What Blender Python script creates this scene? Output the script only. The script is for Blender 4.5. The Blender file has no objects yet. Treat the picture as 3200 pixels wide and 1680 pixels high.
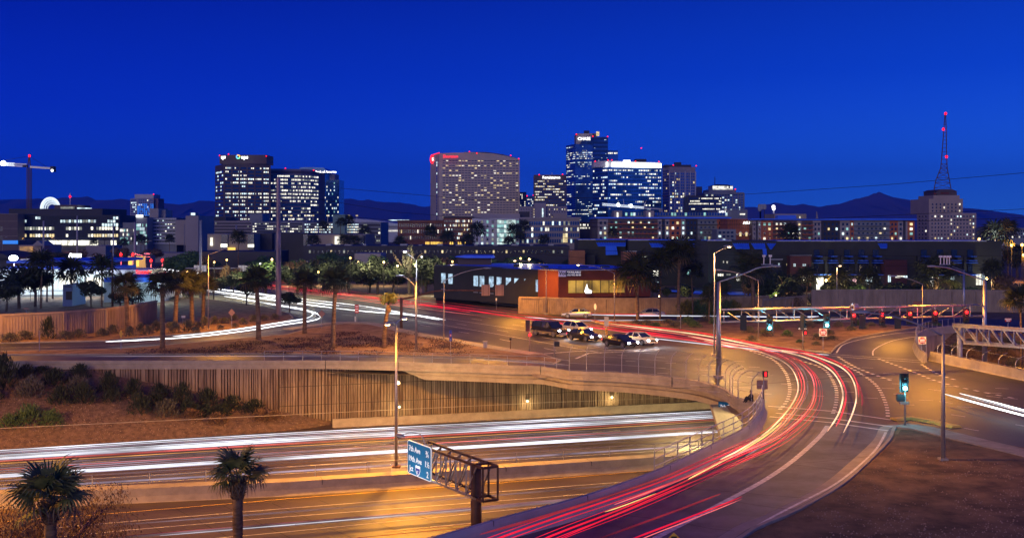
import bpy, bmesh, math, random
from math import sin, cos, pi, radians, atan2, sqrt
from mathutils import Vector, Matrix, Euler, geometry
random.seed(7)
SC = bpy.context.scene
COL = SC.collection
# ---------------------------------------------------------------- camera, sky, exposure
F = 3500.0; HC = 14.4; CX = 1600.0; CY = 700.0      # the photograph's geometry in its own 3200 px frame
cd = bpy.data.cameras.new('camera'); cam = bpy.data.objects.new('camera', cd); COL.objects.link(cam)
cam.location = (0, 0, HC); cam.rotation_euler = (pi/2, 0, 0)
cd.sensor_width = 36; cd.lens = 36*F/3200; cd.shift_y = -140/3200
cd.clip_start = 0.5; cd.clip_end = 40000
SC.camera = cam
wd = bpy.data.worlds.new('World'); SC.world = wd; wd.use_nodes = True
nt = wd.node_tree; nt.nodes.clear()
def N(t, **k):
    n = nt.nodes.new(t)
    for a, b in k.items(): setattr(n, a, b)
    return n
out = N('ShaderNodeOutputWorld'); bg = N('ShaderNodeBackground'); tc = N('ShaderNodeTexCoord')
sep = N('ShaderNodeSeparateXYZ'); nt.links.new(tc.outputs['Generated'], sep.inputs[0])
ramp = N('ShaderNodeValToRGB'); nt.links.new(sep.outputs['Z'], ramp.inputs[0])
def setramp(r, pts):
    e = r.color_ramp.elements
    while len(e) > 1: e.remove(e[0])
    e[0].position = pts[0][0]; e[0].color = (*pts[0][1], 1)
    for p, c in pts[1:]:
        x = e.new(p); x.color = (*c, 1)
# dusk: navy overhead, brighter towards the horizon
setramp(ramp, [(0.0, (.004, .052, .60)), (.045, (.002, .038, .60)), (.10, (.0008, .021, .50)), (.20, (.0003, .008, .29)), (.45, (.0006, .006, .17)), (1, (.0006, .005, .12))])
# last light of the set sun, to the right of the view
dot = N('ShaderNodeVectorMath', operation='DOT_PRODUCT'); nt.links.new(tc.outputs['Generated'], dot.inputs[0])
az = radians(100); dot.inputs[1].default_value = (sin(az), cos(az), 0.0)
mr = N('ShaderNodeMapRange'); nt.links.new(dot.outputs['Value'], mr.inputs[0])
mr.inputs[1].default_value = -.75; mr.inputs[2].default_value = 1.0
pw = N('ShaderNodeMath', operation='POWER'); nt.links.new(mr.outputs[0], pw.inputs[0]); pw.inputs[1].default_value = 1.6
r2 = N('ShaderNodeValToRGB'); nt.links.new(sep.outputs['Z'], r2.inputs[0])
setramp(r2, [(0, (.060, .36, .80)), (.05, (.030, .24, .72)), (.13, (.006, .10, .46)), (.25, (.004, .035, .22)), (.6, (.001, .01, .10)), (1, (0, 0, 0))])
mx = N('ShaderNodeMix', data_type='RGBA', blend_type='ADD'); mx.inputs[0].default_value = 1
ms = N('ShaderNodeVectorMath', operation='SCALE'); nt.links.new(r2.outputs[0], ms.inputs[0]); nt.links.new(pw.outputs[0], ms.inputs['Scale'])
nt.links.new(ramp.outputs[0], mx.inputs[6]); nt.links.new(ms.outputs[0], mx.inputs[7])
nt.links.new(mx.outputs[2], bg.inputs[0]); bg.inputs[1].default_value = 1.18
nt.links.new(bg.outputs[0], out.inputs[0])
sl = bpy.data.lights.new('sun', 'SUN'); sl.energy = 1.0; sl.angle = radians(40); sl.color = (1, .84, .78)   # last afterglow of the set sun, behind the camera
so = bpy.data.objects.new('sun', sl); COL.objects.link(so); so.rotation_euler = Vector((.38, 1, -.11)).to_track_quat('-Z', 'Y').to_euler(); so.location = (30, -60, 60)
wd.cycles.sampling_method = 'MANUAL'; wd.cycles.sample_map_resolution = 256
SC.view_settings.view_transform = 'Standard'; SC.view_settings.look = 'None'
SC.view_settings.exposure = 0; SC.view_settings.gamma = 1; SC.view_settings.use_curve_mapping = False
SC.render.engine = 'CYCLES'
SC.cycles.max_bounces = 5; SC.cycles.diffuse_bounces = 2; SC.cycles.glossy_bounces = 2
SC.cycles.transmission_bounces = 2; SC.cycles.transparent_max_bounces = 6
SC.cycles.caustics_reflective = False; SC.cycles.caustics_refractive = False
SC.cycles.sample_clamp_indirect = 4; SC.cycles.sample_clamp_direct = 0
# ---------------------------------------------------------------- helpers
def G(x, y, z=0.0):
    Y = F*(HC-z)/(y-CY); return Vector(((x-CX)/F*Y, Y, z))
def WX(x, Y): return (x-CX)/F*Y
def ZZ(y, Y): return HC-(y-CY)*Y/F
def P(x, y, Y): return Vector((WX(x, Y), Y, ZZ(y, Y)))
MATS = {}
def mat(name, c, rough=.8, metal=0, var=0.0, vscale=.5, bump=0.0, bscale=4.0, emit=None, es=0.0, samp=False, c2=None, spec=.5, stretch=None, evar=0.0, alpha=1):
    m = bpy.data.materials.new(name); m.use_nodes = True; t = m.node_tree; b = t.nodes['Principled BSDF']
    b.inputs['Base Color'].default_value = (*c, 1); b.inputs['Roughness'].default_value = rough; b.inputs['Metallic'].default_value = metal
    b.inputs['Specular IOR Level'].default_value = spec
    L = t.links.new
    g = t.nodes.new('ShaderNodeNewGeometry')
    src = g.outputs['Position']
    if stretch:
        mp = t.nodes.new('ShaderNodeMapping'); mp.inputs['Scale'].default_value = stretch; L(src, mp.inputs[0]); src = mp.outputs[0]
    if var or c2:
        n = t.nodes.new('ShaderNodeTexNoise'); n.inputs['Scale'].default_value = vscale; n.inputs['Detail'].default_value = 6; n.inputs['Roughness'].default_value = .65
        L(src, n.inputs['Vector'])
        r = t.nodes.new('ShaderNodeValToRGB'); e = r.color_ramp.elements
        a = c if c2 else tuple(max(0, v*(1-var)) for v in c); d = c2 if c2 else tuple(min(1, v*(1+var)) for v in c)
        e[0].position = .36; e[0].color = (*a, 1); e[1].position = .64; e[1].color = (*d, 1)
        L(n.outputs[0], r.inputs[0]); L(r.outputs[0], b.inputs['Base Color'])
    if bump:
        n2 = t.nodes.new('ShaderNodeTexNoise'); n2.inputs['Scale'].default_value = bscale; n2.inputs['Detail'].default_value = 4
        L(src, n2.inputs['Vector'])
        bp = t.nodes.new('ShaderNodeBump'); bp.inputs['Strength'].default_value = bump; bp.inputs['Distance'].default_value = .1
        L(n2.outputs[0], bp.inputs['Height']); L(bp.outputs[0], b.inputs['Normal'])
    if emit:
        if alpha < 1: b.inputs['Alpha'].default_value = alpha
        b.inputs['Emission Color'].default_value = (*emit, 1); b.inputs['Emission Strength'].default_value = es
        if evar:
            n3 = t.nodes.new('ShaderNodeTexNoise'); n3.inputs['Scale'].default_value = evar; n3.inputs['Detail'].default_value = 3
            L(g.outputs['Position'], n3.inputs['Vector'])
            m3 = t.nodes.new('ShaderNodeMapRange'); m3.inputs[1].default_value = .3; m3.inputs[2].default_value = .7; m3.inputs[3].default_value = es*.25; m3.inputs[4].default_value = es*1.5
            L(n3.outputs[0], m3.inputs[0]); L(m3.outputs[0], b.inputs['Emission Strength'])
        m.cycles.emission_sampling = 'AUTO' if samp else 'NONE'
    MATS[name] = m; return m
class MB:
    def __init__(s): s.v = []; s.f = []; s.m = []
    def add(s, vs, fs, m=0):
        o = len(s.v); s.v += [tuple(v) for v in vs]; s.f += [tuple(i+o for i in f) for f in fs]; s.m += [m]*len(fs); return s
    def quad(s, a, b, c, d, m=0): return s.add([a, b, c, d], [(0, 1, 2, 3)], m)
    def box(s, x0, y0, z0, x1, y1, z1, m=0):
        return s.add([(x0,y0,z0),(x1,y0,z0),(x1,y1,z0),(x0,y1,z0),(x0,y0,z1),(x1,y0,z1),(x1,y1,z1),(x0,y1,z1)],
            [(0,3,2,1),(4,5,6,7),(0,1,5,4),(1,2,6,5),(2,3,7,6),(3,0,4,7)], m)
    def obox(s, c, u, v, w, m=0):   # centre and three half vectors
        c, u, v, w = map(Vector, (c, u, v, w))
        return s.add([c-u-v-w, c+u-v-w, c+u+v-w, c-u+v-w, c-u-v+w, c+u-v+w, c+u+v+w, c-u+v+w],
            [(0,3,2,1),(4,5,6,7),(0,1,5,4),(1,2,6,5),(2,3,7,6),(3,0,4,7)], m)
    def bar(s, a, b, w, h=None, m=0):
        a = Vector(a); b = Vector(b); h = h or w; d = b-a
        if d.length < 1e-6: return s
        d.normalize(); up = Vector((0, 0, 1)) if abs(d.z) < .95 else Vector((0, 1, 0))
        u = d.cross(up).normalized(); n = u.cross(d)
        return s.obox((a+b)/2, (b-a)/2, u*w/2, n*h/2, m)
    def tube(s, pts, r, n=8, m=0, cap=True):
        pts = [Vector(p) for p in pts]; k = len(pts); rs = r if isinstance(r, (list, tuple)) else [r]*k
        vs = []; pu = None
        for i, p in enumerate(pts):
            d = (pts[min(i+1, k-1)]-pts[max(i-1, 0)]); d.normalize()
            if pu is None:
                up = Vector((0, 0, 1)) if abs(d.z) < .9 else Vector((1, 0, 0)); pu = d.cross(up).normalized()
            else:
                pu = (pu-d*pu.dot(d)); pu = pu.normalized() if pu.length > 1e-6 else d.cross(Vector((0, 0, 1))).normalized()
            w = d.cross(pu)
            for j in range(n):
                a = 2*pi*j/n; vs.append(p+(pu*cos(a)+w*sin(a))*rs[i])
        fs = [(i*n+j, i*n+(j+1) % n, (i+1)*n+(j+1) % n, (i+1)*n+j) for i in range(k-1) for j in range(n)]
        if cap: fs += [tuple(range(n))[::-1], tuple((k-1)*n+j for j in range(n))]
        return s.add(vs, fs, m)
    def prism(s, poly, z0, z1, m=0, mside=None):      # poly: xy list
        k = len(poly); base = [(p[0], p[1], z0) for p in poly]; top = [(p[0], p[1], z1) for p in poly]
        tri = geometry.tessellate_polygon([[Vector((p[0], p[1], 0)) for p in poly]])
        s.add(top, [t for t in map(tuple, tri)], m); s.add(base, [t[::-1] for t in map(tuple, tri)], m)
        s.add(base+top, [(i, (i+1) % k, (i+1) % k+k, i+k) for i in range(k)], m if mside is None else mside); return s
    def plate(s, poly, off, m=0):                       # any planar outline in 3D, thickened by vector off
        k = len(poly); a = [Vector(p) for p in poly]; o = Vector(off); b = [p+o for p in a]
        tri = [tuple(t) for t in geometry.tessellate_polygon([a])]
        s.add(a, tri, m); s.add(b, [t[::-1] for t in tri], m)
        s.add(a+b, [(i, (i+1) % k, (i+1) % k+k, i+k) for i in range(k)], m); return s
    def ball(s, c, r, n=10, k=6, m=0, sc=(1, 1, 1)):
        c = Vector(c); vs = []; fs = []
        for i in range(k+1):
            th = pi*i/k
            for j in range(n):
                ph = 2*pi*j/n; vs.append(c+Vector((sin(th)*cos(ph)*sc[0], sin(th)*sin(ph)*sc[1], cos(th)*sc[2]))*r)
        for i in range(k):
            for j in range(n): fs.append((i*n+j, (i+1)*n+j, (i+1)*n+(j+1) % n, i*n+(j+1) % n))
        return s.add(vs, fs, m)
    def mesh(s, name, mats, smooth=False):
        me = bpy.data.meshes.new(name); me.from_pydata(s.v, [], s.f)
        for m in (mats if isinstance(mats, (list, tuple)) else [mats]): me.materials.append(m)
        if len(set(s.m)) > 1 or (s.m and s.m[0]): me.polygons.foreach_set('material_index', s.m)
        bm = bmesh.new(); bm.from_mesh(me); bmesh.ops.recalc_face_normals(bm, faces=bm.faces); bm.to_mesh(me); bm.free()
        if smooth: me.polygons.foreach_set('use_smooth', [True]*len(me.polygons))
        me.update(); return me
    def build(s, name, mats, parent=None, smooth=False, kind=None):
        me = s.mesh(name, mats, smooth)
        if parent is not None and parent.location.length > 0 and not parent.get('local'):
            me.transform(Matrix.Translation(-parent.location))     # world-built geometry into the thing's own frame
        return link(name, me, parent, kind)
def link(name, me, parent=None, kind=None, loc=None, rot=None, scale=None):
    o = bpy.data.objects.new(name, me); COL.objects.link(o)
    if parent is not None: o.parent = parent
    if kind: o['kind'] = kind
    if loc is not None: o.location = loc
    if rot is not None: o.rotation_euler = rot
    if scale is not None: o.scale = scale
    return o
def tag(o, label, cat, group=None, kind=None):
    o['label'] = label
    if cat: o['category'] = cat
    if group: o['group'] = group
    if kind: o['kind'] = kind
    return o
def thing(name, label, cat, loc=(0, 0, 0), group=None, rz=0, local=False):
    o = bpy.data.objects.new(name, None); COL.objects.link(o); o.location = loc; o.rotation_euler = (0, 0, rz); o.empty_display_size = .2
    if local: o['local'] = 1
    tag(o, label, cat, group); return o
def struct(o): o['kind'] = 'structure'; return o
def copy_thing(src, loc, rz, label, group=None, scale=None):
    r = src.copy(); COL.objects.link(r); r.location = loc; r.rotation_euler = (0, 0, rz); r['label'] = label
    if group: r['group'] = group
    if scale: r.scale = scale if isinstance(scale, (tuple, list)) else (scale,)*3
    for ch in src.children:
        c = ch.copy(); COL.objects.link(c); c.parent = r
        for g in ch.children:
            d = g.copy(); COL.objects.link(d); d.parent = c
    return r
def text(body, origin, right, up, size, m, parent, name='lettering', extrude=.02, align='LEFT', bold=0.0):
    cu = bpy.data.curves.new(name, 'FONT'); cu.body = body; cu.size = 1; cu.extrude = extrude/size; cu.align_x = align; cu.offset = bold
    cu.resolution_u = 2
    to = bpy.data.objects.new('tmp', cu); COL.objects.link(to)
    dg = bpy.context.evaluated_depsgraph_get(); me = bpy.data.meshes.new_from_object(to.evaluated_get(dg))
    bpy.data.objects.remove(to); bpy.data.curves.remove(cu)
    r = Vector(right).normalized(); u = Vector(up).normalized(); n = r.cross(u)
    M = Matrix(((r.x, u.x, n.x, origin[0]), (r.y, u.y, n.y, origin[1]), (r.z, u.z, n.z, origin[2]), (0, 0, 0, 1))) @ Matrix.Scale(size, 4)
    me.transform(M); me.materials.clear(); me.materials.append(m)
    if parent is not None and parent.location.length > 0 and not parent.get('local'): me.transform(Matrix.Translation(-parent.location))
    return link(name, me, parent)
def smoothline(pts, k=8):
    pts = [Vector(p) for p in pts]; o = []
    for i in range(len(pts)-1):
        p0 = pts[max(i-1, 0)]; p1 = pts[i]; p2 = pts[i+1]; p3 = pts[min(i+2, len(pts)-1)]
        for j in range(k):
            t = j/k; o.append(.5*((2*p1)+(p2-p0)*t+(2*p0-5*p1+4*p2-p3)*t*t+(3*p1-p0-3*p2+p3)*t**3))
    o.append(pts[-1]); return o
def strip(pts, w, z, mb, m=0):      # flat painted strip along a polyline
    pts = [Vector((p[0], p[1], z)) for p in pts]
    for i in range(len(pts)-1):
        a, b = pts[i], pts[i+1]; d = (b-a)
        if d.length < 1e-4: continue
        d0 = (pts[i]-pts[i-1]).normalized() if i else d.normalized(); d2 = (pts[i+2]-b).normalized() if i+2 < len(pts) else d.normalized(); d = d.normalized()
        na = (d0+d).normalized(); nb = (d+d2).normalized()
        na = Vector((-na.y, na.x, 0))*w/2; nb = Vector((-nb.y, nb.x, 0))*w/2
        mb.quad(a-na, b-nb, b+nb, a+na, m)
def dashes(pts, on, off, w, z, mb, m=0, start=0.0):
    pts = [Vector((p[0], p[1], z)) for p in pts]; s = start; acc = 0.0
    L = [0.0]
    for i in range(len(pts)-1): L.append(L[-1]+(pts[i+1]-pts[i]).length)
    def at(t):
        for i in range(len(pts)-1):
            if t <= L[i+1]: return pts[i].lerp(pts[i+1], (t-L[i])/max(1e-6, L[i+1]-L[i]))
        return pts[-1]
    while s+on < L[-1]:
        strip([at(s), at(s+on)], w, z, mb, m); s += on+off
def lamp(loc, power, color, r=.25, name='lamp_light', spot=None, aim=None):
    cut = spot == 'down'; spot = 171 if cut else spot; aim = (loc[0], loc[1], -50) if cut else aim
    ld = bpy.data.lights.new(name, 'SPOT' if spot else 'POINT'); ld.energy = power; ld.color = color; ld.shadow_soft_size = r
    if spot: ld.spot_size = radians(spot); ld.spot_blend = .35 if cut else .8
    o = bpy.data.objects.new(name, ld); COL.objects.link(o); o.location = loc
    if aim is not None: o.rotation_euler = (Vector(aim)-Vector(loc)).to_track_quat('-Z', 'Y').to_euler()
    return o
# ---------------------------------------------------------------- materials
SOD = (1.0, .40, .03); WARM = (1.0, .60, .22); COOL = (.62, .86, 1.0); WHITE = (1, .97, .88)
m_dirt = mat('dirt', (.13, .07, .036), .95, c2=(.30, .18, .10), vscale=.6, bump=.7, bscale=6)
m_slope = mat('gravel_slope', (.12, .075, .045), .95, c2=(.27, .17, .10), vscale=2.2, bump=1.0, bscale=7)
m_darkdirt = mat('dark_dirt', (.06, .036, .02), .95, c2=(.22, .135, .07), vscale=.5, bump=1.0, bscale=9)
m_asph = mat('asphalt', (.022, .020, .018), .55, c2=(.075, .069, .062), vscale=.30, bump=.25, bscale=12, stretch=(.5, .28, 1))
m_fwy = mat('freeway_concrete', (.055, .038, .028), .55, c2=(.105, .075, .055), vscale=.22, bump=.2, bscale=10, stretch=(.35, 1, 1))
m_ramp = mat('ramp_concrete', (.052, .055, .078), .6, c2=(.145, .15, .18), vscale=.35, bump=.25, bscale=10)
m_walk = mat('sidewalk', (.30, .27, .23), .85, var=.2, vscale=1.2, bump=.2)
m_conc = mat('concrete', (.36, .31, .25), .85, var=.16, vscale=.8, bump=.25, bscale=5)
m_conc2 = mat('stained_concrete', (.24, .19, .15), .9, c2=(.42, .35, .28), vscale=1.0, bump=.3, bscale=5, stretch=(1, 1, .25))
m_groove = mat('shaded_groove', (.085, .062, .046), .95)  # recess shade between the fins put into the colour; joint strips share it
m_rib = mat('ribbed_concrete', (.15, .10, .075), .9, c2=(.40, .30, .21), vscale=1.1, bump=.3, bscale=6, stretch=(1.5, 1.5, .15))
m_rail_conc = mat('barrier_concrete', (.34, .33, .34), .8, c2=(.48, .46, .46), vscale=.6, bump=.2, stretch=(.6, .6, 1.5))
m_soundw = mat('sound_wall_block', (.34, .25, .19), .9, var=.2, vscale=1.0, bump=.3, stretch=(1, 1, .3))
m_paint = mat('white_road_paint', (.72, .70, .66), .6, var=.25, vscale=2.5)
m_ypaint = mat('yellow_road_paint', (.75, .50, .10), .6, var=.2, vscale=2)
m_tar = mat('tar_joint', (.03, .03, .03), .8)
m_steel = mat('galvanised_steel', (.42, .42, .44), .42, .75, var=.15, vscale=3)
m_pole = mat('painted_pole_steel', (.34, .31, .30), .5, .5, var=.15, vscale=2)
m_rust = mat('rusted_steel', (.16, .075, .045), .75, .3, var=.35, vscale=2.5, bump=.3)
m_brown = mat('brown_steel', (.10, .05, .035), .6, .3, var=.2, vscale=2)
m_black = mat('black_housing', (.012, .012, .013), .5)
m_dark = mat('dark_trim', (.025, .025, .03), .6)
m_wood = mat('wood_pole', (.09, .055, .035), .9, var=.3, vscale=3)
m_white = mat('white_paint', (.78, .78, .76), .5, var=.05)
m_grey = mat('grey_paint', (.35, .35, .36), .6, var=.1)
m_sign_green = mat('sign_panel_teal', (.0, .19, .42), .45, var=.08, vscale=1)
m_sign_white = mat('sign_white_print', (.85, .85, .85), .4, emit=(1, 1, 1), es=.35)
m_sign_red = mat('sign_red', (.55, .03, .02), .5)
m_sign_yel = mat('sign_yellow', (.8, .42, .04), .5)
m_sign_blue = mat('sign_blue', (.03, .05, .35), .5)
m_sign_back = mat('sign_back_metal', (.30, .17, .14), .5, .4, var=.1)
def glow(name, c, s, samp=False, ev=0, alpha=1): return mat(name, (.02, .02, .02), .4, emit=c, es=s, samp=samp, evar=ev, alpha=alpha)
e_white = glow('lit_window_white', (1, .96, .80), 1.6, ev=.35)
e_warm = glow('lit_window_warm', (1, .78, .38), 1.1, ev=.3)
e_cool = glow('lit_window_cool', (.72, .93, 1), 1.4, ev=.3)
e_teal = glow('lit_window_teal', (.40, .85, .80), .75, ev=.4)
e_dim = glow('dim_window', (.8, .85, .7), .32, ev=.5)
e_orange = glow('orange_lamp', (1, .55, .15), 6)
e_sodium = glow('sodium_lens', (1, .62, .25), 14)
e_bluew = glow('cool_lamp', (.72, .86, 1), 16)
e_red = glow('red_beacon', (1, .004, .008), 3.5)
e_redsig = glow('red_signal', (1, .008, .012), 5)
e_green = glow('cyan_signal', (.22, .95, 1), 12)
e_sign = glow('white_sign_light', (1, 1, 1), 2.6)
e_redsign = glow('red_sign_light', (1, .02, .03), 2)
e_head = glow('headlight_lens', (.86, .90, 1), 22)
e_amber = glow('amber_glow', (1, .62, .10), 1.4)
m_glass = mat('dark_glass', (.012, .02, .05), .12, spec=.9, var=.4, vscale=.06)
m_office = mat('office_glass', (.012, .016, .035), .3, spec=.12, var=.3, vscale=.1)
m_glassb = mat('blue_glass', (.03, .11, .30), .15, .35, var=.5, vscale=.05)
m_wing = mat('unlit_window', (.012, .016, .04), .15, spec=.8)
# building finishes
b_brown = mat('brown_granite', (.115, .075, .065), .7, var=.15, vscale=.08)
b_tan = mat('tan_concrete', (.36, .29, .22), .85, var=.08, vscale=.05)
b_violet = mat('pale_stucco', (.34, .29, .28), .85, var=.1, vscale=.06)
b_grey = mat('grey_concrete', (.22, .23, .25), .85, var=.12, vscale=.08)
b_white = mat('white_panel', (.55, .55, .57), .8, var=.08, vscale=.08)
b_brick = mat('red_brick', (.22, .085, .05), .85, var=.2, vscale=.3)
b_dark = mat('dark_panel', (.04, .035, .04), .7, var=.2, vscale=.1)
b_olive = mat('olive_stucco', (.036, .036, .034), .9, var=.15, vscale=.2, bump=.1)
b_redst = mat('rust_red_stucco', (.19, .042, .017), .85, var=.15, vscale=.25, bump=.1)
b_orange = mat('orange_panel', (.42, .12, .05), .8, var=.1)
b_skytint = mat('sky_tinted_seam_metal', (.05, .19, .95), .42, .12, var=.08, vscale=.3)  # blue of the reflected sky put into the base colour
# ---------------------------------------------------------------- ground, trench, freeway, roads
def sweep(pts, prof, mb, m=0, closed_ends=True):    # profile of (offset to the left of travel, z) swept along xy(z) points
    pts = [Vector(p if len(p) == 3 else (p[0], p[1], 0)) for p in pts]; k = len(prof); vs = []
    for i, p in enumerate(pts):
        a = pts[max(i-1, 0)]; b = pts[min(i+1, len(pts)-1)]; d = (b-a); d.z = 0; d.normalize(); nn = Vector((-d.y, d.x, 0))
        vs += [p+nn*o+Vector((0, 0, z)) for o, z in prof]
    fs = [(i*k+j, i*k+(j+1) % k, (i+1)*k+(j+1) % k, (i+1)*k+j) for i in range(len(pts)-1) for j in range(k)]
    if closed_ends: fs += [tuple(range(k)), tuple((len(pts)-1)*k+j for j in range(k))[::-1]]
    mb.add(vs, fs, m)
def offs(pts, o):
    r = []
    for i, p in enumerate(pts):
        a = pts[max(i-1, 0)]; b = pts[min(i+1, len(pts)-1)]; d = Vector((b[0]-a[0], b[1]-a[1], 0)).normalized()
        r.append(Vector((p[0]-d.y*o, p[1]+d.x*o, 0)))
    return r
ZF = -6.5
cap_px = [(1017,1126),(1244,1131),(1466,1137),(1600,1142),(1689,1144),(1777,1158),(1911,1163),(2044,1173),(2155,1186),(2221,1202),(2266,1218),(2290,1241),(2330,1252),(2380,1262)]
cap = [Vector((-260, 117.2, 0)), Vector((-55, 117.2, 0)), Vector((-26, 117.4, 0))]+[Vector((p.x, p.y, 0)) for p in (G(x, y, .1) for x, y in cap_px)]
cap = cap[:2]+smoothline(cap[2:], 3)
bar_px = [(2399,1285),(2392,1320),(2354,1375),(2266,1426),(2172,1475),(2066,1528),(1850,1610),(1600,1682),(1480,1720)]
barr = [G(x, y) for x, y in bar_px]+[Vector((-6, 45, 0)), Vector((-14, 38, 0)), Vector((-40, 20, 0))]
barr = smoothline(barr, 3)
barr_out = offs(barr, -.62)
h2_px = [(3200,1190),(3060,1160),(2970,1141),(2905,1128),(2870,1112),(2856,1096),(2852,1076),(2880,1052),(2930,1043),(2990,1037)]
h2 = [G(x, y) for x, y in h2_px]
h2far = [Vector((68, 147, 0)), Vector((250, 205, 0))]
hole1 = [Vector((-260, 117.3, 0))]+cap[1:]+barr_out+[Vector((-260, -90, 0))]
hole2 = [Vector((50.5, 88, 0))]+h2+h2far+[Vector((250, 160, 0))]
S = 14000
outer = [Vector(v) for v in ((-S, -S, 0), (S, -S, 0), (S, S, 0), (-S, S, 0))]
def region(name, loops, z, m):
    tri = geometry.tessellate_polygon(loops); vs = [Vector((v[0], v[1], z)) for l in loops for v in l]
    mb = MB(); mb.add(vs, [tuple(t) for t in tri]); me = mb.mesh(name, m)
    for p in me.polygons:
        if p.normal.z < 0: p.flip()
    return me
struct(link('ground', region('ground', [outer, hole1, hole2], 0, m_dirt)))
mb = MB(); mb.quad((-400, -120, ZF), (400, -120, ZF), (400, 230, ZF), (-400, 230, ZF)); struct(mb.build('freeway_road', m_fwy))
# trench sides below the ramp, below the far bridge edge and at the left
mb = MB()
def wallstrip(pts, z0, z1, mb, m=0):
    for a, b in zip(pts[:-1], pts[1:]): mb.quad((a[0], a[1], z0), (b[0], b[1], z0), (b[0], b[1], z1), (a[0], a[1], z1), m)
wallstrip([(v.x, v.y) for v in barr_out]+[(-260, -90)], ZF-.2, -.01, mb)
wallstrip([(50.5, 88)]+[(v.x, v.y) for v in h2], ZF-.2, -.01, mb)
wallstrip([(50.5, 88), (250, 160)], ZF-.2, -.01, mb)
struct(mb.build('retaining_wall', m_conc2))
# soffit of the bridge deck
def under(): # polygon beneath the deck between the two openings
    a = [Vector((v.x, v.y, 0)) for v in cap[4:]]; return a
dk = [v+Vector((0, .5, 0)) for v in cap[5:]]+[Vector((20.6, 86, 0)), Vector((50, 88, 0))]+[v-Vector((.4, 0, 0)) for v in h2[:-2]]+[Vector((52, 141.5, 0)), Vector((-17, 119.6, 0))]
me = region('bridge_soffit', [dk], -1.25, m_conc2); struct(link('bridge_soffit', me))
# embankment of gravel at the left
def etop(X):
    t = [(-400, -.8), (-45, -.8), (-33, -3.1), (-24, -5.2), (-18.5, -6.35), (-14, -6.6), (999, -6.6)]
    for (a, za), (b, zb) in zip(t[:-1], t[1:]):
        if a <= X <= b: return za+(zb-za)*(X-a)/(b-a)
def ebot(X):
    t = [(-400, 10), (-120, 78), (-47.4, 103.9), (-22.7, 113.4), (-17, 118), (999, 118)]
    for (a, za), (b, zb) in zip(t[:-1], t[1:]):
        if a <= X <= b: return za+(zb-za)*(X-a)/(b-a)
from mathutils import noise
def esurf(X, Y):
    yb = ebot(X); yt = 117.15; t = max(0, min(1, (Y-yb)/max(.5, yt-yb))); s = t**.9
    zt = etop(X); return ZF+(zt-ZF)*s+.15*noise.noise(Vector((X*.3, Y*.3, 0)))*min(1, t*4)*(1-t)*2
xs = [-200+2.5*i for i in range(40)]+[-100+.6*i for i in range(145)]
vs = []; nu = 15
for X in xs:
    yb = ebot(X)-.3
    for j in range(nu): Y = yb+(117.15-yb)*j/(nu-1); vs.append((X, Y, esurf(X, Y) if j else ZF-.03))
mb = MB(); mb.add(vs, [(i*nu+j, (i+1)*nu+j, (i+1)*nu+j+1, i*nu+j+1) for i in range(len(xs)-1) for j in range(nu-1)])
struct(mb.build('gravel_embankment', m_slope, smooth=True))
def onslope(x, y):
    Y = 117.0
    while Y > 60:
        X = WX(x, Y); z = ZZ(y, Y)
        if z >= esurf(X, Y)-.02: return Vector((X, Y, esurf(X, Y)))
        Y -= .15
    return G(x, y, ZF)
# embankment beyond the second opening
mb = MB(); vs = []; k = 26
for i in range(k):
    t = i/(k-1); X = 53+(250-53)*t
    a = Vector((59.4, 149.6)) if X < 60 else None
    yt = 147+(X-68)*(58/182) if X > 68 else 147.5+(68-X)*.2
    for j in range(9): s = j/8; vs.append((X, yt-13*s, -.02+(ZF-.05)*s+.25*noise.noise(Vector((X*.25, s*6, 2)))*(0 < j < 8)))
mb.add(vs, [(i*9+j, (i+1)*9+j, (i+1)*9+j+1, i*9+j+1) for i in range(k-1) for j in range(8)])
struct(mb.build('brush_embankment', m_slope, smooth=True))
# asphalt of the interchange
near = [Vector((-200, 118.6, 0)), Vector((-27, 118.6, 0))]+[v+Vector((-.05, .45, 0)) for v in cap[4:]]+[v.copy() for v in barr]
rampR_px = [(2300,1690),(2480,1600),(2620,1520),(2720,1432),(2775,1375),(2792,1338),(2830,1329),(3200,1398)]
rampR = [Vector((2, 20, 0)), Vector((4.5, 38, 0))]+[G(x, y) for x, y in rampR_px]+[Vector((48, 46, 0)), Vector((60, 26, 0)), Vector((80, 26, 0)), Vector((50.4, 88, 0))]
far_px = [(2984,1038),(2880,1053),(3000,1036),(3200,1041),(3330,1045),(3330,998),(3200,999),(2860,990),(2480,978),(2100,972),(1760,972),(1640,970),(1500,957),(1320,938),(1200,930),(1000,918),(760,893),(560,862),(470,846),(-500,842),(-500,1100)]
asph = near+rampR+[v.copy() for v in h2[:-3]]+[G(2880,1053)+Vector((-.3, .2, 0))]+[G(x, y) for x, y in far_px[2:]]
struct(link('road', region('road', [asph], .004, m_asph)))
# ramp surface is paler concrete
rp = [v.copy() for v in barr[2:]]+[Vector((2, 20, 0)), Vector((4.5, 38, 0))]+[G(x, y) for x, y in rampR_px[:6]]
struct(link('ramp_road', region('ramp_road', [rp], .008, m_ramp)))
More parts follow.
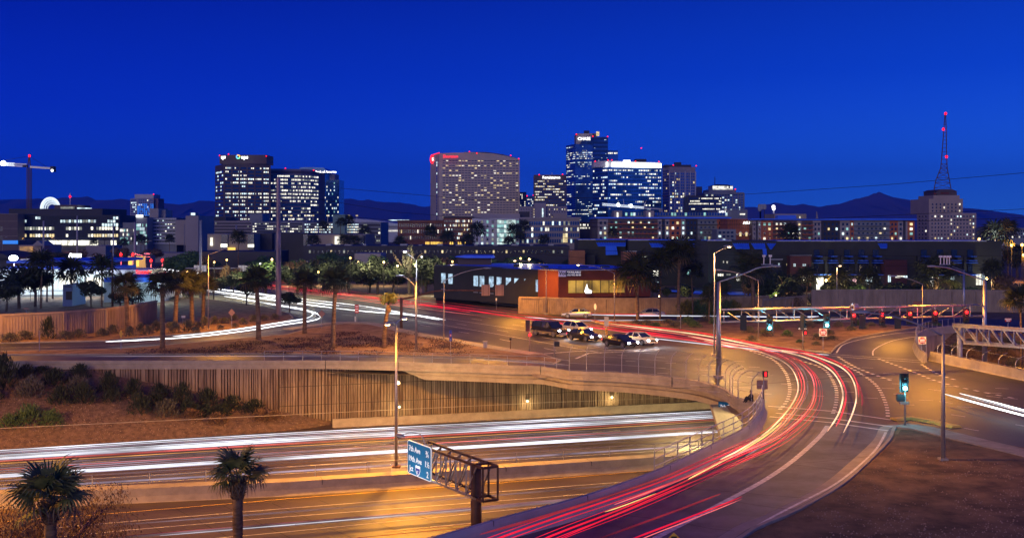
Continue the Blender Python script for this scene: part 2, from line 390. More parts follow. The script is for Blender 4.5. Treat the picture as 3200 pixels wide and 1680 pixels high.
# raised islands and verges
def island(name, px, m, h=.13, kerb=True, extra=None):
    pts = [G(x, y) if len(t) == 2 else None for t in px for x, y in [t[:2]]]
    mb = MB(); mb.prism([(p.x, p.y) for p in pts], 0, h, 0, 1)
    o = struct(mb.build(name, [m, m_conc]))
    if kerb:
        k = MB(); loop = pts+[pts[0], pts[1]]; sweep(loop, [(-.12, .0), (-.12, h+.02), (.12, h+.02), (.12, 0)], k, closed_ends=False)
        struct(k.build('kerb', m_conc))
    return o
iB = [(490,926),(620,932),(760,950),(850,964),(905,982),(915,995),(860,1018),(600,1043),(330,1066),(0,1073),(-500,1078),(-500,938),(0,932)]
iC = [(-500,1106),(0,1101),(400,1091),(640,1070),(900,1047),(960,1030),(1080,1013),(1190,1017),(1330,1050),(1480,1075),(1560,1089),(1690,1108),(1750,1127),(1730,1137),(1660,1131),(1500,1117),(1200,1110),(800,1107),(300,1109),(-500,1111)]
iA = [(1850,1005),(2100,1004),(2480,1004),(2700,1010),(2870,1024),(2760,1040),(2660,1059),(2615,1083),(2596,1104),(2420,1084),(2200,1050),(2000,1030),(1900,1018)]
island('dirt_verge', iB, m_dirt); island('dirt_island', iC, m_dirt); island('dirt_wedge', iA, m_dirt)
# corner at the lower right
cr = [(2300,1700),(2500,1603),(2640,1522),(2735,1438),(2795,1382),(2815,1345),(2850,1347),(3200,1432)]
pts = [G(x, y) for x, y in cr]+[Vector((60, 30, 0)), Vector((30, 10, 0)), Vector((6, 20, 0))]
mb = MB(); mb.prism([(p.x, p.y) for p in pts], 0, .10, 0, 1); struct(mb.build('corner_lot', [m_darkdirt, m_conc]))
for nm, o1, o2, h in (('kerb', 0, .22, .15), ('concrete_gutter', -.9, -.25, .012)):
    k = MB(); line = smoothline([Vector((4.5, 38, 0))]+[G(x, y) for x, y in rampR_px[:7]], 4)
    sweep(line, [(-o1, 0), (-o1, h), (-o2, h), (-o2, 0)], k); struct(k.build(nm, m_conc))
k = MB(); sweep([G(x, y) for x, y in [(2800,1338),(2850,1344),(3200,1432),(3500,1520)]], [(0, 0), (0, .13), (1.9, .13), (1.9, 0)], k); struct(k.build('pavement', m_walk))
k = MB(); sweep([G(x, y) for x, y in [(2792,1312),(2850,1308),(2930,1322),(2990,1336)]], [(-.5, 0), (-.35, .16), (.3, .16), (.45, 0)], k); struct(k.build('yellow_kerb_nose', m_ypaint))
for px in ([(880,1030),(960,1018),(1060,1008),(1180,1012),(1320,1044),(1470,1070),(1560,1086),(1700,1108)],):
    k = MB(); sweep(smoothline([G(x, y) for x, y in px], 3), [(-2.0, 0), (-2.0, .155), (0, .155), (0, 0)], k); struct(k.build('pavement', m_walk))
k = MB(); sweep(smoothline([G(x, y) for x, y in [(1310,925),(1450,938),(1640,960),(1700,968)]], 3), [(0, 0), (0, .12), (2.2, .12), (2.2, 0)], k); struct(k.build('pavement', m_walk))
# ---------------------------------------------------------------- painted markings
pm = MB(); ZP = .013
nearL = [G(x, y) for x, y in [(620,932),(1000,984),(1200,1008),(1450,1052),(1650,1096),(1790,1130)]]
farL = [G(x, y) for x, y in [(600,870),(1000,921),(1200,934),(1600,984),(1900,1017),(2100,1036)]]
for i, t in enumerate([.10, .24, .38, .52, .64, .76, .88]):
    pts = smoothline([farL[j].lerp(nearL[j], t) for j in range(6)], 4)
    if i in (3, 5): strip(pts[:], .14, ZP, pm)
    else: dashes(pts, 3, 8.5, .14, ZP, pm, start=random.random()*6)
for px in ([(2400,1268),(2600,1284),(2785,1311)], [(2425,1290),(2600,1307),(2790,1333)], [(2405,1301),(2600,1320),(2775,1345)], [(1660,1108),(1800,1097),(2060,1090)], [(1800,1120),(1840,1103),(2060,1094)]):
    strip([G(*p) for p in px], .3, ZP, pm)
strip(smoothline([G(*p) for p in [(2768,1350),(2740,1400),(2690,1450),(2610,1512),(2500,1570),(2400,1622),(2290,1690)]], 4), .16, ZP, pm)
strip(smoothline([G(*p) for p in [(2614,1102),(2645,1072),(2760,1047),(2870,1035),(2990,1031)]], 4), .16, ZP, pm)
strip(smoothline([G(*p) for p in [(2728,1110),(2734,1090),(2790,1064),(2870,1050)]], 4), .16, ZP, pm)
strip([G(2600,1112), G(2890,1133)], .15, ZP, pm); strip([G(2596,1106), G(2880,1126)], .15, ZP, pm)
strip(smoothline([G(*p) for p in [(0,1086),(330,1079),(600,1056),(880,1030),(960,1012)]], 4), .12, ZP, pm)
for px in ([(2330,1092),(2410,1120),(2452,1160),(2468,1210),(2460,1250),(2436,1280)], [(2480,1120),(2570,1150),(2608,1200),(2614,1250),(2600,1300)], [(2560,1110),(2660,1150),(2735,1200),(2768,1260),(2775,1305)], [(2620,1115),(2680,1150),(2790,1190)], [(2745,1120),(2850,1160),(2960,1200),(3200,1250)], [(2880,1138),(2935,1170),(3000,1190)]):
    dashes(smoothline([G(*p) for p in px], 4), .6, .75, .3, ZP, pm)
for r in range(8):
    y0 = 1108+r*19
    a = G(1900+r*50, y0); b = G(2900+r*90, y0+50)
    dashes([a, b], 1.1, 3.2, .12, ZP, pm, start=random.random()*3)
for r in range(4): dashes([G(2900, 1215+r*34), G(3300, 1262+r*42)], 1.2, 4, .12, ZP, pm, start=r)
struct(pm.build('road_markings', m_paint))
# thick broken line between the two ramp lanes
tl = MB(); ln = smoothline([G(*p) for p in [(2586,1330),(2560,1365),(2480,1437),(2380,1505),(2240,1580),(2050,1680),(1900,1760)]], 5)
dashes(ln, .5, .04, .34, .017, tl); struct(tl.build('ramp_lane_line', m_paint))
tj = MB(); random.seed(5)
for px in ([(2080,1400),(2380,1372)],[(2300,1467),(2760,1420)],[(2240,1560),(2520,1600)],[(2100,1520),(2560,1560)],[(1900,1600),(2300,1660)],[(2330,1430),(2620,1470)]):
    p = [G(*px[0]).lerp(G(*px[1]), i/6)+Vector((random.uniform(-.1, .1), random.uniform(-.1, .1), 0)) for i in range(7)]; strip(p, .05, .014, tj)
strip([G(x, y) for x, y in ((2080,1214),(2300,1206),(2420,1196),(2560,1184),(2760,1170))], .35, .014, tj)
struct(tj.build('tar_joints', m_tar))
# freeway paint
fp = MB(); fy = MB()
def FL(px): return [G(x, y, ZF) for x, y in px]
for px in ([(-300,1530),(0,1513),(900,1457),(1700,1407),(2350,1368)], [(-300,1552),(0,1533),(900,1479),(1700,1430),(2350,1390)], [(-200,1680),(400,1628),(900,1587),(1700,1524),(2400,1470)], [(-100,1705),(400,1655),(900,1613),(1700,1553),(2400,1496)], [(400,1706),(900,1660),(1700,1581),(2400,1515)]):
    strip(FL(px), .12, ZF+.012, fp)
strip(FL([(0,1416),(900,1358),(1700,1317),(2300,1287)]), .12, ZF+.012, fp)
for px in ([(-300,1450),(0,1434),(900,1379),(1700,1335),(2350,1300)], [(-300,1478),(0,1460),(900,1405),(1700,1358),(2350,1322)], [(0,1486),(900,1431),(1700,1382),(2350,1345)], [(700,1720),(1240,1655),(1900,1595),(2500,1540)]):
    dashes(FL(px), 3, 9, .14, ZF+.012, fp, start=2)
strip(FL([(-200,1645),(400,1599),(900,1557),(1700,1497),(2400,1440)]), .13, ZF+.012, fy)
struct(fp.build('freeway_markings', m_paint)); struct(fy.build('freeway_yellow_line', m_ypaint))
tj = MB()
for i in range(16):
    x = 100+i*150; a = G(x, 1620-(x/2260)*130, ZF); strip([a, a+Vector((7+i*.1, -9.5, 0))], .05, ZF+.009, tj)
    a = G(x, 1420-(x/2260)*120, ZF); strip([a, a+Vector((6, -9, 0))], .05, ZF+.009, tj)
struct(tj.build('freeway_joints', m_tar))
# ---------------------------------------------------------------- bridge and walls beside the freeway
random.seed(11)
# ribbed far wall: fins stand proud of the face in an uneven rhythm
wl = MB(); wpts = [Vector((-90, 117.6, 0)), Vector((-24.5, 117.6, 0)), Vector((-18.5, 119.6, 0)), Vector((52.5, 142.2, 0))]
wallstrip([(v.x, v.y) for v in wpts], ZF-.1, -.72, wl)
for a, b in zip(wpts[:-1], wpts[1:]):
    L = (b-a).length; d = (b-a)/L; n = Vector((d.y, -d.x, 0)); s = .1
    while s < L:
        w = random.choice([.14, .20, .20, .34, .5] if a.x < -30 and s < 62 else [.12, .16, .20, .26]); p = a+d*s
        if s+w < L: wl.obox(p+d*w/2+n*.07+Vector((0, 0, (ZF-.75)/2+random.uniform(-.01, .01))), d*w/2, n*random.uniform(.08, .11), Vector((0, 0, (-.76-ZF)/2)), 1)
        s += w+random.choice([.07, .10, .13])
for z in (-2.7, -4.7):
    for a, b in zip(wpts[1:-1], wpts[2:]): d = (b-a).normalized(); n = Vector((d.y, -d.x, 0)); wl.obox((a+b)/2+n*.15+Vector((0, 0, z)), d*((b-a).length/2-.1), n*.04, (0, 0, .025))
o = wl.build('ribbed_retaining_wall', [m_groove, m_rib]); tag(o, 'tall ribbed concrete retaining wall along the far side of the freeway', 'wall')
# bridge: edge beam, girder, piers
br = thing('road_bridge', 'curved concrete bridge carrying the road over the freeway', 'bridge', (10, 100, 0))
b1 = MB(); sweep([v for v in cap], [(-.0, .10), (.35, .10), (.35, -.78), (-.0, -.78), (-.0, -.55), (.05, -.50), (.05, -.28), (0, -.24)], b1); b1.build('edge_beam', m_conc, br)
def gd(i, n): t = i/(n-1); return -1.75-.35*sin(min(1, t*1.1)*pi)*0-.25*t
gp = [v for v in cap if v.x > -12]
b2 = MB(); n = len(gp); vs = []
for i, p in enumerate(gp):
    a = gp[max(i-1, 0)]; b = gp[min(i+1, n-1)]; d = (b-a).normalized(); nn = Vector((-d.y, d.x, 0)); zb = gd(i, n)
    if i == 0: zb = -.8
    vs += [p+nn*.5+Vector((0, 0, -.6)), p+nn*1.3+Vector((0, 0, -.6)), p+nn*1.3+Vector((0, 0, zb)), p+nn*.75+Vector((0, 0, zb))]
b2.add(vs, [(i*4+j, i*4+(j+1) % 4, (i+1)*4+(j+1) % 4, (i+1)*4+j) for i in range(n-1) for j in range(4)]+[(0, 1, 2, 3), tuple((n-1)*4+j for j in (3, 2, 1, 0))])
b2.build('girder', m_conc, br)
def pier(x, Y):
    X = WX(x, Y); p = MB()
    p.prism([(X-.7, Y-.6), (X+.7, Y-.6), (X+.7, Y+.6), (X-.7, Y+.6)], ZF, -4.0)
    lo = [(X-.7, Y-.6, -4.0), (X+.7, Y-.6, -4.0), (X+.7, Y+.6, -4.0), (X-.7, Y+.6, -4.0)]
    hi = [(X-1.5, Y-.7, -1.3), (X+1.7, Y-.7, -1.3), (X+1.7, Y+.7, -1.3), (X-1.5, Y+.7, -1.3)]
    p.add(lo+hi, [(0, 1, 5, 4), (1, 2, 6, 5), (2, 3, 7, 6), (3, 0, 4, 7)]); p.build('pier', m_conc, br)
pier(2275, 97); pier(2345, 101); pier(2400, 110)
# drop panel joint and wider bracket on the fascia
for x, y in ((1017,1126),(1244,1131),(1689,1144),(2100,1179)):
    p = G(x, y, .1); j = MB(); j.box(p.x-.03, p.y-.02, -.77, p.x+.03, p.y+.2, .12); j.build('expansion_joint', m_tar, br)
pb = G(1689, 1144, .1); j = MB(); j.plate([(pb.x-.9, pb.y-.03, -.70), (pb.x+.9, pb.y-.03, -.70), (pb.x+.6, pb.y-.03, -1.05), (pb.x-.6, pb.y-.03, -1.05)], (0, .6, 0)); j.build('bearing_bracket', m_conc2, br)
q = MB(); c = G(2262, 1216, .1); c = Vector((c.x, c.y-.25, -1.25)); q.plate([c+Vector((u, 0, v)) for u, v in ((-.52, -.32), (.62, -.36), (.62, -.05), (.2, .3), (-.52, .34))], (0, -.03, 0)); q.build('street_name_plate', m_sign_green, br)
text('7th S', tuple(c+Vector((-.42, -.05, -.2))), (1, 0, 0), (0, 0, 1), .42, m_sign_white, br, bold=.01)
# rails along the bridge edge (straight part) and hooked safety fence over the lanes
rl = thing('bridge_railing', 'low steel tube railing on the straight part of the bridge edge', 'railing', (-10, 116, 0))
sl = [v for v in cap if -27 < v.x < G(1777,1158,.1).x+.1]; sl = offs(sl, .18)
t = MB()
for h in (.62, 1.08): t.tube([v+Vector((0, 0, h)) for v in sl], .028, 6)
t.build('rail', m_steel, rl)
def along(pts, step):
    out = []; acc = 0
    for a, b in zip(pts[:-1], pts[1:]):
        L = (b-a).length; s = acc
        while s < L: out.append((a.lerp(b, s/L), (b-a).normalized())); s += step
        acc = s-L
    return out
pmesh = None
for p, d in along(sl, 2.0):
    if pmesh is None: q = MB(); q.tube([(0, 0, .1), (0, 0, 1.1)], .03, 6); pmesh = q.mesh('post', m_steel)
    link('post', pmesh, rl, loc=p-rl.location)
hf = thing('hooked_safety_fence', 'curved-top pedestrian fence over the freeway on the bridge bend', 'fence', (10, 102, 0))
fl = [v for v in cap if v.x > G(1777,1158,.1).x-.2]; fl = offs(fl, .18)
q = MB(); q.tube([(0, 0, .1), (0, 0, 1.55), (0, .10, 1.85), (0, .34, 2.12), (0, .62, 2.28), (0, .95, 2.40)], .038, 8); hm = q.mesh('hooked_post', m_steel)
for p, d in along(fl, 1.75):
    o = link('hooked_post', hm, hf, loc=p-hf.location); o.rotation_euler = (0, 0, atan2(d.y, d.x))
t = MB()
for (o_, h) in ((0, .2), (0, .85), (.02, 1.55), (.34, 2.12), (.95, 2.40)): t.tube([v+Vector((0, 0, h)) for v in offs(fl, o_)], .018, 5)
t.build('wire', m_steel, hf)
# ramp barrier, its railing
rb = thing('ramp_barrier', 'long curved concrete barrier beside the near ramp, bluish in the dusk', 'barrier', tuple(barr[12]))
b = MB(); sweep(barr, [(0, 0), (-.10, .12), (-.22, .35), (-.28, .95), (-.50, .95), (-.52, 0)], b); b.build('wall', m_rail_conc, rb)
b = MB()
for i in range(6, len(barr)-6, 4):
    p = barr[i]; d = (barr[i+1]-barr[i-1]).normalized(); nn = Vector((-d.y, d.x, 0)); b.obox(p-nn*.38+Vector((0, 0, .65)), d*.015, nn*.125, (0, 0, .304)); b.build('joint', m_tar, rb); b = MB()
rr = thing('ramp_railing', 'three-bar steel railing on top of the ramp barrier by the bridge bend', 'railing', tuple(barr[2]))
seg = offs([v for v in barr if v.y > G(2066,1528).y-.5], -.40)
t = MB()
for h in (1.22, 1.62, 2.02): t.tube([v+Vector((0, 0, h)) for v in seg], .03, 6)
t.build('rail', m_steel, rr)
q = MB(); q.tube([(0, 0, .94), (0, 0, 2.04)], .035, 6); pm2 = q.mesh('post', m_steel)
for p, d in along(seg, 1.9): link('post', pm2, rr, loc=p-rr.location)
link('post', pm2, rr, loc=seg[-1]-rr.location)
# median: wide barrier with a low cable fence
med = thing('median_barrier', 'wide weathered concrete median barrier between the freeway carriageways', 'barrier', (-10, 92, ZF))
mpx = [(-300,1600),(250,1578),(900,1548),(1300,1521),(1700,1491),(2060,1466),(2500,1436)]
ml = [G(x, y, ZF) for x, y in mpx]; ml = [Vector((v.x, v.y, 0)) for v in ml]
b = MB(); sweep(ml, [(-.15, ZF), (0, ZF+.12), (.26, ZF+.40), (.42, ZF+.98), (1.75, ZF+.98), (1.85, ZF)], b); b.build('wall', m_conc, med)
b = MB()
for p, d in along(ml, 7.5):
    nn = Vector((-d.y, d.x, 0)); b.obox(p+nn*.9+Vector((0, 0, ZF+.665)), d*.015, nn*.58, (0, 0, .319))
b.build('joint', m_tar, med)
cf = thing('cable_fence', 'thin post and cable fence standing behind the median barrier', 'fence', (-10, 94, ZF))
cl = offs(ml, 2.2)
t = MB(); t.tube([v+Vector((0, 0, ZF+1.75)) for v in cl], .035, 5); t.build('cable', m_steel, cf)
q = MB(); q.bar((0, 0, 0), (0, 0, 1.78), .06); pm3 = q.mesh('post', m_steel)
for p, d in along(cl, 4.2): link('post', pm3, cf, loc=p+Vector((0, 0, ZF))-cf.location)
# low barrier at the foot of the far wall
lb = [G(x, y, ZF) for x, y in [(1040,1336),(1300,1324),(1700,1304),(2100,1284),(2350,1270)]]
b = MB(); sweep([Vector((v.x, v.y, 0)) for v in lb], [(0, ZF), (.15, ZF+.15), (.22, ZF+.85), (.45, ZF+.85), (.5, ZF)], b)
o = b.build('shoulder_barrier', m_conc); tag(o, 'low pale concrete barrier at the foot of the ribbed wall', 'barrier')
# barrier of the far bridge edge (right), hooked fence on it
fb = [G(x, y) for x, y in [(2900,1126),(2970,1141),(3060,1160),(3200,1190)]]+[Vector((50.2, 88, 0)), Vector((56, 66, 0))]
fb = smoothline(fb, 3)
b = MB(); sweep(fb, [(0, 0), (.1, .15), (.25, .95), (.45, .95), (.5, 0)], b)
o = b.build('far_bridge_barrier', m_conc); tag(o, 'thick concrete barrier on the far edge of the bridge at right', 'barrier')
hf2 = thing('hooked_fence', 'row of hooked fence posts behind the right-hand bridge barrier', 'fence', tuple(fb[3]))
f2 = offs(fb, 1.1)
for p, d in along(f2, 2.6):
    o = link('hooked_post', hm, hf2, loc=p-hf2.location-Vector((0, 0, .1)), scale=(1, 1, .85)); o.rotation_euler = (0, 0, atan2(d.y, d.x))
t = MB()
for (o_, h) in ((0, .2), (0, .9), (.3, 1.75)): t.tube([v+Vector((0, 0, h)) for v in offs(f2, o_)], .018, 5)
t.build('wire', m_steel, hf2)
# curved barrier with picket railing round the off-ramp
cv = smoothline([G(x, y) for x, y in [(2882,1132),(2866,1118),(2855,1100),(2851,1080),(2862,1063),(2890,1050),(2940,1042),(3010,1035)]], 4)
b = MB(); sweep(cv, [(0, 0), (-.1, .15), (-.25, .95), (-.45, .95), (-.5, 0)], b)
o = b.build('off_ramp_barrier', m_conc); tag(o, 'curved concrete barrier round the inside of the off-ramp loop', 'barrier')
pr = thing('picket_railing', 'picket railing on the curved barrier of the off-ramp loop', 'railing', tuple(cv[8]))
cr_ = offs(cv, -.38)
t = MB()
for h in (1.0, 1.9): t.tube([v+Vector((0, 0, h)) for v in cr_], .03, 6)
t.build('rail', m_steel, pr)
q = MB(); q.tube([(0, 0, .92), (0, 0, 1.92)], .03, 5); pm4 = q.mesh('post', m_steel)
for p, d in along(cr_, 1.4): link('post', pm4, pr, loc=p-pr.location)
# ---------------------------------------------------------------- street lights and poles
def cobra(parent, hp, d, lit, emat=None):          # hp = lamp-head centre, d = direction the arm arrives in
    d = Vector(d); d.z = 0; d = d.normalized() if d.length > .01 else Vector((1, 0, 0)); n = Vector((-d.y, d.x, 0))
    b = MB(); rings = [(-.55, .07, .06), (-.25, .17, .12), (.05, .21, .14), (.35, .17, .10), (.5, .05, .04)]; vs = []; k = 10
    for s, w, h in rings:
        for j in range(k):
            a = 2*pi*j/k; vs.append(hp+d*s+n*w*cos(a)+Vector((0, 0, h*max(-.45, sin(a)))))
    b.add(vs, [(i*k+j, i*k+(j+1) % k, (i+1)*k+(j+1) % k, (i+1)*k+j) for i in range(4) for j in range(k)]+[tuple(range(k)), tuple(4*k+j for j in range(k))])
    h = b.build('lamp_head', m_grey, parent, smooth=True)
    l = MB(); l.ball(hp+d*.06-Vector((0, 0, .07)), .17, 10, 5, sc=(1.2, 1.2, .55)); l.build('lens', (emat or e_sodium) if lit else m_glass, parent, smooth=True)
def street_light(label, bx, by, ty, heads, lit=True, power=0, color=SOD, zb=0.0, arm2=None, r=.09, poleM=None, emat=None, rise=None, group=None, base=True, straight=False):
    B = G(bx, by, zb); Y = B.y; top = ZZ(ty, Y)
    t = thing('street_light', label, 'street light', tuple(B), group)
    p = MB(); p.tube([B, (B.x, Y, zb+(top-zb)*.5), (B.x, Y, top)], [r, r*.8, r*.6], 10); p.build('pole', poleM or m_pole, t, smooth=True)
    if base:
        q = MB(); q.box(B.x-.25, Y-.25, zb, B.x+.25, Y+.25, zb+.22); q.build('base', m_conc, t)
    for hx, hy in heads:
        H = P(hx, hy, Y); sx = B.x
        dx = H.x-sx; a = MB(); hz = H.z-top
        pts = [Vector((sx+dx*u, Y, top-.1+hz*((1-(1-u)**2) if not straight else u)+.1*u)) for u in [i/8 for i in range(9)]]
        pts[-1] = Vector((H.x-(.45 if dx > 0 else -.45), Y, H.z))
        a.tube(pts, [.055]*8+[.04], 7); a.build('arm', poleM or m_pole, t, smooth=True)
        cobra(t, H, (dx, 0, 0), lit, emat)
        if power: lamp((H.x, Y-.05, H.z-.3), power, color, spot='down')  # heads modelled as unlit still get light added below them
    return t
PW = 7800
street_light('tall light pole with cool white lamp, near the dark blue-topped building', 1302, 1094, 812, [(1267,784)], power=1500, color=(.75,.85,1), emat=e_bluew, straight=True)
street_light('short-arm street light in front of the cool white lamp pole', 1299, 1098, 893, [(1250,862)], lit=False, power=PW*.8)
street_light('street light with long arm arching over the road toward the signal backs', 1387, 1063, 875, [(1524,838)], lit=False, power=PW)
street_light('street light with lit head in front of the banner building roof, left one', 1707, 983, 838, [(1610,813)], power=PW)
street_light('street light with lit head in front of the banner building, right one', 1920, 1010, 851, [(1808,826)], power=PW*1.2)
street_light('pale street light with blue-grey head above the dirt wedge', 2370, 1066, 874, [(2243,844)], lit=False, power=PW*.9)
street_light('very bright slender light pole behind the palm verge', 651, 1031, 793, [(702,778)], power=11000, color=SOD, lit=False, emat=e_orange, straight=True)
street_light('added lamp pole just left of the frame, warming the verge', -60, 1085, 800, [(10-75,785)], power=13000)  # unseen pole, added to bring orange light onto the left verge
street_light('small street light with twin arm beside the big steel pole', 926, 886, 813, [(958,817)], lit=False)
street_light('street light with thin head over the back road, left of the camera pole', 2883, 1046, 886, [(2790,863)], lit=False, power=PW*.7)
street_light('tall lamp pole behind the signal gantry, lit orange at its top', 2232, 1112, 788, [(2277,769)], power=PW*1.8, straight=True, color=(1, .5, .14))
street_light('near dark lamp pole on the corner lot with long rising arm', 2947, 1441, 1044, [(2690,976)], lit=False, power=3200, color=(1, .42, .06), r=.14, poleM=m_pole)
street_light('brown lamp post behind the shrubs by the condos', 2615, 960, 832, [(2624,829)], power=900, color=WARM, base=False)
street_light('street light pole between palms on the right back road', 3073, 960, 850, [(3084,868)], power=900, color=(1, .85, .5), emat=e_amber, base=False)
# far-left arm lamps
for i, (bx, by, ty, hx, hy, lab) in enumerate([(50,790,775,72,743,'lit orange lamp left of the long dark office block'), (196,790,760,163,742,'dim lamp in front of the dark office block ground floor'), (8,800,745,20,741,'lamp post at the far left edge'), (430,830,765,470,752,'thin lamp arm above the red signals'), (545,800,765,518,746,'dark lamp arm in front of the louvred offices')]):
    street_light('far '+lab, bx, max(by, 790), ty, [(hx, hy)], power=2500 if i in (0, 1) else 0, lit=i < 2, base=False, color=SOD, straight=True, emat=e_orange)
# freeway median pole with twin lamps
def median_pole(bx, by, label, z=ZF, power=14000, ty=None):
    B = G(bx, by, z); B = Vector((B.x, B.y, z+.95)); Y = B.y
    t = thing('freeway_light_pole', label, 'light pole', tuple(B), 'twin-headed poles on the freeway median')
    top = z+12.8; p = MB(); p.tube([B, (B.x, Y, top)], [.14, .085], 10); p.build('pole', m_steel, t, smooth=True)
    q = MB(); q.box(B.x-.35, Y-.35, B.z-.02, B.x+.35, Y+.35, B.z+.1); q.build('base', m_rust, t)
    for s in (-1, 1):
        a = MB(); a.tube([(B.x, Y, top-.05), (B.x+s*.15, Y+s*.9, top+.1), (B.x+s*.3, Y+s*2.2, top+.15)], .04, 6); a.build('arm', m_steel, t)
        hp = Vector((B.x+s*.4, Y+s*2.7, top+.15)); cobra(t, hp, (s*.2, s, 0), True)
        if power: lamp(hp-Vector((0, 0, .35)), power*(.22 if s < 0 else 2.2), SOD, r=.3, spot='down')
    return t
median_pole(1238, 1494, 'twin-headed light pole on the median in front of the bridge')
# the same row goes on outside the frame, left and right
for X, Y, lab in ((-52, 74, 'twin-headed light pole on the median, left of the frame'), (78, 121, 'twin-headed light pole on the median, beyond the bridge')):
    o = median_pole(1600, 1000, lab, power=0); 
    src = o.location.copy(); o.location = (X, Y, src.z)
    for s in (-1, 1): lamp((X+s*.4, Y+s*2.7, ZF+12.5), (40000 if X < 0 else 20000)*(.22 if s < 0 else 1), SOD, r=.3, spot='down')
# flood lamp on the bridge girder and wall packs on the ribbed wall
def wall_pack(p, label, power, big=False, color=(1, .72, .3)):
    t = thing('wall_light', label, 'wall lamp', tuple(p)); b = MB(); b.box(p[0]-.16, p[1]-.12, p[2]-.04, p[0]+.16, p[1]+.1, p[2]+.16); b.build('housing', m_dark, t)
    l = MB(); l.ball(Vector(p)-Vector((0, .06, .07)), .16 if big else .12, 10, 6); l.build('lens', e_sodium, t, smooth=True)
    lamp((p[0], p[1]-.5, p[2]-.3), power, color, r=.15)
p = P(1245, 1193, 109.6); wall_pack(p, 'glaring yellow lamp under the bridge girder beside the median pole', 1100, True)
for x, y, l in ((1248,1268,'small lit lamp on the ribbed wall left of the others'), (1648,1250,'small lit lamp on the ribbed wall, middle one'), (1912,1238,'small lit lamp on the ribbed wall, right one')):
    Yw = 119.6+(WX(x, 125)+18.5)*(22.6/71) if x > 1300 else 121; wall_pack(P(x, y, Yw-.45), l, 130)
for x, y, Y, l in ((2320,1302,103,'bright lamp under the bridge behind the pier'), (2150,1262,112,'lamp under the deck left of the pier'), (2318,1335,93.5,'lamp under the deck edge lighting the front of the pier')):
    X = WX(x, Y); wall_pack((X, Y, -1.6), l, 4000, True)
# mast-arm with two signals seen from behind
def poly_box(mb, c, w, d, h, m=0): mb.box(c[0]-w/2, c[1]-d/2, c[2], c[0]+w/2, c[1]+d/2, c[2]+h, m)
def signal_head(parent, c, face, lit=None, h=1.15, name='signal_head', backplate=True):   # c centre, face = direction it shows
    f = Vector(face); f.z = 0; f.normalize(); s = Vector((-f.y, f.x, 0)); c = Vector(c)
    b = MB(); b.obox(c, s*.17, f*.12, (0, 0, h/2)); 
    if backplate: b.obox(c-f*.10, s*.30, f*.012, (0, 0, h/2+.13))
    o = b.build(name, m_black, parent)
    for i, zc in enumerate((h/3, 0, -h/3)):
        v = MB(); cc = c+f*.13+Vector((0, 0, zc)); k = 8
        ring = [cc+s*.14*cos(pi*j/k)+Vector((0, 0, .14*sin(pi*j/k))) for j in range(k+1)]; rg2 = [p+f*.2 for p in ring]
        v.add(ring+rg2, [(j, j+1, j+k+2, j+k+1) for j in range(k)]); w = v.build('visor', m_black, parent)
        l = MB(); on = (lit == 'red' and i == 0) or (lit == 'green' and i == 2); l.ball(cc+(f*.08 if on else f*0), .165 if on else .125, 10, 6)
        l.build('signal_lens', (e_redsig if lit == 'red' else e_green) if on else m_dark, parent, smooth=True)
        if on: lamp(cc+f*.5, 60 if lit == 'red' else 180, (1, .05, .05) if lit == 'red' else (.15, .8, 1), r=.1)
B = G(1254, 1028); Y = B.y
t = thing('signal_mast_arm', 'brown traffic signal mast with long curved arm, signals seen from behind', 'traffic signal', tuple(B))
p = MB(); p.tube([B, P(1254, 930, Y)], [.22, .2], 12); p.build('pole', m_brown, t, smooth=True)
a = MB(); a.tube(smoothline([P(x, y, Y) for x, y in [(1254,935),(1300,925),(1345,912),(1390,907),(1480,907),(1570,909)]], 3), [.14-.004*i for i in range(16)], 10); a.build('arm', m_rust, t, smooth=True)
for x in (1518, 1561):
    c = P(x, 906, Y); signal_head(t, c, (.15, 1, 0), None)
    q = MB(); q.obox(c-Vector((0, .16, 0)), (.58, 0, 0), (0, .015, 0), (0, 0, .75)); q.build('backplate', m_sign_back, t)
    q = MB(); q.obox(c-Vector((.36, .2, 0)), (.03, 0, 0), (0, .03, 0), (0, 0, .72)); q.obox(c-Vector((-.36, .2, 0)), (.03, 0, 0), (0, .03, 0), (0, 0, .72)); q.build('bracket', m_brown, t)
# signal gantry at the right: two posts and a triangulated two-chord span
t = thing('signal_gantry', 'wide traffic signal gantry spanning the junction between two tall posts', 'signal gantry', tuple(G(2246, 1180)))
L0 = G(2246, 1180); R0 = G(3077, 1145)
def gp_(x, y):  # point on the gantry plane under that part of the picture
    u = (x-2246)/831.0; Yg = 1/((1-u)/L0.y+u/R0.y); return P(x, y, Yg)
p = MB(); p.tube([L0, gp_(2246, 881)], [.26, .18], 12); p.build('post', m_steel, t, smooth=True)
p = MB(); p.tube([R0, gp_(3077, 876)], [.26, .17], 12); p.build('post', m_steel, t, smooth=True)
for bpt in (L0, R0):
    q = MB(); q.tube([bpt, bpt+Vector((0, 0, .25))], .5, 12); q.build('base', m_conc, t)
def yt(x): return 967-(x-2246)*.0165 if x < 2670 else 960-(x-2670)*.0195
def yb_(x): return 1006-(x-2246)*.024
c = MB(); c.tube([gp_(2246, yt(2246)), gp_(2668, yt(2668))], [.10, .16], 10); c.tube([gp_(2674, yt(2674)), gp_(3077, yt(3077))], [.10, .08], 10); c.build('top_chord', m_steel, t, smooth=True)
q = MB(); q.tube([gp_(2664, 958), gp_(2678, 958)], .34, 14); q.build('flange', m_steel, t)
c = MB(); c.tube([gp_(2246, yb_(2246)), gp_(3077, yb_(3077))], .09, 10); c.build('bottom_chord', m_steel, t, smooth=True)
xs_ = [2262+55*i for i in range(15)]
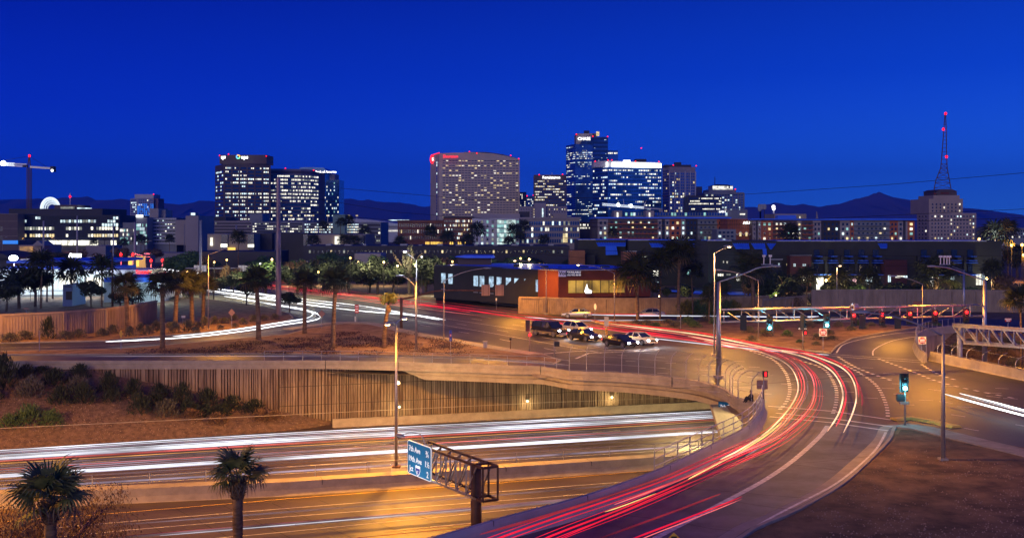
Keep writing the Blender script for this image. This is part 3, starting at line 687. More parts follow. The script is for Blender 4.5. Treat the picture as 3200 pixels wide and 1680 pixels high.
for i, x in enumerate(xs_):
    q = MB(); q.tube([gp_(x, yt(x)), gp_(x, yb_(x))], .045, 6); q.build('strut', m_steel, t)
    if i < 14:
        x2 = xs_[i+1]; q = MB()
        q.tube([gp_(x, yt(x)), gp_(x2, yb_(x2))] if x < 2670 else [gp_(x, yb_(x)), gp_(x2, yt(x2))], .035, 6); q.build('diagonal', m_steel, t)
for a_, b_ in (((2246,881),(2424,832)), ((3077,876),(2912,832))):
    A = gp_(*a_); Bp = P(b_[0], b_[1], A.y); m_ = MB(); d = 1 if Bp.x > A.x else -1
    m_.tube(smoothline([A, P(a_[0]+(b_[0]-a_[0])*.45, a_[1]-27, A.y), P(a_[0]+(b_[0]-a_[0])*.7, b_[1]+4, A.y), Bp-Vector((.4*d, 0, 0))], 4), .07, 8); m_.build('arm', m_steel, t, smooth=True)
    cobra(t, Bp, (d, 0, 0), False); lamp(Bp-Vector((0, 0, .4)), PW*1.1, SOD, spot='down')  # light added beneath an unlit gantry lamp head
GF = (-.18, -1, 0)
for i, (x, y, lit) in enumerate([(2402,1006,'green'), (2580,998,'green'), (2664,992,'red'), (2752,990,'red'), (2838,987,'red'), (2917,985,'red'), (3014,982,'red'), (2320,1003,None), (2690,1000,None), (2800,1000,None), (2506,1000,None)]):
    g = thing('traffic_signal', ['signal with brilliant cyan-green light nearest the left gantry post', 'signal with cyan-green light above the do not enter sign', 'first red signal from the left, at the gantry flange', 'second red signal from the left on the gantry', 'third red signal from the left on the gantry', 'fourth red signal from the left on the gantry', 'red signal nearest the right gantry post', 'unlit signal seen from behind by the left gantry post', 'back of a dark signal right of the flange', 'back of a dark signal between the second and third red', 'dark signal turned sideways above the one way sign'][i], 'traffic signal', tuple(gp_(x, y)), 'signals hung on the wide gantry')
    signal_head(g, gp_(x, y)-Vector((0, .45, .1)), GF if lit else ((1, .4, 0) if i == 10 else (.2, 1, 0)), lit)
    q = MB(); q.bar(gp_(x, y)-Vector((0, .45, 0)), gp_(x, yb_(x)), .06); q.build('bracket', m_steel, g)
# cameras and detectors on the luminaire arms
for A, label in ((P(2397, 826, L0.y), 'pair of detector cameras standing on the left gantry lamp arm'), (P(2953, 826, R0.y), 'cluster of detector cameras on the right gantry lamp arm')):
    g = thing('camera_cluster', label, 'camera', tuple(A)); q = MB(); q.box(A.x-.55, A.y-.05, A.z-.03, A.x+.55, A.y+.05, A.z+.03); q.build('bracket', m_steel, g)
    for dx in (-.45, -.1, .2, .45) if A.x > 40 else (-.3, .3):
        q = MB(); q.tube([A+Vector((dx, 0, 0)), A+Vector((dx, 0, .75))], .05, 6); q.box(A.x+dx-.12, A.y-.2, A.z+.7, A.x+dx+.12, A.y+.15, A.z+.9); q.build('camera', m_white, g)
# tall camera pole
B = G(3012, 1020); t = thing('camera_pole', 'tall slim white pole with a short hooked top behind the gantry', 'pole', tuple(B))
p = MB(); p.tube([B, P(3012, 843, B.y)], [.16, .13], 10); p.build('pole', m_steel, t, smooth=True)
p = MB(); p.tube([P(3012, 846, B.y), P(2975, 832, B.y)], .06, 6); p.build('arm', m_steel, t)
# wires and poles on thin supports
def signal_post(label, bx, by, ty, lit, face, ped=None, extra=None):
    B = G(bx, by); Y = B.y; t = thing('signal_post', label, 'traffic signal', tuple(B)); top = ZZ(ty, Y)
    p = MB(); p.tube([B, (B.x, Y, top)], [.07, .055], 8); p.build('pole', m_pole, t, smooth=True)
    return t, B, top
t, B, top = signal_post('slim signal post with glowing red lamp beside the stopped vehicles', 1655, 1100, 1000, 'red', None)
q = MB(); c = P(1649, 1017, B.y); q.obox(c, (.24, 0, 0), (0, .12, 0), (0, 0, .62)); q.build('signal_back', m_black, t)
c = P(1656, 1045, B.y-.15); q = MB(); q.obox(c, (.2, 0, 0), (0, .1, 0), (0, 0, .22)); q.build('signal_head', m_black, t)
q = MB(); q.ball(c-Vector((0, .12, 0)), .15, 10, 6); q.build('signal_lens', e_redsig, t, smooth=True); lamp(c-Vector((0, .5, 0)), 120, (1, .05, .04), r=.1)
t, B, top = signal_post('pedestrian signal post with a box seen from the side, in front of the dark sedan', 1732, 1120, 1066, None, None)
c = P(1740, 1074, B.y); q = MB(); q.box(c.x-.28, c.y-.2, c.z-.25, c.x+.28, c.y+.2, c.z+.25); q.build('signal_box', m_black, t)
t, B, top = signal_post('pedestrian signal post with a red hand at the bridge corner', 2386, 1262, 1160, None, None)
c = P(2386, 1166, B.y-.1); q = MB(); q.box(c.x-.05, c.y-.15, c.z-.28, c.x+.32, c.y+.15, c.z+.22); q.build('signal_box', m_black, t)
q = MB(); q.box(c.x+.08, c.y-.17, c.z-.2, c.x+.2, c.y-.155, c.z+.12); q.build('hand_symbol', e_redsig, t)
c = P(2382, 1201, B.y+.1); q = MB(); q.obox(c, (.44, 0, 0), (0, .012, 0), (0, 0, .36)); q.build('sign_back', m_sign_back, t)
t, B, top = signal_post('signal post with bright blue-green lamp on the near right corner', 2828, 1333, 1172, None, None)
c = P(2825, 1195, B.y-.1); q = MB(); q.obox(c, (.32, 0, 0), (0, .03, 0), (0, 0, .66)); q.build('backplate', m_black, t)
signal_head(t, c-Vector((0, .1, 0)), (-.1, -1, 0), 'green', h=1.05, backplate=False)
c = P(2815, 1241, B.y-.1); q = MB(); q.box(c.x-.3, c.y-.15, c.z-.24, c.x+.25, c.y+.15, c.z+.22); q.build('signal_box', m_black, t)
c = P(2826, 1258, B.y-.1); q = MB(); q.box(c.x-.35, c.y-.12, c.z-.08, c.x+.3, c.y+.12, c.z+.1); q.build('bracket', m_sign_back, t)
t, B, top = signal_post('post with one way sign and pedestrian signal under the gantry', 2509, 1095, 1030, None, None)
c = P(2507, 1026, B.y-.12); q = MB(); q.obox(c, (.5, 0, 0), (0, .012, 0), (0, 0, .16)); q.build('sign_panel', m_black, t)
text('ONE WAY', (c.x-.28, c.y-.02, c.z-.07), (1, 0, 0), (0, 0, 1), .17, m_sign_white, t)
q = MB(); q.plate([(c.x-.46, c.y-.02, c.z), (c.x-.32, c.y-.02, c.z+.1), (c.x-.32, c.y-.02, c.z-.1)], (0, -.01, 0)); q.build('arrow', m_sign_white, t)
c = P(2516, 1039, B.y-.1); q = MB(); q.box(c.x-.22, c.y-.12, c.z-.22, c.x+.22, c.y+.12, c.z+.22); q.build('signal_box', m_black, t)
q = MB(); q.box(c.x-.08, c.y-.14, c.z-.14, c.x+.1, c.y-.125, c.z+.14); q.build('hand_symbol', e_redsig, t)
# signs
def sign(label, bx, by, cx, cy, w, h, shape='rect', m=None, txt=None, tm=None, edge=None, zb=0.0, cat='sign', tsize=None, poleM=None):
    B = G(bx, by, zb); Y = B.y; t = thing('road_sign', label, cat, tuple(B)); c = P(cx, cy, Y-.06)
    W2 = w/2*Y/F; H2 = h/2*Y/F
    p = MB(); p.tube([B, (B.x, Y, c.z+(H2 if shape != 'diamond' else H2*.7))], .035, 6); p.build('pole', poleM or m_steel, t)
    if shape == 'rect': o = [(-1, -1), (1, -1), (1, 1), (-1, 1)]
    elif shape == 'diamond': o = [(0, -1), (1, 0), (0, 1), (-1, 0)]
    else: o = [(cos(2*pi*i/20), sin(2*pi*i/20)) for i in range(20)]
    q = MB(); q.plate([(c.x+u*W2, c.y, c.z+v*H2) for u, v in o], (0, -.015, 0)); q.build('panel', m or m_sign_back, t)
    if txt:
        for i, (s, sz, dz) in enumerate(txt): text(s, (c.x, c.y-.02, c.z+dz*H2), (1, 0, 0), (0, 0, 1), sz*H2, tm or m_sign_white, t, align='CENTER')
    return t, c, W2, H2
for lab, bx, by, cx, cy in (('do not enter sign in front of the dirt wedge beneath the second cyan signal', 2572, 1097, 2572, 1038), ('do not enter sign on the curved off-ramp barrier', 2880, 1122, 2882, 1063)):
    t, c, w, h = sign(lab, bx, by, cx, cy, 25, 24, m=m_white)
    q = MB(); q.plate([(c.x+w*.86*cos(2*pi*i/24), c.y-.02, c.z+h*.86*sin(2*pi*i/24)) for i in range(24)], (0, -.01, 0)); q.build('red_disc', m_sign_red, t)
    q = MB(); q.box(c.x-w*.62, c.y-.05, c.z-h*.12, c.x+w*.62, c.y-.035, c.z+h*.14); q.build('white_bar', m_sign_white, t)
    text('DO NOT', (c.x, c.y-.04, c.z+h*.3), (1, 0, 0), (0, 0, 1), h*.42, m_sign_white, t, align='CENTER'); text('ENTER', (c.x, c.y-.04, c.z-h*.55), (1, 0, 0), (0, 0, 1), h*.42, m_sign_white, t, align='CENTER')
sign('red wrong way sign by the back road at right', 3150, 1022, 3150, 999, 19, 11, m=m_sign_red, txt=[('WRONG', .95, .12), ('WAY', .95, -.8)])
sign('tan diamond warning sign seen from behind, right of the looping slip road', 1005, 1028, 1005, 980, 24, 24, 'diamond')
sign('tan diamond sign seen from behind in the left verge shrubs', 724, 1027, 724, 976, 22, 24, 'diamond')
sign('yellow diamond warning sign in front of the left slip road', 378, 1096, 378, 1043, 11, 26, 'diamond', m=m_sign_yel)
sign('leaning edge-on diamond sign at the far left verge', 123, 1100, 124, 1040, 6, 22, 'diamond')
sign('pink diamond sign back in front of the dark building', 1315, 950, 1315, 907, 12, 17, 'diamond')
t, c, w, h = sign('pair of red and white signs at the road edge left of the yellow palm', 1115, 1007, 1115, 965, 12, 26, m=m_sign_red)
for dz in (-.6, .02, .6):
    q = MB(); q.box(c.x-w*.7, c.y-.04, c.z+h*(dz-.06), c.x+w*.7, c.y-.02, c.z+h*(dz+.06)); q.build('white_bar', m_sign_white, t)
t, c, w, h = sign('blue interstate shield sign stack on the island', 1408, 1115, 1408, 1048, 8, 34, m=m_sign_blue)
q = MB(); q.plate([(c.x+w*.8*u, c.y-.03, c.z+h*v) for u, v in ((-.8, .3), (.8, .3), (.7, -.1), (0, -.3), (-.7, -.1))], (0, -.01, 0)); q.build('shield', m_sign_red, t)
text('10', (c.x, c.y-.05, c.z-.02), (1, 0, 0), (0, 0, 1), h*.3, m_sign_white, t, align='CENTER'); text('/', (c.x, c.y-.03, c.z-h*.85), (1, 0, 0), (0, 0, 1), h*.35, m_sign_white, t, align='CENTER')
sign('tiny white sign by the left verge palms', 571, 1012, 573, 989, 12, 7, m=m_white)
sign('small tan street-name plate behind the sound wall at left', 82, 985, 82, 964, 16, 5, m=m_sign_back)
sign('small striped object marker post sign left of the palm island', 1115-5, 1010, 1110, 996, 3, 16, m=m_white)
t, c, w, h = sign('silver sign back over a black and yellow hazard marker by the median nose', 1895, 1051, 1895, 1004, 14, 30, m=m_grey)
q = MB(); c2 = P(1895, 1036, c.y); q.obox(c2, (.16, 0, 0), (0, .012, 0), (0, 0, .42)); q.build('hazard_marker', m_sign_yel, t)
for i in range(4): q = MB(); z = c2.z-.34+i*.2; q.plate([(c2.x-.16, c2.y-.02, z), (c2.x+.16, c2.y-.02, z-.1), (c2.x+.16, c2.y-.02, z-.01), (c2.x-.16, c2.y-.02, z+.09)], (0, -.005, 0)); q.build('black_stripe', m_black, t)
sign('small octagonal sign before the tan wall', 1842, 978, 1842, 943, 5, 12, 'round', m=m_sign_red)
sign('narrow oval sign seen edge-on near the parked sedan', 1859, 1000, 1860, 958, 8, 20, 'round', m=m_white)
sign('small white sign on a post before the dark building wall', 1551, 968, 1551, 935, 4, 8, m=m_white)
sign('thin marker sign on the dirt wedge', 2127, 1030, 2127, 987, 4, 6, m=m_sign_back)
sign('diamond sign before the far shrubs behind the gantry', 2477, 980, 2477, 945, 7, 12, 'diamond', m=m_sign_back)
sign('small yellow triangle-like sign beyond the gantry flange', 2626, 1005, 2626, 968, 10, 10, 'diamond', m=m_sign_yel)
t, c, w, h = sign('warning sign with its tip just showing at the bottom edge of the ramp', 2106, 1760, 2106, 1690, 60, 56, 'diamond', m=m_sign_yel)
q = MB(); q.box(c.x-.12, c.y-.03, c.z-.1, c.x+.12, c.y-.016, c.z+.22); q.build('symbol', m_black, t)
t, c, w, h = sign('tall wooden-framed board with slats behind the gantry at right', 2868, 1022, 2868, 958, 28, 34, m=m_brown)
for i in range(9): q = MB(); q.box(c.x-w*1.05, c.y-.06, c.z-h+i*h*.22, c.x+w*1.05, c.y-.02, c.z-h+i*h*.22+h*.12); q.build('slat', m_sign_back, t)
# big cantilever freeway sign
Ys = 65.0; A = P(1490, 1455, 65.0); t = thing('overhead_sign_support', 'rusty brown cantilever truss on a thick round post by the freeway', 'sign support', (WX(1488, 65), 65, ZF))
zt = A.z; zb_ = ZZ(1558, 65); ex = Vector((WX(1350, 69.7)-WX(1490, 65), 4.7, 0)); exn = ex.normalized(); nn = Vector((-exn.y, exn.x, 0))
if nn.y > 0: nn = -nn
bp = Vector((WX(1490, 65), 65, 0)); dep = 1.0
p = MB(); p.tube([(WX(1488, 65.6), 65.6, ZF), (WX(1488, 65.6), 65.6, zt-.1)], [.34, .3], 20); p.build('post', m_brown, t, smooth=True)
# end frame
fr = MB(); W_ = -nn*dep
c0 = bp+Vector((0, 0, 0)); near0 = [bp-exn*.25, bp-exn*.25+W_, ]
for q0 in (bp+exn*.35, bp-exn*.7):
    for w0 in (Vector((0, 0, 0)), W_): fr.bar(q0+w0+Vector((0, 0, zb_)), q0+w0+Vector((0, 0, zt)), .12)
for z in (zb_, zt):
    for w0 in (Vector((0, 0, 0)), W_): fr.bar(bp+exn*.35+w0+Vector((0, 0, z)), bp-exn*.7+w0+Vector((0, 0, z)), .13)
    for q0 in (bp+exn*.35, bp-exn*.7): fr.bar(q0+Vector((0, 0, z)), q0+W_+Vector((0, 0, z)), .13)
fr.build('end_frame', m_brown, t)
Lt = ex.length+2.4
for w0 in (Vector((0, 0, 0)), W_):
    for z in (zb_, zt): q = MB(); q.bar(bp+w0+Vector((0, 0, z)), bp+w0+exn*Lt+Vector((0, 0, z)), .13); q.build('chord', m_brown if w0.length > 0 or z == zt else m_steel, t)
    for i in range(6):
        a = bp+w0+exn*(i*1.25); b_ = bp+w0+exn*((i+1)*1.25)
        q = MB(); q.bar(b_+Vector((0, 0, zb_)), b_+Vector((0, 0, zt)), .09); q.build('strut', m_steel, t)
        q = MB(); q.bar(a+Vector((0, 0, zt if i % 1 == 0 else zb_)), b_+Vector((0, 0, zb_)), .07); q.build('diagonal', m_steel, t)
for i in range(7):
    a = bp+exn*(i*1.25)
    for z in (zb_, zt): q = MB(); q.bar(a+Vector((0, 0, z)), a+W_+exn*(1.0 if i < 6 else 0)+Vector((0, 0, z)), .06); q.build('cross_brace', m_steel if z == zb_ else m_brown, t)
sg = thing('freeway_sign', 'blue-green freeway guide sign listing 7th Ave, 19th Ave and Jct 17', 'road sign', tuple(bp+exn*7+Vector((0, 0, zb_))))
s0 = bp+exn*(ex.length-.15)+nn*.14   # right edge
Ls = 3.25; zt2 = ZZ(1398, s0.y); zb2 = ZZ(1506, s0.y)
def SP(u, v): return s0+exn*(Ls*(1-u))+Vector((0, 0, zb2+(zt2-zb2)*v))
def rr_(u0, v0, u1, v1, r=.05):
    pts = []; ru = r*.75; rv = r
    for cx_, cy_, a0 in ((u1-ru, v1-rv, 0), (u0+ru, v1-rv, 90), (u0+ru, v0+rv, 180), (u1-ru, v0+rv, 270)):
        for k in range(5): a = radians(a0+k*22.5); pts.append((cx_+ru*cos(a), cy_+rv*sin(a)))
    return pts
q = MB(); q.plate([SP(*p) for p in rr_(0, 0, 1, 1, .08)], -nn*.05); q.build('border', m_sign_white, sg)
q = MB(); q.plate([SP(*p)+nn*.012 for p in rr_(.018, .025, .982, .975, .07)], -nn*.01); q.build('panel', m_sign_green, sg)
ru = -exn
for s, u, v, sz in (('7th Ave', .07, .70, .50), ('¾', .78, .68, .56), ('19th Ave', .05, .40, .50), ('1½', .74, .39, .52), ('Jct', .10, .11, .50), ('2', .82, .09, .54)):
    text(s, tuple(SP(u, v)+nn*.02), ru, (0, 0, 1), sz, m_sign_white, sg, extrude=.008, bold=.012)
q = MB(); q.plate([SP(.46+.10*a, .19+.15*b)+nn*.03 for a, b in ((-1, .9), (-.5, 1), (0, .88), (.5, 1), (1, .9), (1, 0), (.6, -.7), (0, -1.05), (-.6, -.7), (-1, 0))], -nn*.01); q.build('shield', m_sign_white, sg)
q = MB(); q.plate([SP(.46+.085*a, .19+.125*b)+nn*.036 for a, b in ((-1, .5), (1, .5), (1, 0), (.6, -.7), (0, -1.05), (-.6, -.7), (-1, 0))], -nn*.004); q.build('shield_field', m_sign_blue, sg)
text('17', tuple(SP(.405, .10)+nn*.045), ru, (0, 0, 1), .26, m_sign_white, sg, extrude=.006, bold=.01)
hp = s0+exn*2.9+nn*.7+Vector((0, 0, zt2+.35)); q = MB(); q.tube(smoothline([s0+exn*1.2-nn*.2+Vector((0, 0, zt2)), s0+exn*1.4+Vector((0, 0, zt2+.6)), s0+exn*2.2+nn*.4+Vector((0, 0, zt2+.62)), hp], 4), .03, 6); q.build('lamp_arm', m_steel, sg)
cobra(sg, hp, (exn.x, exn.y, 0), False); lamp(tuple(s0+exn*1.6+nn*2.6+Vector((0, 0, zb2-.4))), 260, (.8, .95, 1), r=.4, spot=100, aim=tuple(SP(.5, .5)))
# back of the big truss sign at right
Yt = 100.0; t = thing('sign_truss', 'box truss of a freeway sign rising above the right-hand bridge barrier', 'sign support', tuple(P(3000, 1040, 114)))
def tr(x, y, Y): return P(x, y, Y)
tops = [(2978,1018),(3080,1024),(3200,1032),(3330,1040)]; Yt0, Yt1 = 118, 92
def tz(u, y, dy=0): Yv = Yt0+(Yt1-Yt0)*u; return P(2978+352*u, y, Yv+dy)
for dy, dpx in ((0, 0), (2.2, -6)):
    for y0, y1 in ((1018, 1042), (1072, 1094)):
        q = MB(); q.bar(tz(0 if y0 < 1050 else .1, y0+dpx, dy), tz(1, y1+dpx, dy), .2); q.build('chord', m_steel, t)
    for i in range(9):
        u = i/9; ya = 1018+24*u+dpx; yb2 = 1072+22*min(1, u+.12)+dpx
        q = MB(); q.bar(tz(u, ya, dy), tz(min(1, u+.12), yb2, dy), .15); q.build('diagonal', m_steel, t)
        q = MB(); q.bar(tz(min(1, u+.1), 1018+24*min(1, u+.1)+dpx, dy), tz(min(1, u+.1), yb2, dy), .11); q.build('strut', m_steel, t)
for i in range(6):
    u = i/6; q = MB(); q.bar(tz(u, 1018+24*u, 0), tz(u, 1012+24*u, 2.2), .1); q.build('cross_brace', m_steel, t)
p = MB(); pb_ = tz(.06, 1080, 1); p.tube([(pb_.x, pb_.y, ZF), (pb_.x, pb_.y, tz(.06, 1022, 1).z)], .28, 12); p.build('post', m_steel, t)
# steel transmission pole and wooden poles
B = G(870, 988); t = thing('transmission_pole', 'massive weathered steel transmission pole with a violet cast rising above the skyline', 'utility pole', tuple(B))
p = MB(); p.tube([B, P(870, 556, B.y)], [.46, .36], 12); p.build('pole', mat('violet_steel', (.26, .19, .20), .4, .75, var=.3, vscale=1.5, bump=.3, stretch=(1, 1, .15)), t, smooth=False)
for y in (604, 630, 656):
    q = MB(); q.bar(P(838, y, B.y), P(862, y, B.y), .09); q.build('crossarm', m_brown, t)
    if y > 610: q = MB(); q.bar(P(878, y, B.y), P(902, y, B.y), .09); q.build('crossarm', m_brown, t)
def tpole(label, x, by, ty, w, m, arms=(), cat='utility pole'):
    B = G(x, by); t = thing('utility_pole', label, cat, tuple(B)); p = MB(); p.tube([B, P(x, ty, B.y)], [w, w*.7], 8); p.build('pole', m, t, smooth=True)
    for y, a0, a1 in arms: q = MB(); q.bar(P(x+a0, y, B.y), P(x+a1, y, B.y), .1); q.build('crossarm', m, t)
    return t
m_bpole = mat('blue_grey_pole', (.30, .29, .33), .6, .2, var=.15, vscale=2)
tpole('pale blue-grey pole in front of the louvred office building', 627, 930, 688, .30, m_bpole)
tpole('violet pole rising past the red signals', 421, 843, 694, .45, m_bpole)
tpole('blue-grey pole in front of the dark office, middle one', 241, 830, 674, .4, m_bpole)
tpole('blue-grey pole in front of the dark office, left one', 136, 830, 690, .45, m_bpole)
tpole('blue-grey pole at the right end of the dark office', 354, 880, 698, .22, m_bpole)
tpole('thin blue pole in front of the dark blue hall', 738, 800, 702, .5, m_bpole)
tpole('thin pole before the parking structure', 895, 800, 712, .5, m_bpole)
tpole('thin pole left of the pink stucco block', 995, 800, 712, .5, m_bpole)
tpole('black wooden pole left of the lit white yard', 165, 935, 795, .2, m_wood, [(800, -6, 6)])
tpole('second black wooden pole in the left yard', 351, 965, 800, .2, m_wood)
tpole('short dark post at the left of the lit yard', 147, 945, 868, .17, m_wood)
tpole('thin white pole behind the palm at the left shop', 576, 800, 700, .2, m_bpole)
# wires
def wire(label, pts, r=.035, m=None):
    mb = MB(); mb.tube([P(x, y, Y) for x, y, Y in pts], r, 5); o = mb.build('power_line', m or m_black); tag(o, label, 'power line', 'overhead power lines'); return o
wire('upper power line crossing the sky to the right edge', [(1062,588,190),(1500,625,200),(2328,607,190),(2760,578,175),(3200,540,160),(3600,500,150)])
wire('middle power line in front of the old hotel tower', [(1620,700,190),(2550,684,180),(3000,662,165),(3200,653,160),(3600,640,150)])
wire('lower power line in front of the old hotel tower', [(1700,712,190),(2900,690,170),(3200,680,160),(3600,668,150)])
wire('low power line across the condo roofs', [(1600,772,190),(2300,798,180),(3200,800,160)], .03)
wire('lowest power line across the condo walls', [(1400,768,180),(1900,812,170),(2500,828,165),(3200,832,160)], .03)
wire('power line from the steel pole to the hotel', [(880,604,176),(1250,664,178),(1600,690,180)], .03)
wire('lower power line right of the steel pole', [(880,656,176),(1250,692,178),(1700,720,180)], .03)
# thin cable over the freeway slope
mb = MB(); mb.tube([P(-60, 1340, 100), P(900, 1295, 108), P(1700, 1257, 118), P(2150, 1240, 126)], .03, 5); tag(mb.build('cable', m_conc), 'pale cable strung low along the ribbed wall and slope', 'cable')
# small street furniture
def box_thing(name, label, cat, x, y, w, h, d, m, zb=0.0):
    B = G(x, y, zb); t = thing(name, label, cat, tuple(B)); W = w*B.y/F; H = h*B.y/F
    b = MB(); b.box(B.x-W/2, B.y, zb, B.x+W/2, B.y+d, zb+H); b.build('body', m, t)
    b = MB(); b.box(B.x-W/2-.04, B.y-.04, zb+H, B.x+W/2+.04, B.y+d+.04, zb+H+.06); b.build('lid', m, t)
    b = MB(); b.box(B.x-.012, B.y-.012, zb+.1, B.x+.012, B.y-.002, zb+H-.08); b.build('door_seam', m_dark, t)
    return t
box_thing('utility_cabinet', 'pale double-door utility cabinet against the left sound wall', 'cabinet', 267, 1040, 25, 26, .7, m_white)
box_thing('utility_cabinet', 'small grey control cabinet on the paved tip of the island', 'cabinet', 1516, 1090, 12, 22, .5, m_grey)
B = G(1595, 1094); t = thing('bollard_sign', 'short brown post with a small dark box on the island tip', 'post', tuple(B)); p = MB(); p.tube([B, P(1595, 1060, B.y)], .05, 6); p.build('pole', m_brown, t); p = MB(); c = P(1595, 1058, B.y); p.box(c.x-.12, c.y-.1, c.z-.14, c.x+.12, c.y+.1, c.z+.1); p.build('box', m_black, t)

street_light('shoulder lamp pole beside the near freeway lanes, left of the frame', 1600, 1000, 700, [(1640,690)], power=0)
o = [o for o in COL.objects if o.get('label', '').startswith('shoulder lamp pole')][0]; o.location = (-33, 54, ZF); lamp((-32, 54, 5.2), 11000, SOD, r=.3)
# ---------------------------------------------------------------- vehicles
def carpaint(n, c, r=.25, met=.3): return mat(n, c, r, met, spec=.6)
p_black = carpaint('black_car_paint', (.012, .011, .012)); p_navy = carpaint('charcoal_car_paint', (.03, .028, .03)); p_white = carpaint('white_car_paint', (.6, .58, .54), .3, .1)
p_silver = carpaint('silver_car_paint', (.32, .32, .34), .3, .6); p_tan = carpaint('tan_trim_paint', (.25, .2, .14))
m_tyre = mat('tyre_rubber', (.012, .012, .012), .9); m_rim = mat('alloy_rim', (.5, .5, .52), .3, .8)
def loft(stations, k=None):
    mb = MB(); n = len(stations[0])
    vs = [v for s in stations for v in s]
    fs = [(i*n+j, i*n+(j+1) % n, (i+1)*n+(j+1) % n, (i+1)*n+j) for i in range(len(stations)-1) for j in range(n)]
    fs += [tuple(range(n))[::-1], tuple((len(stations)-1)*n+j for j in range(n))]
    mb.add(vs, fs); return mb
def sect(x, z0, zs, zt, w, wt):   # hexagonal body section: sill, shoulder, top
    return [(x, -w*.94, z0), (x, -w, (z0+zs)/2), (x, -w*.97, zs), (x, -wt, zt), (x, wt, zt), (x, w*.97, zs), (x, w, (z0+zs)/2), (x, w*.94, z0)]
wheel_me = {}
def wheel(t, x, y, r):
    if 'w' not in wheel_me:
        q = MB(); k = 18
        prof = [(-.11, .80), (-.11, .97), (-.07, 1.0), (.07, 1.0), (.11, .97), (.11, .80)]; vs = [(rr*.33*cos(2*pi*j/k), o, rr*.33*sin(2*pi*j/k)) for o, rr in prof for j in range(k)]
        q.add(vs, [(i*k+j, i*k+(j+1) % k, (i+1)*k+(j+1) % k, (i+1)*k+j) for i in range(5) for j in range(k)]+[tuple(range(k)), tuple(5*k+j for j in range(k))]); wheel_me['w'] = q.mesh('tyre', m_tyre)
        q = MB()
        for s in (-1, 1):
            q.ball((0, s*.10, 0), .07, 8, 4, sc=(1, .5, 1))
            for j in range(6):
                a = 2*pi*j/6; q.bar((0, s*.115, 0), (.25*cos(a), s*.115, .25*sin(a)), .035, .07)
            q.tube([(.25*cos(2*pi*j/16), s*.112, .25*sin(2*pi*j/16)) for j in range(17)], .02, 5, cap=False)
        wheel_me['r'] = q.mesh('rim', m_rim)
    w = link('wheel', wheel_me['w'], t, loc=(x, y, r)); w.scale = (r/.33,)*3; link('rim', wheel_me['r'], w)
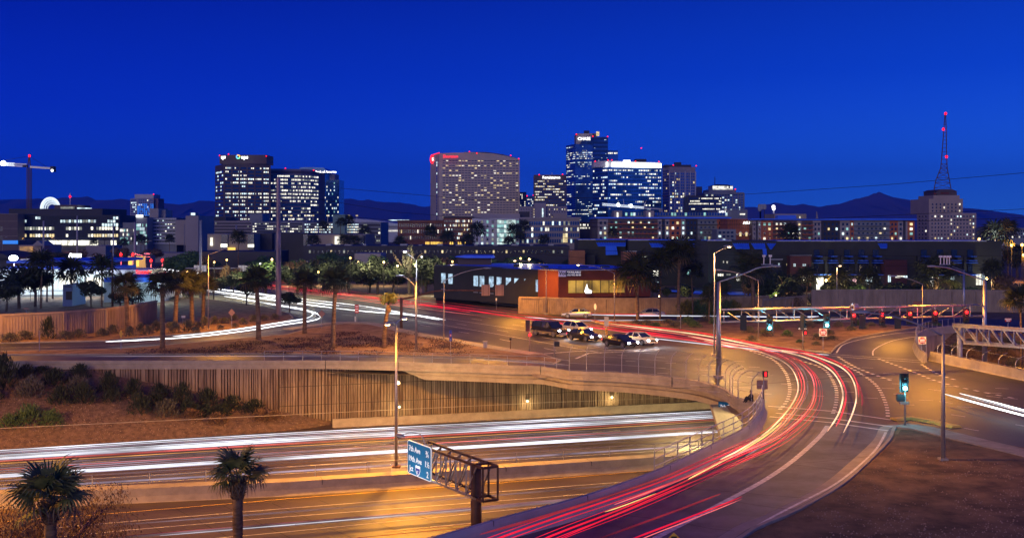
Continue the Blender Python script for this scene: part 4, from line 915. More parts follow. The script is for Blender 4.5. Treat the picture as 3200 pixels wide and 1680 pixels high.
def car(name, label, x, y, ang, kind, paint, lights=True, trim=None, on=True, group=None, cat='car'):
    B = G(x, y); t = thing(name, label, cat, (B.x, B.y, .02), group, rz=ang, local=True)
    if kind == 'sedan': L, Wd, H, wb = 4.7, .9, 1.43, 1.38
    elif kind == 'wagon': L, Wd, H, wb = 4.4, .88, 1.5, 1.3
    else: L, Wd, H, wb = 5.7, 1.0, 1.88, 1.75
    if kind == 'pickup':
        st = [sect(-2.85, .55, .85, 1.05, .93, .90), sect(-2.8, .42, .9, 1.12, .98, .95), sect(-1.0, .40, .92, 1.14, 1.0, .96), sect(.9, .40, .92, 1.14, 1.0, .96), sect(1.5, .42, .9, 1.12, 1.0, .93), sect(2.6, .42, .85, 1.04, .98, .90), sect(2.85, .50, .8, .93, .90, .82)]
        cb = [(-2.7, 1.12, 1.14, .93, .9), (-2.55, 1.12, 1.80, .93, .82), (-.9, 1.13, 1.86, .94, .82), (.55, 1.13, 1.86, .94, .78), (1.35, 1.13, 1.15, .93, .88)]
        wx = (-1.75, 1.85); wr = .38
    else:
        st = [sect(-L/2, .45, .68, .82, .78, .72), sect(-L/2+.15, .30, .74, .93, .86, .78), sect(-1.5, .24, .80, .98, .9, .80), sect(-.2, .22, .82, .98, .91, .82), sect(.9, .24, .80, .96, .9, .80), sect(1.7, .26, .72, .86, .89, .76), sect(L/2-.15, .30, .64, .74, .84, .68), sect(L/2, .40, .58, .64, .70, .58)]
        cb = [(-1.85 if kind == 'sedan' else -2.05, .92, .95, .78, .7), (-1.15 if kind == 'sedan' else -1.7, .95, H-.06, .82, .60), (-.5, .96, H, .83, .60), (.35, .96, H-.03, .83, .60), (1.18, .93, .95, .80, .7)]
        wx = (-wb, wb); wr = .33
    loft(st).build('body', paint, t, smooth=False)
    gl = loft([[(x_, -w, z0), (x_, -wt, z1), (x_, wt, z1), (x_, w, z0)] for x_, z0, z1, w, wt in cb]); gl.build('glass', m_glass, t)
    rf = MB(); a, b_, c, d = cb[1], cb[2], cb[3], cb[4]
    for p_, q_ in ((cb[1], cb[2]), (cb[2], cb[3])):
        rf.add([(p_[0], -p_[4]-.01, p_[2]+.0), (q_[0], -q_[4]-.01, q_[2]+.0), (q_[0], q_[4]+.01, q_[2]+.0), (p_[0], p_[4]+.01, p_[2]+.0), (p_[0], -p_[4]*.9, p_[2]+.03), (q_[0], -q_[4]*.9, q_[2]+.03), (q_[0], q_[4]*.9, q_[2]+.03), (p_[0], p_[4]*.9, p_[2]+.03)], [(0, 1, 5, 4), (1, 2, 6, 5), (2, 3, 7, 6), (3, 0, 4, 7), (4, 5, 6, 7)])
    rf.build('roof', paint, t)
    pl = MB()
    for s in (-1, 1):
        pl.bar((cb[3][0], s*cb[3][4], cb[3][2]), (cb[4][0], s*cb[4][3], cb[4][1]), .07)
        pl.bar((cb[1][0], s*cb[1][4], cb[1][2]), (cb[0][0], s*cb[0][3], cb[0][1]), .1)
        for x_ in ((-.35, ) if kind != 'pickup' else (-.85, -.75, .1)): pl.bar((x_, s*(.61 if kind != 'pickup' else .82), H-.03), (x_, s*.84 if kind != 'pickup' else s*.94, .95 if kind != 'pickup' else 1.13), .09)
    pl.build('pillar', paint, t, kind=None)
    for x_ in wx:
        for s in (-1, 1):
            wheel(t, x_, s*(Wd-.10), wr)
            q = MB(); k = 10; q.plate([(x_+(wr+.07)*cos(pi*j/k), s*(Wd-.005), wr+(wr+.07)*sin(pi*j/k)) for j in range(k+1)], (0, s*.012, 0)); q.build('wheel_arch', m_black, t)
    zh = .62 if kind != 'pickup' else .88
    for s in (-1, 1):
        q = MB(); q.ball((L/2-.12, s*(Wd-.26), zh), .17, 10, 6, sc=(1, 1.1, .8)); q.build('headlight', e_head if on else m_rim, t, smooth=True)
        q = MB(); q.box(-L/2-.02, s*(Wd-.20)-.12, zh+.02, -L/2+.06, s*(Wd-.20)+.12, zh+.2); q.build('taillight', e_redsign if on else m_sign_red, t)
        q = MB(); q.box(.75 if kind != 'pickup' else .95, s*(Wd+.02)-.09, .98 if kind != 'pickup' else 1.2, .9 if kind != 'pickup' else 1.1, s*(Wd+.02)+.09, 1.1 if kind != 'pickup' else 1.38); q.build('mirror', paint, t)
    q = MB(); q.box(L/2-.06, -.5, zh-.14, L/2+.015, .5, zh+.06); q.build('grille', m_dark, t)
    q = MB(); q.box(L/2-.1, -Wd*.85, .3, L/2+.05, Wd*.85, .46 if kind != 'pickup' else .62); q.build('bumper', m_rim if kind == 'pickup' else paint, t)
    if trim: 
        for s in (-1, 1): q = MB(); q.box(-L/2+.1, s*(Wd+.002)-.01, .42, L/2-.4, s*(Wd+.002)+.01, .66); q.build('side_trim', trim, t)
    if on:
        M = Matrix.Rotation(ang, 4, 'Z')
        for s in (-1, 1):
            o = M @ Vector((L/2+.15, s*(Wd-.26), zh)); p = Vector((B.x, B.y, 0))+o; a = M @ Vector((12, s*.5, -.9)); lamp(tuple(p), 900, (.85, .88, 1), r=.08, name='headlight_beam', spot=70, aim=tuple(p+a))
    return t
hd = atan2(-32.8, 24.7)
car('pickup_truck', 'dark pickup with a canopy and headlights on, first of the stopped vehicles', 1720, 1049, hd, 'pickup', p_black, trim=p_tan, cat='truck')
car('parked_car', 'white hatchback half hidden behind the dark sedan at the stop line', 1803, 1040, hd, 'wagon', p_white)
car('parked_car', 'dark sedan with headlights on in front of the white hatchback', 1824, 1063, hd, 'sedan', p_navy)
car('parked_car', 'dark sedan nearest the camera with headlights on at the stop line', 1938, 1083, hd, 'sedan', p_black)
car('parked_car', 'white coupe with headlights on, rightmost of the stopped cars', 1998, 1075, hd, 'sedan', p_white)
car('parked_car', 'silver sedan stopped on the back road beside the tan wall', 1803, 993, pi-.12, 'sedan', p_silver, on=False)
car('parked_car', 'dark pale-topped car on the back road behind the palm trunk', 2030, 993, pi+.02, 'sedan', p_silver, on=False)
car('parked_car', 'pale car parked beneath the trees beyond the wide road', 1060, 888, .15, 'sedan', p_white, on=False)
car('parked_car', 'dark car parked beneath the trees left of the pale one', 985, 884, .1, 'sedan', p_navy, on=False)
# ---------------------------------------------------------------- the person on the bridge
def skin_person(label, base, face):
    t = thing('person', label, 'person', tuple(base), rz=face, local=True)
    J = [((0, 0, .14), .13), ((0, 0, .34), .135), ((.04, 0, .56), .16), ((.07, 0, .68), .065), ((.09, 0, .75), .06),
         ((.03, .20, .60), .062), ((.18, .25, .40), .05), ((.36, .14, .42), .036), ((.03, -.20, .60), .062), ((.18, -.25, .40), .05), ((.36, -.12, .42), .036),
         ((.02, .10, .13), .10), ((.42, .14, .44), .068), ((.60, .13, .10), .045), ((.74, .13, .05), .04), ((.02, -.10, .13), .10), ((.42, -.15, .44), .068), ((.60, -.14, .10), .045), ((.74, -.14, .05), .04)]
    E = [(0, 1), (1, 2), (2, 3), (3, 4), (2, 5), (5, 6), (6, 7), (2, 8), (8, 9), (9, 10), (0, 11), (11, 12), (12, 13), (13, 14), (0, 15), (15, 16), (16, 17), (17, 18)]
    def grow(J, E, nm, m, sub=2, root=0):
        me = bpy.data.meshes.new(nm); me.from_pydata([j[0] for j in J], E, []); o = bpy.data.objects.new(nm, me); COL.objects.link(o)
        md = o.modifiers.new('s', 'SKIN'); 
        for i, j in enumerate(J): me.skin_vertices[0].data[i].radius = (j[1], j[1])
        me.skin_vertices[0].data[root].use_root = True
        o.modifiers.new('u', 'SUBSURF').levels = sub
        dg = bpy.context.evaluated_depsgraph_get(); dg.update(); m2 = bpy.data.meshes.new_from_object(o.evaluated_get(dg)); bpy.data.objects.remove(o)
        m2.materials.clear(); m2.materials.append(m); m2.polygons.foreach_set('use_smooth', [True]*len(m2.polygons)); return link(nm, m2, t)
    skin = mat('skin', (.30, .16, .10), .6); cloth = mat('dark_jacket', (.02, .02, .024), .9); jeans = mat('dark_trousers', (.015, .018, .03), .9)
    grow(J, E, 'body', cloth)
    h = MB(); h.ball((.10, 0, 0.88), .105, 14, 10, sc=(1.0, .82, 1.2)); h.ball((.21, 0, 0.87), .018, 6, 4); h.ball((.105, .09, 0.87), .025, 6, 4, sc=(.6, .5, 1.2)); h.ball((.105, -.09, 0.87), .025, 6, 4, sc=(.6, .5, 1.2)); h.build('head', skin, t, smooth=True)
    h = MB(); h.ball((.075, 0, 0.915), .115, 14, 8, sc=(1, .85, 1.0)); h.build('hair', m_black, t, smooth=True)
    f = MB()
    for s in (-1, 1): f.ball((.198, s*.035, 0.895), .012, 6, 4)
    f.build('eyes', m_black, t); f = MB(); f.box(.195, -.025, 0.825, .208, .025, 0.832); f.build('mouth', m_sign_red, t)
    for s, y0 in ((1, .13), (-1, -.11)):
        HJ = [((.36, y0, .42), .035), ((.40, y0-.01*s, 0.42), .034)]+[((.40+l, y0+d, 0.43), .011) for l, d in ((.06, -.028), (.07, -.010), (.068, .010), (.055, .028))]+[((.40+l+.03, y0+d, 0.40), .009) for l, d in ((.06, -.028), (.07, -.010), (.068, .010), (.055, .028))]+[((.40, y0-.05*s, 0.45), .012)]
        grow(HJ, [(0, 1), (1, 2), (1, 3), (1, 4), (1, 5), (2, 6), (3, 7), (4, 8), (5, 9), (1, 10)], 'hand', skin, 1)
    tr_ = MB()
    for sy in (.12, -.13): tr_.tube([(.0, sy*.8, .13), (.2, sy, .3), (.42, sy*1.1, .45), (.52, sy, .28), (.60, sy, .1)], [.125, .105, .09, .085, .07], 10)
    tr_.build('trousers', jeans, t, smooth=True)
    return t
pb = G(2350, 1257); skin_person('person in dark clothes sitting on the bridge walkway behind the hooked fence', (pb.x, pb.y+.1, 0), pi*1.12)
# ---------------------------------------------------------------- light trails of passing traffic
EMT = {}
def em(name, c, s): EMT[name] = glow('trail_'+name, c, s, ev=.13 if name in ('cold', 'white', 'red', 'pink', 'hot') else .25, alpha={'lilac': .5, 'dimlilac': .4, 'dimred': .5, 'red': .85, 'white': .9}.get(name, 1)); return EMT[name]
em('white', (.86, .88, 1), 1.35); em('lilac', (.62, .50, .66), .62); em('dimlilac', (.5, .36, .42), .42); em('orange', (1, .45, .12), .9); em('red', (1, .008, .028), .95); em('pink', (1, .16, .15), 1.3); em('hot', (1, .62, .36), 1.5)
em('yellow', (1, .62, .18), 1.3); em('dimred', (.62, .03, .02), .5); em('cold', (.95, .97, 1), 3.0)
def trail(label, px, c, w, z=.7, k=6, group='streaks of light left by traffic', dual=None):
    pts = smoothline([G(x, y, z) for x, y in px], k); mb = MB(); kk = len(pts); mb.tube(pts, [w/2*min(1, .25+min(i_, kk-1-i_)/4) for i_ in range(kk)], 6); o = mb.build('light_trail', EMT[c]); tag(o, label, 'light trail', group); return o
def st(a, b, c, d): return [(-200, a+(a-b)*.22), (0, a), (900, b), (1700, c), (2258, d)]
FZ = ZF+.65
for (ys, c, w, l) in (((1406,1352,1311,1282),'white',.17,'uppermost thin white streak on the far carriageway'), ((1413,1362,1319,1290),'lilac',.20,'dull lilac streak just below the uppermost white one'), ((1422,1367,1325,1293),'white',.08,'hair-thin white streak on the far carriageway'), ((1430,1373,1330,1299),'white',.26,'thick white streak in the upper far lanes'), ((1435,1379,1335,1303),'lilac',.30,'broad lilac band under the thick white streak'), ((1440,1387,1341,1308),'pink',.06,'thin pink streak on the far carriageway'), ((1447,1394,1348,1313),'orange',.12,'orange streak crossing the far carriageway'), ((1462,1411,1362,1326),'lilac',.12,'lilac streak below the orange one'), ((1474,1421,1372,1337),'dimred',.07,'faint red streak in the middle far lanes'), ((1485,1431,1381,1347),'white',.30,'thickest white streak, in the lower far lanes'), ((1491,1436,1386,1352),'lilac',.14,'lilac fringe below the thickest white streak'), ((1525,1472,1422,1385),'lilac',.30,'broad pale band just behind the median fence')):
    trail(l, st(*ys), c, w*.5, FZ, 4)
for px, c, w, l in (([(300,1684),(900,1637),(1466,1590),(1700,1568),(1900,1552),(2200,1520)],'dimlilac',.28,'pale lilac streak in the near carriageway'), ([(300,1680),(900,1632),(1466,1586),(2000,1540)],'dimred',.12,'red fringe on the near carriageway streak'), ([(350,1640),(900,1598),(1500,1550),(2100,1500)],'dimlilac',.12,'dim streak near the median in the near carriageway'), ([(1200,1662),(1600,1622),(2000,1580)],'dimred',.08,'faint red streak low in the near carriageway'), ([(500,1672),(1000,1630),(1500,1588)],'white',.06,'thin white streak in the near carriageway'), ([(1000,1690),(1400,1652),(1700,1628)],'dimred',.07,'faint red streak by the big sign post')):
    trail(l, px, c, w, FZ, 4)
rn_ = random.Random(5)
for i, (o_, c, w, l) in enumerate(((5,'white',.06,'hairline white streak just under the top one'),(15,'white',.05,'faint hairline white streak of the upper far lanes'),(27,'white',.09,'slim white streak between the upper bands'),(33,'pink',.05,'slim pink streak of the upper far lanes'),(70,'lilac',.05,'faint lilac streak of the middle far lanes'),(83,'white',.10,'slim white companion of the thickest streak'),(110,'dimlilac',.06,'faint streak toward the median fence'),(2,'dimlilac',.05,'hair-thin dull streak by the uppermost pair'),(11,'lilac',.06,'hair-thin lilac streak in the upper far lanes'),(19,'white',.05,'hair-thin white streak below the thick one'),(37,'dimred',.05,'hair-thin red streak under the orange one'),(48,'dimlilac',.10,'dull streak below the orange one'),(60,'pink',.04,'hair-thin pink streak in the middle far lanes'),(64,'lilac',.07,'thin lilac streak in the middle far lanes'),(76,'white',.07,'thin white streak above the thickest one'),(95,'dimlilac',.08,'thin dull streak below the thickest one'))):
    f_ = lambda y0, k: y0+o_*k
    trail(l, st(1406+o_, 1352+o_*.97, 1311+o_*.88, 1282+o_*.8), c, w, FZ+.1*(i % 3), 4)
# the sweep through the junction
far1 = [(700,872),(850,888),(1000,905),(1190,930),(1400,953),(1600,980),(1750,1000),(1900,1021),(2050,1040)]
T1 = far1+[(2200,1062),(2300,1080),(2367,1090),(2433,1111),(2477,1138),(2500,1178),(2504,1222),(2477,1275),(2411,1346),(2300,1402),(2100,1490),(1900,1562),(1750,1612),(1580,1672),(1450,1720)]
def sh(px, dx, dy): return [(x+dx, y+dy) for x, y in px]
for k_, (dx, dy, w, l) in enumerate(((0, 0, .08, 'main'), (-10, -9, .03, 'fine upper'), (11, 10, .035, 'fine lower'))): trail('%s red streak sweeping round the bend and down along the ramp barrier' % l, sh(T1, dx, dy), 'red', w, .7+.03*k_)
trail('white-hot core streak of the inner bend', [(2200,1064),(2300,1084),(2370,1098),(2430,1120),(2468,1145),(2489,1180),(2493,1222),(2466,1275),(2400,1346),(2310,1405),(2250,1435)], 'hot', .09, .75)
trail('pink streak just outside the inner bend', [(1900,1014),(2100,1040),(2300,1074),(2380,1091),(2440,1109),(2485,1138),(2509,1178),(2512,1222),(2486,1275),(2420,1350),(2320,1410),(2120,1500),(1920,1575)], 'pink', .08)
T2 = [(2330,1082),(2420,1100),(2480,1118),(2520,1141),(2546,1178),(2552,1231),(2530,1285),(2440,1364),(2300,1428),(2120,1512),(1950,1585),(1780,1650),(1680,1690)]
for k_, (dx, dy, w, l) in enumerate(((0, 0, .08, 'main'), (10, 9, .04, 'lower'), (-10, -9, .03, 'upper'), (18, 16, .025, 'hairline lower'))): trail('%s red streak of the second sweep through the bend' % l, sh(T2, dx, dy), 'red', w, .7+.03*k_)
trail('pink-white core of the second streak', [(2500,1134),(2535,1172),(2545,1225),(2524,1282),(2438,1358),(2300,1420),(2160,1484)], 'pink', .09, .76)
trail('thin grey streak between the two inner sweeps', [(2480,1130),(2512,1160),(2524,1210),(2512,1250),(2475,1300),(2420,1340),(2350,1380)], 'dimlilac', .10)
trail('third sweep, white-hot, ending short of the ramp', [(1900,1010),(2150,1040),(2300,1067),(2433,1094),(2522,1118),(2588,1150),(2620,1186),(2634,1231),(2622,1288),(2586,1346)], 'hot', .12)
trail('red fringe outside the third sweep', [(1800,994),(2150,1034),(2300,1060),(2440,1088),(2530,1112),(2594,1143),(2628,1184),(2644,1231),(2632,1290),(2612,1332)], 'red', .14)
trail('fourth sweep, pink, ending on the ramp entrance', [(2150,1050),(2300,1076),(2500,1102),(2588,1128),(2640,1155),(2667,1191),(2676,1240),(2663,1293),(2636,1350)], 'hot', .11)
trail('outer red streak of the fourth sweep', [(2300,1066),(2500,1095),(2595,1122),(2650,1153),(2677,1191),(2684,1240)], 'red', .14)
trail('short dim red streak at the outer edge of the bend', [(2560,1112),(2650,1150),(2680,1195),(2694,1240),(2693,1268)], 'dimred', .16)
trail('first red streak along the wide road beyond', [(720,878),(900,898),(1190,936),(1400,960),(1600,988),(1840,1020),(2100,1052),(2300,1090)], 'red', .16)
trail('second red streak along the wide road beyond', [(640,862),(760,880),(1000,910),(1190,932),(1350,948)], 'red', .16)
trail('short bright red streak by the signal mast', [(1300,950),(1400,965),(1470,975)], 'red', .13)
trail('pale streak along the far edge of the wide road', [(1600,992),(1760,1012),(1900,1030),(2100,1056),(2420,1094),(2560,1106)], 'pink', .10)
trail('white streak at the far kerb by the crossing', [(2020,1054),(2200,1074),(2400,1094),(2590,1108)], 'white', .10, .5)
for px, w, l in (([(610,893),(700,905),(830,922),(900,930)],.12,'upper white streak on the far left of the wide road'), ([(620,903),(760,921),(900,943),(1100,968),(1300,985),(1392,999)],.15,'long white streak along the middle of the wide road'), ([(640,898),(800,915),(960,935),(1150,958),(1300,985),(1375,1000)],.08,'white streak beside the long one on the wide road'), ([(820,926),(950,942),(1060,955)],.14,'short white streak by the steel pole')):
    trail(l, px, 'cold', w)
trail('bright white streak curling round the slip road, outer loop', [(700,925),(820,945),(900,958),(960,970),(992,980),(1000,992),(970,1002),(880,1015),(760,1034),(600,1052),(470,1060),(330,1067)], 'cold', .15, .6)
trail('bright white streak curling round the slip road, inner loop', [(720,925),(850,950),(930,962),(970,972),(976,984),(950,995),(850,1011),(740,1028),(620,1043),(540,1050)], 'cold', .13, .6)
trail('white streak behind the silver sedan along the back road', [(1838,982),(1900,984),(2100,986),(2300,988),(2480,990),(2560,988)], 'white', .16, .6)
trail('lower thin white streak on the back road', [(1640,990),(1800,1000),(2000,1000),(2100,998)], 'white', .08, .4)
trail('red streak above the white one on the back road', [(1838,979),(1950,981),(2060,983)], 'red', .14, .8)
trail('upper white streak entering from the right edge', [(2999,1228),(3100,1254),(3200,1281),(3300,1305)], 'cold', .12)
trail('lower white streak entering from the right edge', [(2948,1229),(3060,1260),(3200,1297),(3330,1328)], 'cold', .15)
trail('red streak on the outer ramp lane', [(2319,1550),(2250,1578),(2100,1635),(1950,1692)], 'red', .08)
trail('thin red streak beside the outer ramp lane streak', [(2318,1558),(2200,1606),(2040,1668),(1990,1690)], 'pink', .04)
trail('faint red streak in the middle of the ramp', [(2252,1541),(2150,1580),(2000,1635),(1870,1682)], 'dimred', .09)
trail('thin red streak right of the second sweep on the ramp', [(2500,1330),(2400,1400),(2250,1470),(2100,1530),(1950,1595),(1740,1685)], 'red', .06)
trail('yellow flash streak beside the barrier, upper', [(2443,1320),(2400,1355),(2350,1388),(2305,1415)], 'yellow', .09, .9)
trail('yellow streak beside the barrier, middle', [(2290,1424),(2200,1470),(2150,1496)], 'yellow', .06, .9)
trail('yellow streak beside the barrier, lower', [(2050,1540),(1950,1578),(1890,1598)], 'yellow', .05, .9)
trail('long dim streak of red low along the barrier', [(2380,1360),(2300,1395),(2100,1480),(1900,1550),(1700,1612),(1500,1668)], 'dimred', .12, .9)
trail('cyan flicker streak on the ramp', [(2410,1372),(2370,1400),(2330,1425)], 'lilac', .06)
trail('white smear at the far left junction', [(300,832),(400,842),(500,840),(560,846)], 'cold', .5)
trail('second white smear at the far left junction', [(340,838),(430,846),(540,850)], 'cold', .35)
trail('red smear at the far left junction', [(478,848),(500,852),(522,850)], 'red', .4)
trail('orange streak on the frontage road at the island edge', [(200,1113),(760,1112),(1300,1116),(1600,1128),(1760,1142)], 'lilac', .06, .5)
trail('red smear left of the white sign box', [(110,802),(150,803),(215,812)], 'red', .35)

for px, c, w, l in (([(620,897),(760,915),(950,940),(1150,964),(1350,990)],'white',.05,'hair-thin white streak above the long one on the wide road'), ([(630,908),(800,931),(980,955)],'cold',.07,'thin white streak below the long one on the wide road'), ([(700,881),(850,898),(1000,917),(1190,943),(1400,966)],'red',.06,'hair-thin red streak on the wide road beyond'), ([(760,890),(1000,922),(1250,955),(1500,986)],'pink',.05,'hair-thin pink streak on the wide road beyond'), ([(1500,978),(1700,1004),(1900,1026),(2100,1046)],'red',.05,'hair-thin red streak behind the stopped cars'), ([(740,931),(880,957),(960,973),(985,984),(970,996),(880,1009),(740,1031)],'white',.05,'hair-thin white streak inside the slip-road curl'), ([(3000,1234),(3100,1260),(3300,1314)],'white',.04,'hair-thin white streak between the right edge pair')): trail(l, px, c, w)
# ---------------------------------------------------------------- vegetation
random.seed(21)
def leafm(name, a, b): return mat(name, a, .75, c2=b, vscale=1.3)
l_palm = leafm('shaded_frond_green', (.02, .028, .010), (.06, .065, .022)); l_dry = leafm('dry_frond', (.10, .07, .035), (.2, .14, .07))  # palm green darkened, shade of backlit crowns put into the leaf colour
l_dark = leafm('dark_foliage', (.010, .018, .010), (.04, .055, .025)); l_green = leafm('green_foliage', (.035, .08, .03), (.10, .17, .05))
l_yellow = leafm('yellow_green_foliage', (.10, .10, .02), (.25, .2, .04)); l_grey = leafm('grey_green_foliage', (.06, .06, .045), (.14, .135, .10)); l_rust = leafm('rust_brown_foliage', (.09, .055, .03), (.26, .15, .075))
m_bark = mat('palm_bark', (.10, .06, .035), .95, c2=(.24, .15, .09), vscale=1.2, bump=.8, bscale=3, stretch=(1, 1, 4)); m_bark2 = mat('tree_bark', (.05, .035, .03), .95, c2=(.12, .09, .07), vscale=3, bump=.6)
m_bark3 = mat('pale_bark', (.28, .17, .11), .9, c2=(.45, .30, .20), vscale=3, bump=.4)
def frond_mesh(name, m, n=18, R=1.0, droop=.35, pet=.75, seed=0):
    rn = random.Random(seed); mb = MB(); mb.tube([(0, 0, 0), (pet*.5, 0, .04), (pet, 0, .0)], [.025, .018, .014], 4)
    for i in range(n):
        a = radians(-115+230*i/(n-1)); r = R*(.78+.22*cos(a*.75))*rn.uniform(.9, 1.08); w = .045*R
        d = Vector((cos(a), sin(a), 0)); s = Vector((-d.y, d.x, 0)); o = Vector((pet, 0, 0))
        p1 = o+d*r*.5+Vector((0, 0, -.03*R)); p2 = o+d*r*.8+Vector((0, 0, -droop*R*.35+rn.uniform(-.04, .04))); p3 = o+d*r+Vector((0, 0, -droop*R+rn.uniform(-.08, .05)))
        mb.add([o, p1-s*w, p1+s*w, p2-s*w*.8, p2+s*w*.8, p3], [(0, 1, 2), (1, 3, 4, 2), (3, 5, 4)])
    me = mb.mesh(name, m); return me
l_near = leafm('lit_frond_green', (.06, .08, .022), (.22, .22, .07))  # lighter copy of the palm green, lamplight on near crowns put into it
fr_n = [frond_mesh('frond', l_near, 24, 1.0, .22+.15*i, seed=i+20) for i in range(3)]
fr_g = [frond_mesh('frond', l_palm, 20, 1.0, .3+.15*i, seed=i) for i in range(3)]; fr_d = frond_mesh('frond', l_dry, 12, .8, .7, seed=9)
def crown_dirs(n, rn, skirt=.25):
    out = []
    for i in range(n):
        u = (i+.5)/n; el = radians(85-112*u**.9+rn.uniform(-14, 14)); az_ = i*2.39996+rn.uniform(-.2, .2); out.append((az_, el, u > 1-skirt))
    return out
def trunk(mb, H, r0, r1, lean=(0, 0), rings=True, k=10):
    n = max(8, int(H*2.2)); pts = []; rs = []
    for i in range(n+1):
        u = i/n; pts.append((lean[0]*u*u, lean[1]*u*u, H*u)); b = r0+(r1-r0)*u; rs.append(b*(1.03 if i % 2 else .97)*(1.25 if u < .04 else 1))
    mb.tube(pts, rs, k)
def palm(label, loc, H, R=1.0, n=34, r0=.3, r1=.22, lean=(0, 0), seed=1, bulb=True, group=None, dry=.3, wind=0.0, name='palm_tree'):
    rn = random.Random(seed); t = thing(name, label, 'palm tree', tuple(loc), group, local=True)
    mb = MB(); trunk(mb, H, r0, r1, lean)
    if bulb: mb.tube([(lean[0], lean[1], H-.9*R), (lean[0], lean[1], H-.45*R), (lean[0], lean[1], H+.1)], [r1*1.1, r1*1.55, r1*.8], 10)
    mb.build('trunk', m_bark, t, smooth=True)
    for i, (a, e, low) in enumerate(crown_dirs(n, rn, dry)):
        o = link('frond', fr_d if low and rn.random() < .7 else rn.choice(fr_n if n < 40 and loc[2] < -1 else fr_g), t, loc=(lean[0], lean[1], H))
        a += wind; o.rotation_euler = Euler((rn.uniform(-.3, .3), -e, a), 'XYZ'); o.scale = (R*rn.uniform(.85, 1.1),)*3
    return t
# one-mesh crowns for palms too small to show single fronds
def small_crown(seed, n=26, leaf=l_palm):
    rn = random.Random(seed); mb = MB()
    for a, e, low in crown_dirs(n, rn, .2):
        M = Euler((rn.uniform(-.3, .3), -e, a), 'XYZ').to_matrix(); k = 9
        for i in range(k):
            th = radians(-100+200*i/(k-1)); d = Vector((cos(th), sin(th), 0)); s = Vector((-d.y, d.x, 0)); o = Vector((.6, 0, 0)); r = .85*(.75+.25*cos(th))
            p1 = o+d*r*.55; p3 = o+d*r+Vector((0, 0, -.35)); mb.add([M @ o, M @ (p1-s*.07), M @ p3, M @ (p1+s*.07)], [(0, 1, 2, 3)])
        mb.bar(M @ Vector((0, 0, 0)), M @ Vector((.6, 0, 0)), .04)
    return mb.mesh('crown', leaf)
sc_me = [small_crown(i) for i in range(4)]
tr_me = MB(); trunk(tr_me, 1.0, .03, .022, k=8); tr_me2 = {}
def small_palm(label, x, by, cy, R, w=None, zb=0.0, Y=None, group=None, rn=random.Random(3)):
    B = G(x, by, zb) if Y is None else Vector((WX(x, Y), Y, 0)); H = ZZ(cy, B.y)-zb if Y is None else ZZ(cy, Y); rad = R*B.y/F/1.35
    t = thing('palm_tree', label, 'palm tree', (B.x, B.y, zb), group, local=True)
    mb = MB(); r = (w or R*.09)*B.y/F/2; trunk(mb, H, r*1.2, r*.85, (rn.uniform(-.3, .3), 0), k=8); mb.build('trunk', m_bark, t, smooth=True)
    c = link('crown', rn.choice(sc_me), t, loc=(0, 0, H), scale=(rad,)*3, rot=(0, 0, rn.uniform(0, 6))); return t
# leafy crowns
def crown_mesh(name, seed, leaf, n=2600, lobes=9, size=.085, flat=.75, dens=.0, drop=0):
    rn = random.Random(seed); mb = MB(); L = []
    for i in range(lobes):
        a = rn.uniform(0, 2*pi); r = rn.uniform(.15, .62); L.append((Vector((cos(a)*r, sin(a)*r, rn.uniform(-.35, .5)*flat)), rn.uniform(.26, .46)))
    for i in range(n):
        c, r = rn.choice(L); d = Vector((rn.gauss(0, 1), rn.gauss(0, 1), rn.gauss(0, 1))).normalized(); p = c+d*r*(rn.uniform(.5, 1.12)**.6)
        if drop: p.z -= rn.random()**2*drop
        s = size*rn.uniform(.5, 1.4); u = Vector((rn.gauss(0, 1), rn.gauss(0, 1), rn.gauss(0, .6))).normalized(); v = u.cross(d); v = v.normalized() if v.length > .01 else Vector((0, 0, 1))
        mb.add([p-u*s, p-v*s*.5, p+u*s, p+v*s*.5], [(0, 1, 2, 3)])
    return mb.mesh(name, leaf)
CR = {k: [crown_mesh('crown', i*7+len(k), m, n=2400) for i in range(3)] for k, m in (('dark', l_dark), ('green', l_green), ('yellow', l_yellow), ('rust', l_rust), ('grey', l_grey))}
limb = []
for s_ in range(3):
    rn = random.Random(s_); q = MB(); q.tube([(0, 0, 0), (rn.uniform(-.05, .05), 0, .45), (0, 0, .75)], [.06, .045, .03], 7)
    for i in range(6): a = i*1.05+rn.random(); q.tube([(0, 0, .4+.04*i), (.25*cos(a), .25*sin(a), .68+.05*i), (.5*cos(a), .5*sin(a), .95+.1*rn.random())], [.03, .02, .008], 5)
    limb.append(q.mesh('trunk', m_bark2))
def tree(label, x, by, w, h, kind='dark', zb=0.0, Y=None, trunkh=.35, name='tree', group=None, cat='tree', rn=random.Random(8), depth=None):
    B = G(x, by, zb) if Y is None else Vector((WX(x, Y), Y, zb)); W = w*B.y/F/2*1.02; H = h*B.y/F
    t = thing(name, label, cat, tuple(B), group, rz=rn.uniform(0, 6), local=True)
    tk = link('trunk', rn.choice(limb), t, scale=(H*.6, H*.6, H*.75)); cz = H*(1+trunkh)/2; ch = H*(1-trunkh)/2
    link('crown', rn.choice(CR[kind]), t, loc=(0, 0, cz), scale=(W, W if depth is None else depth, ch*1.15)); return t
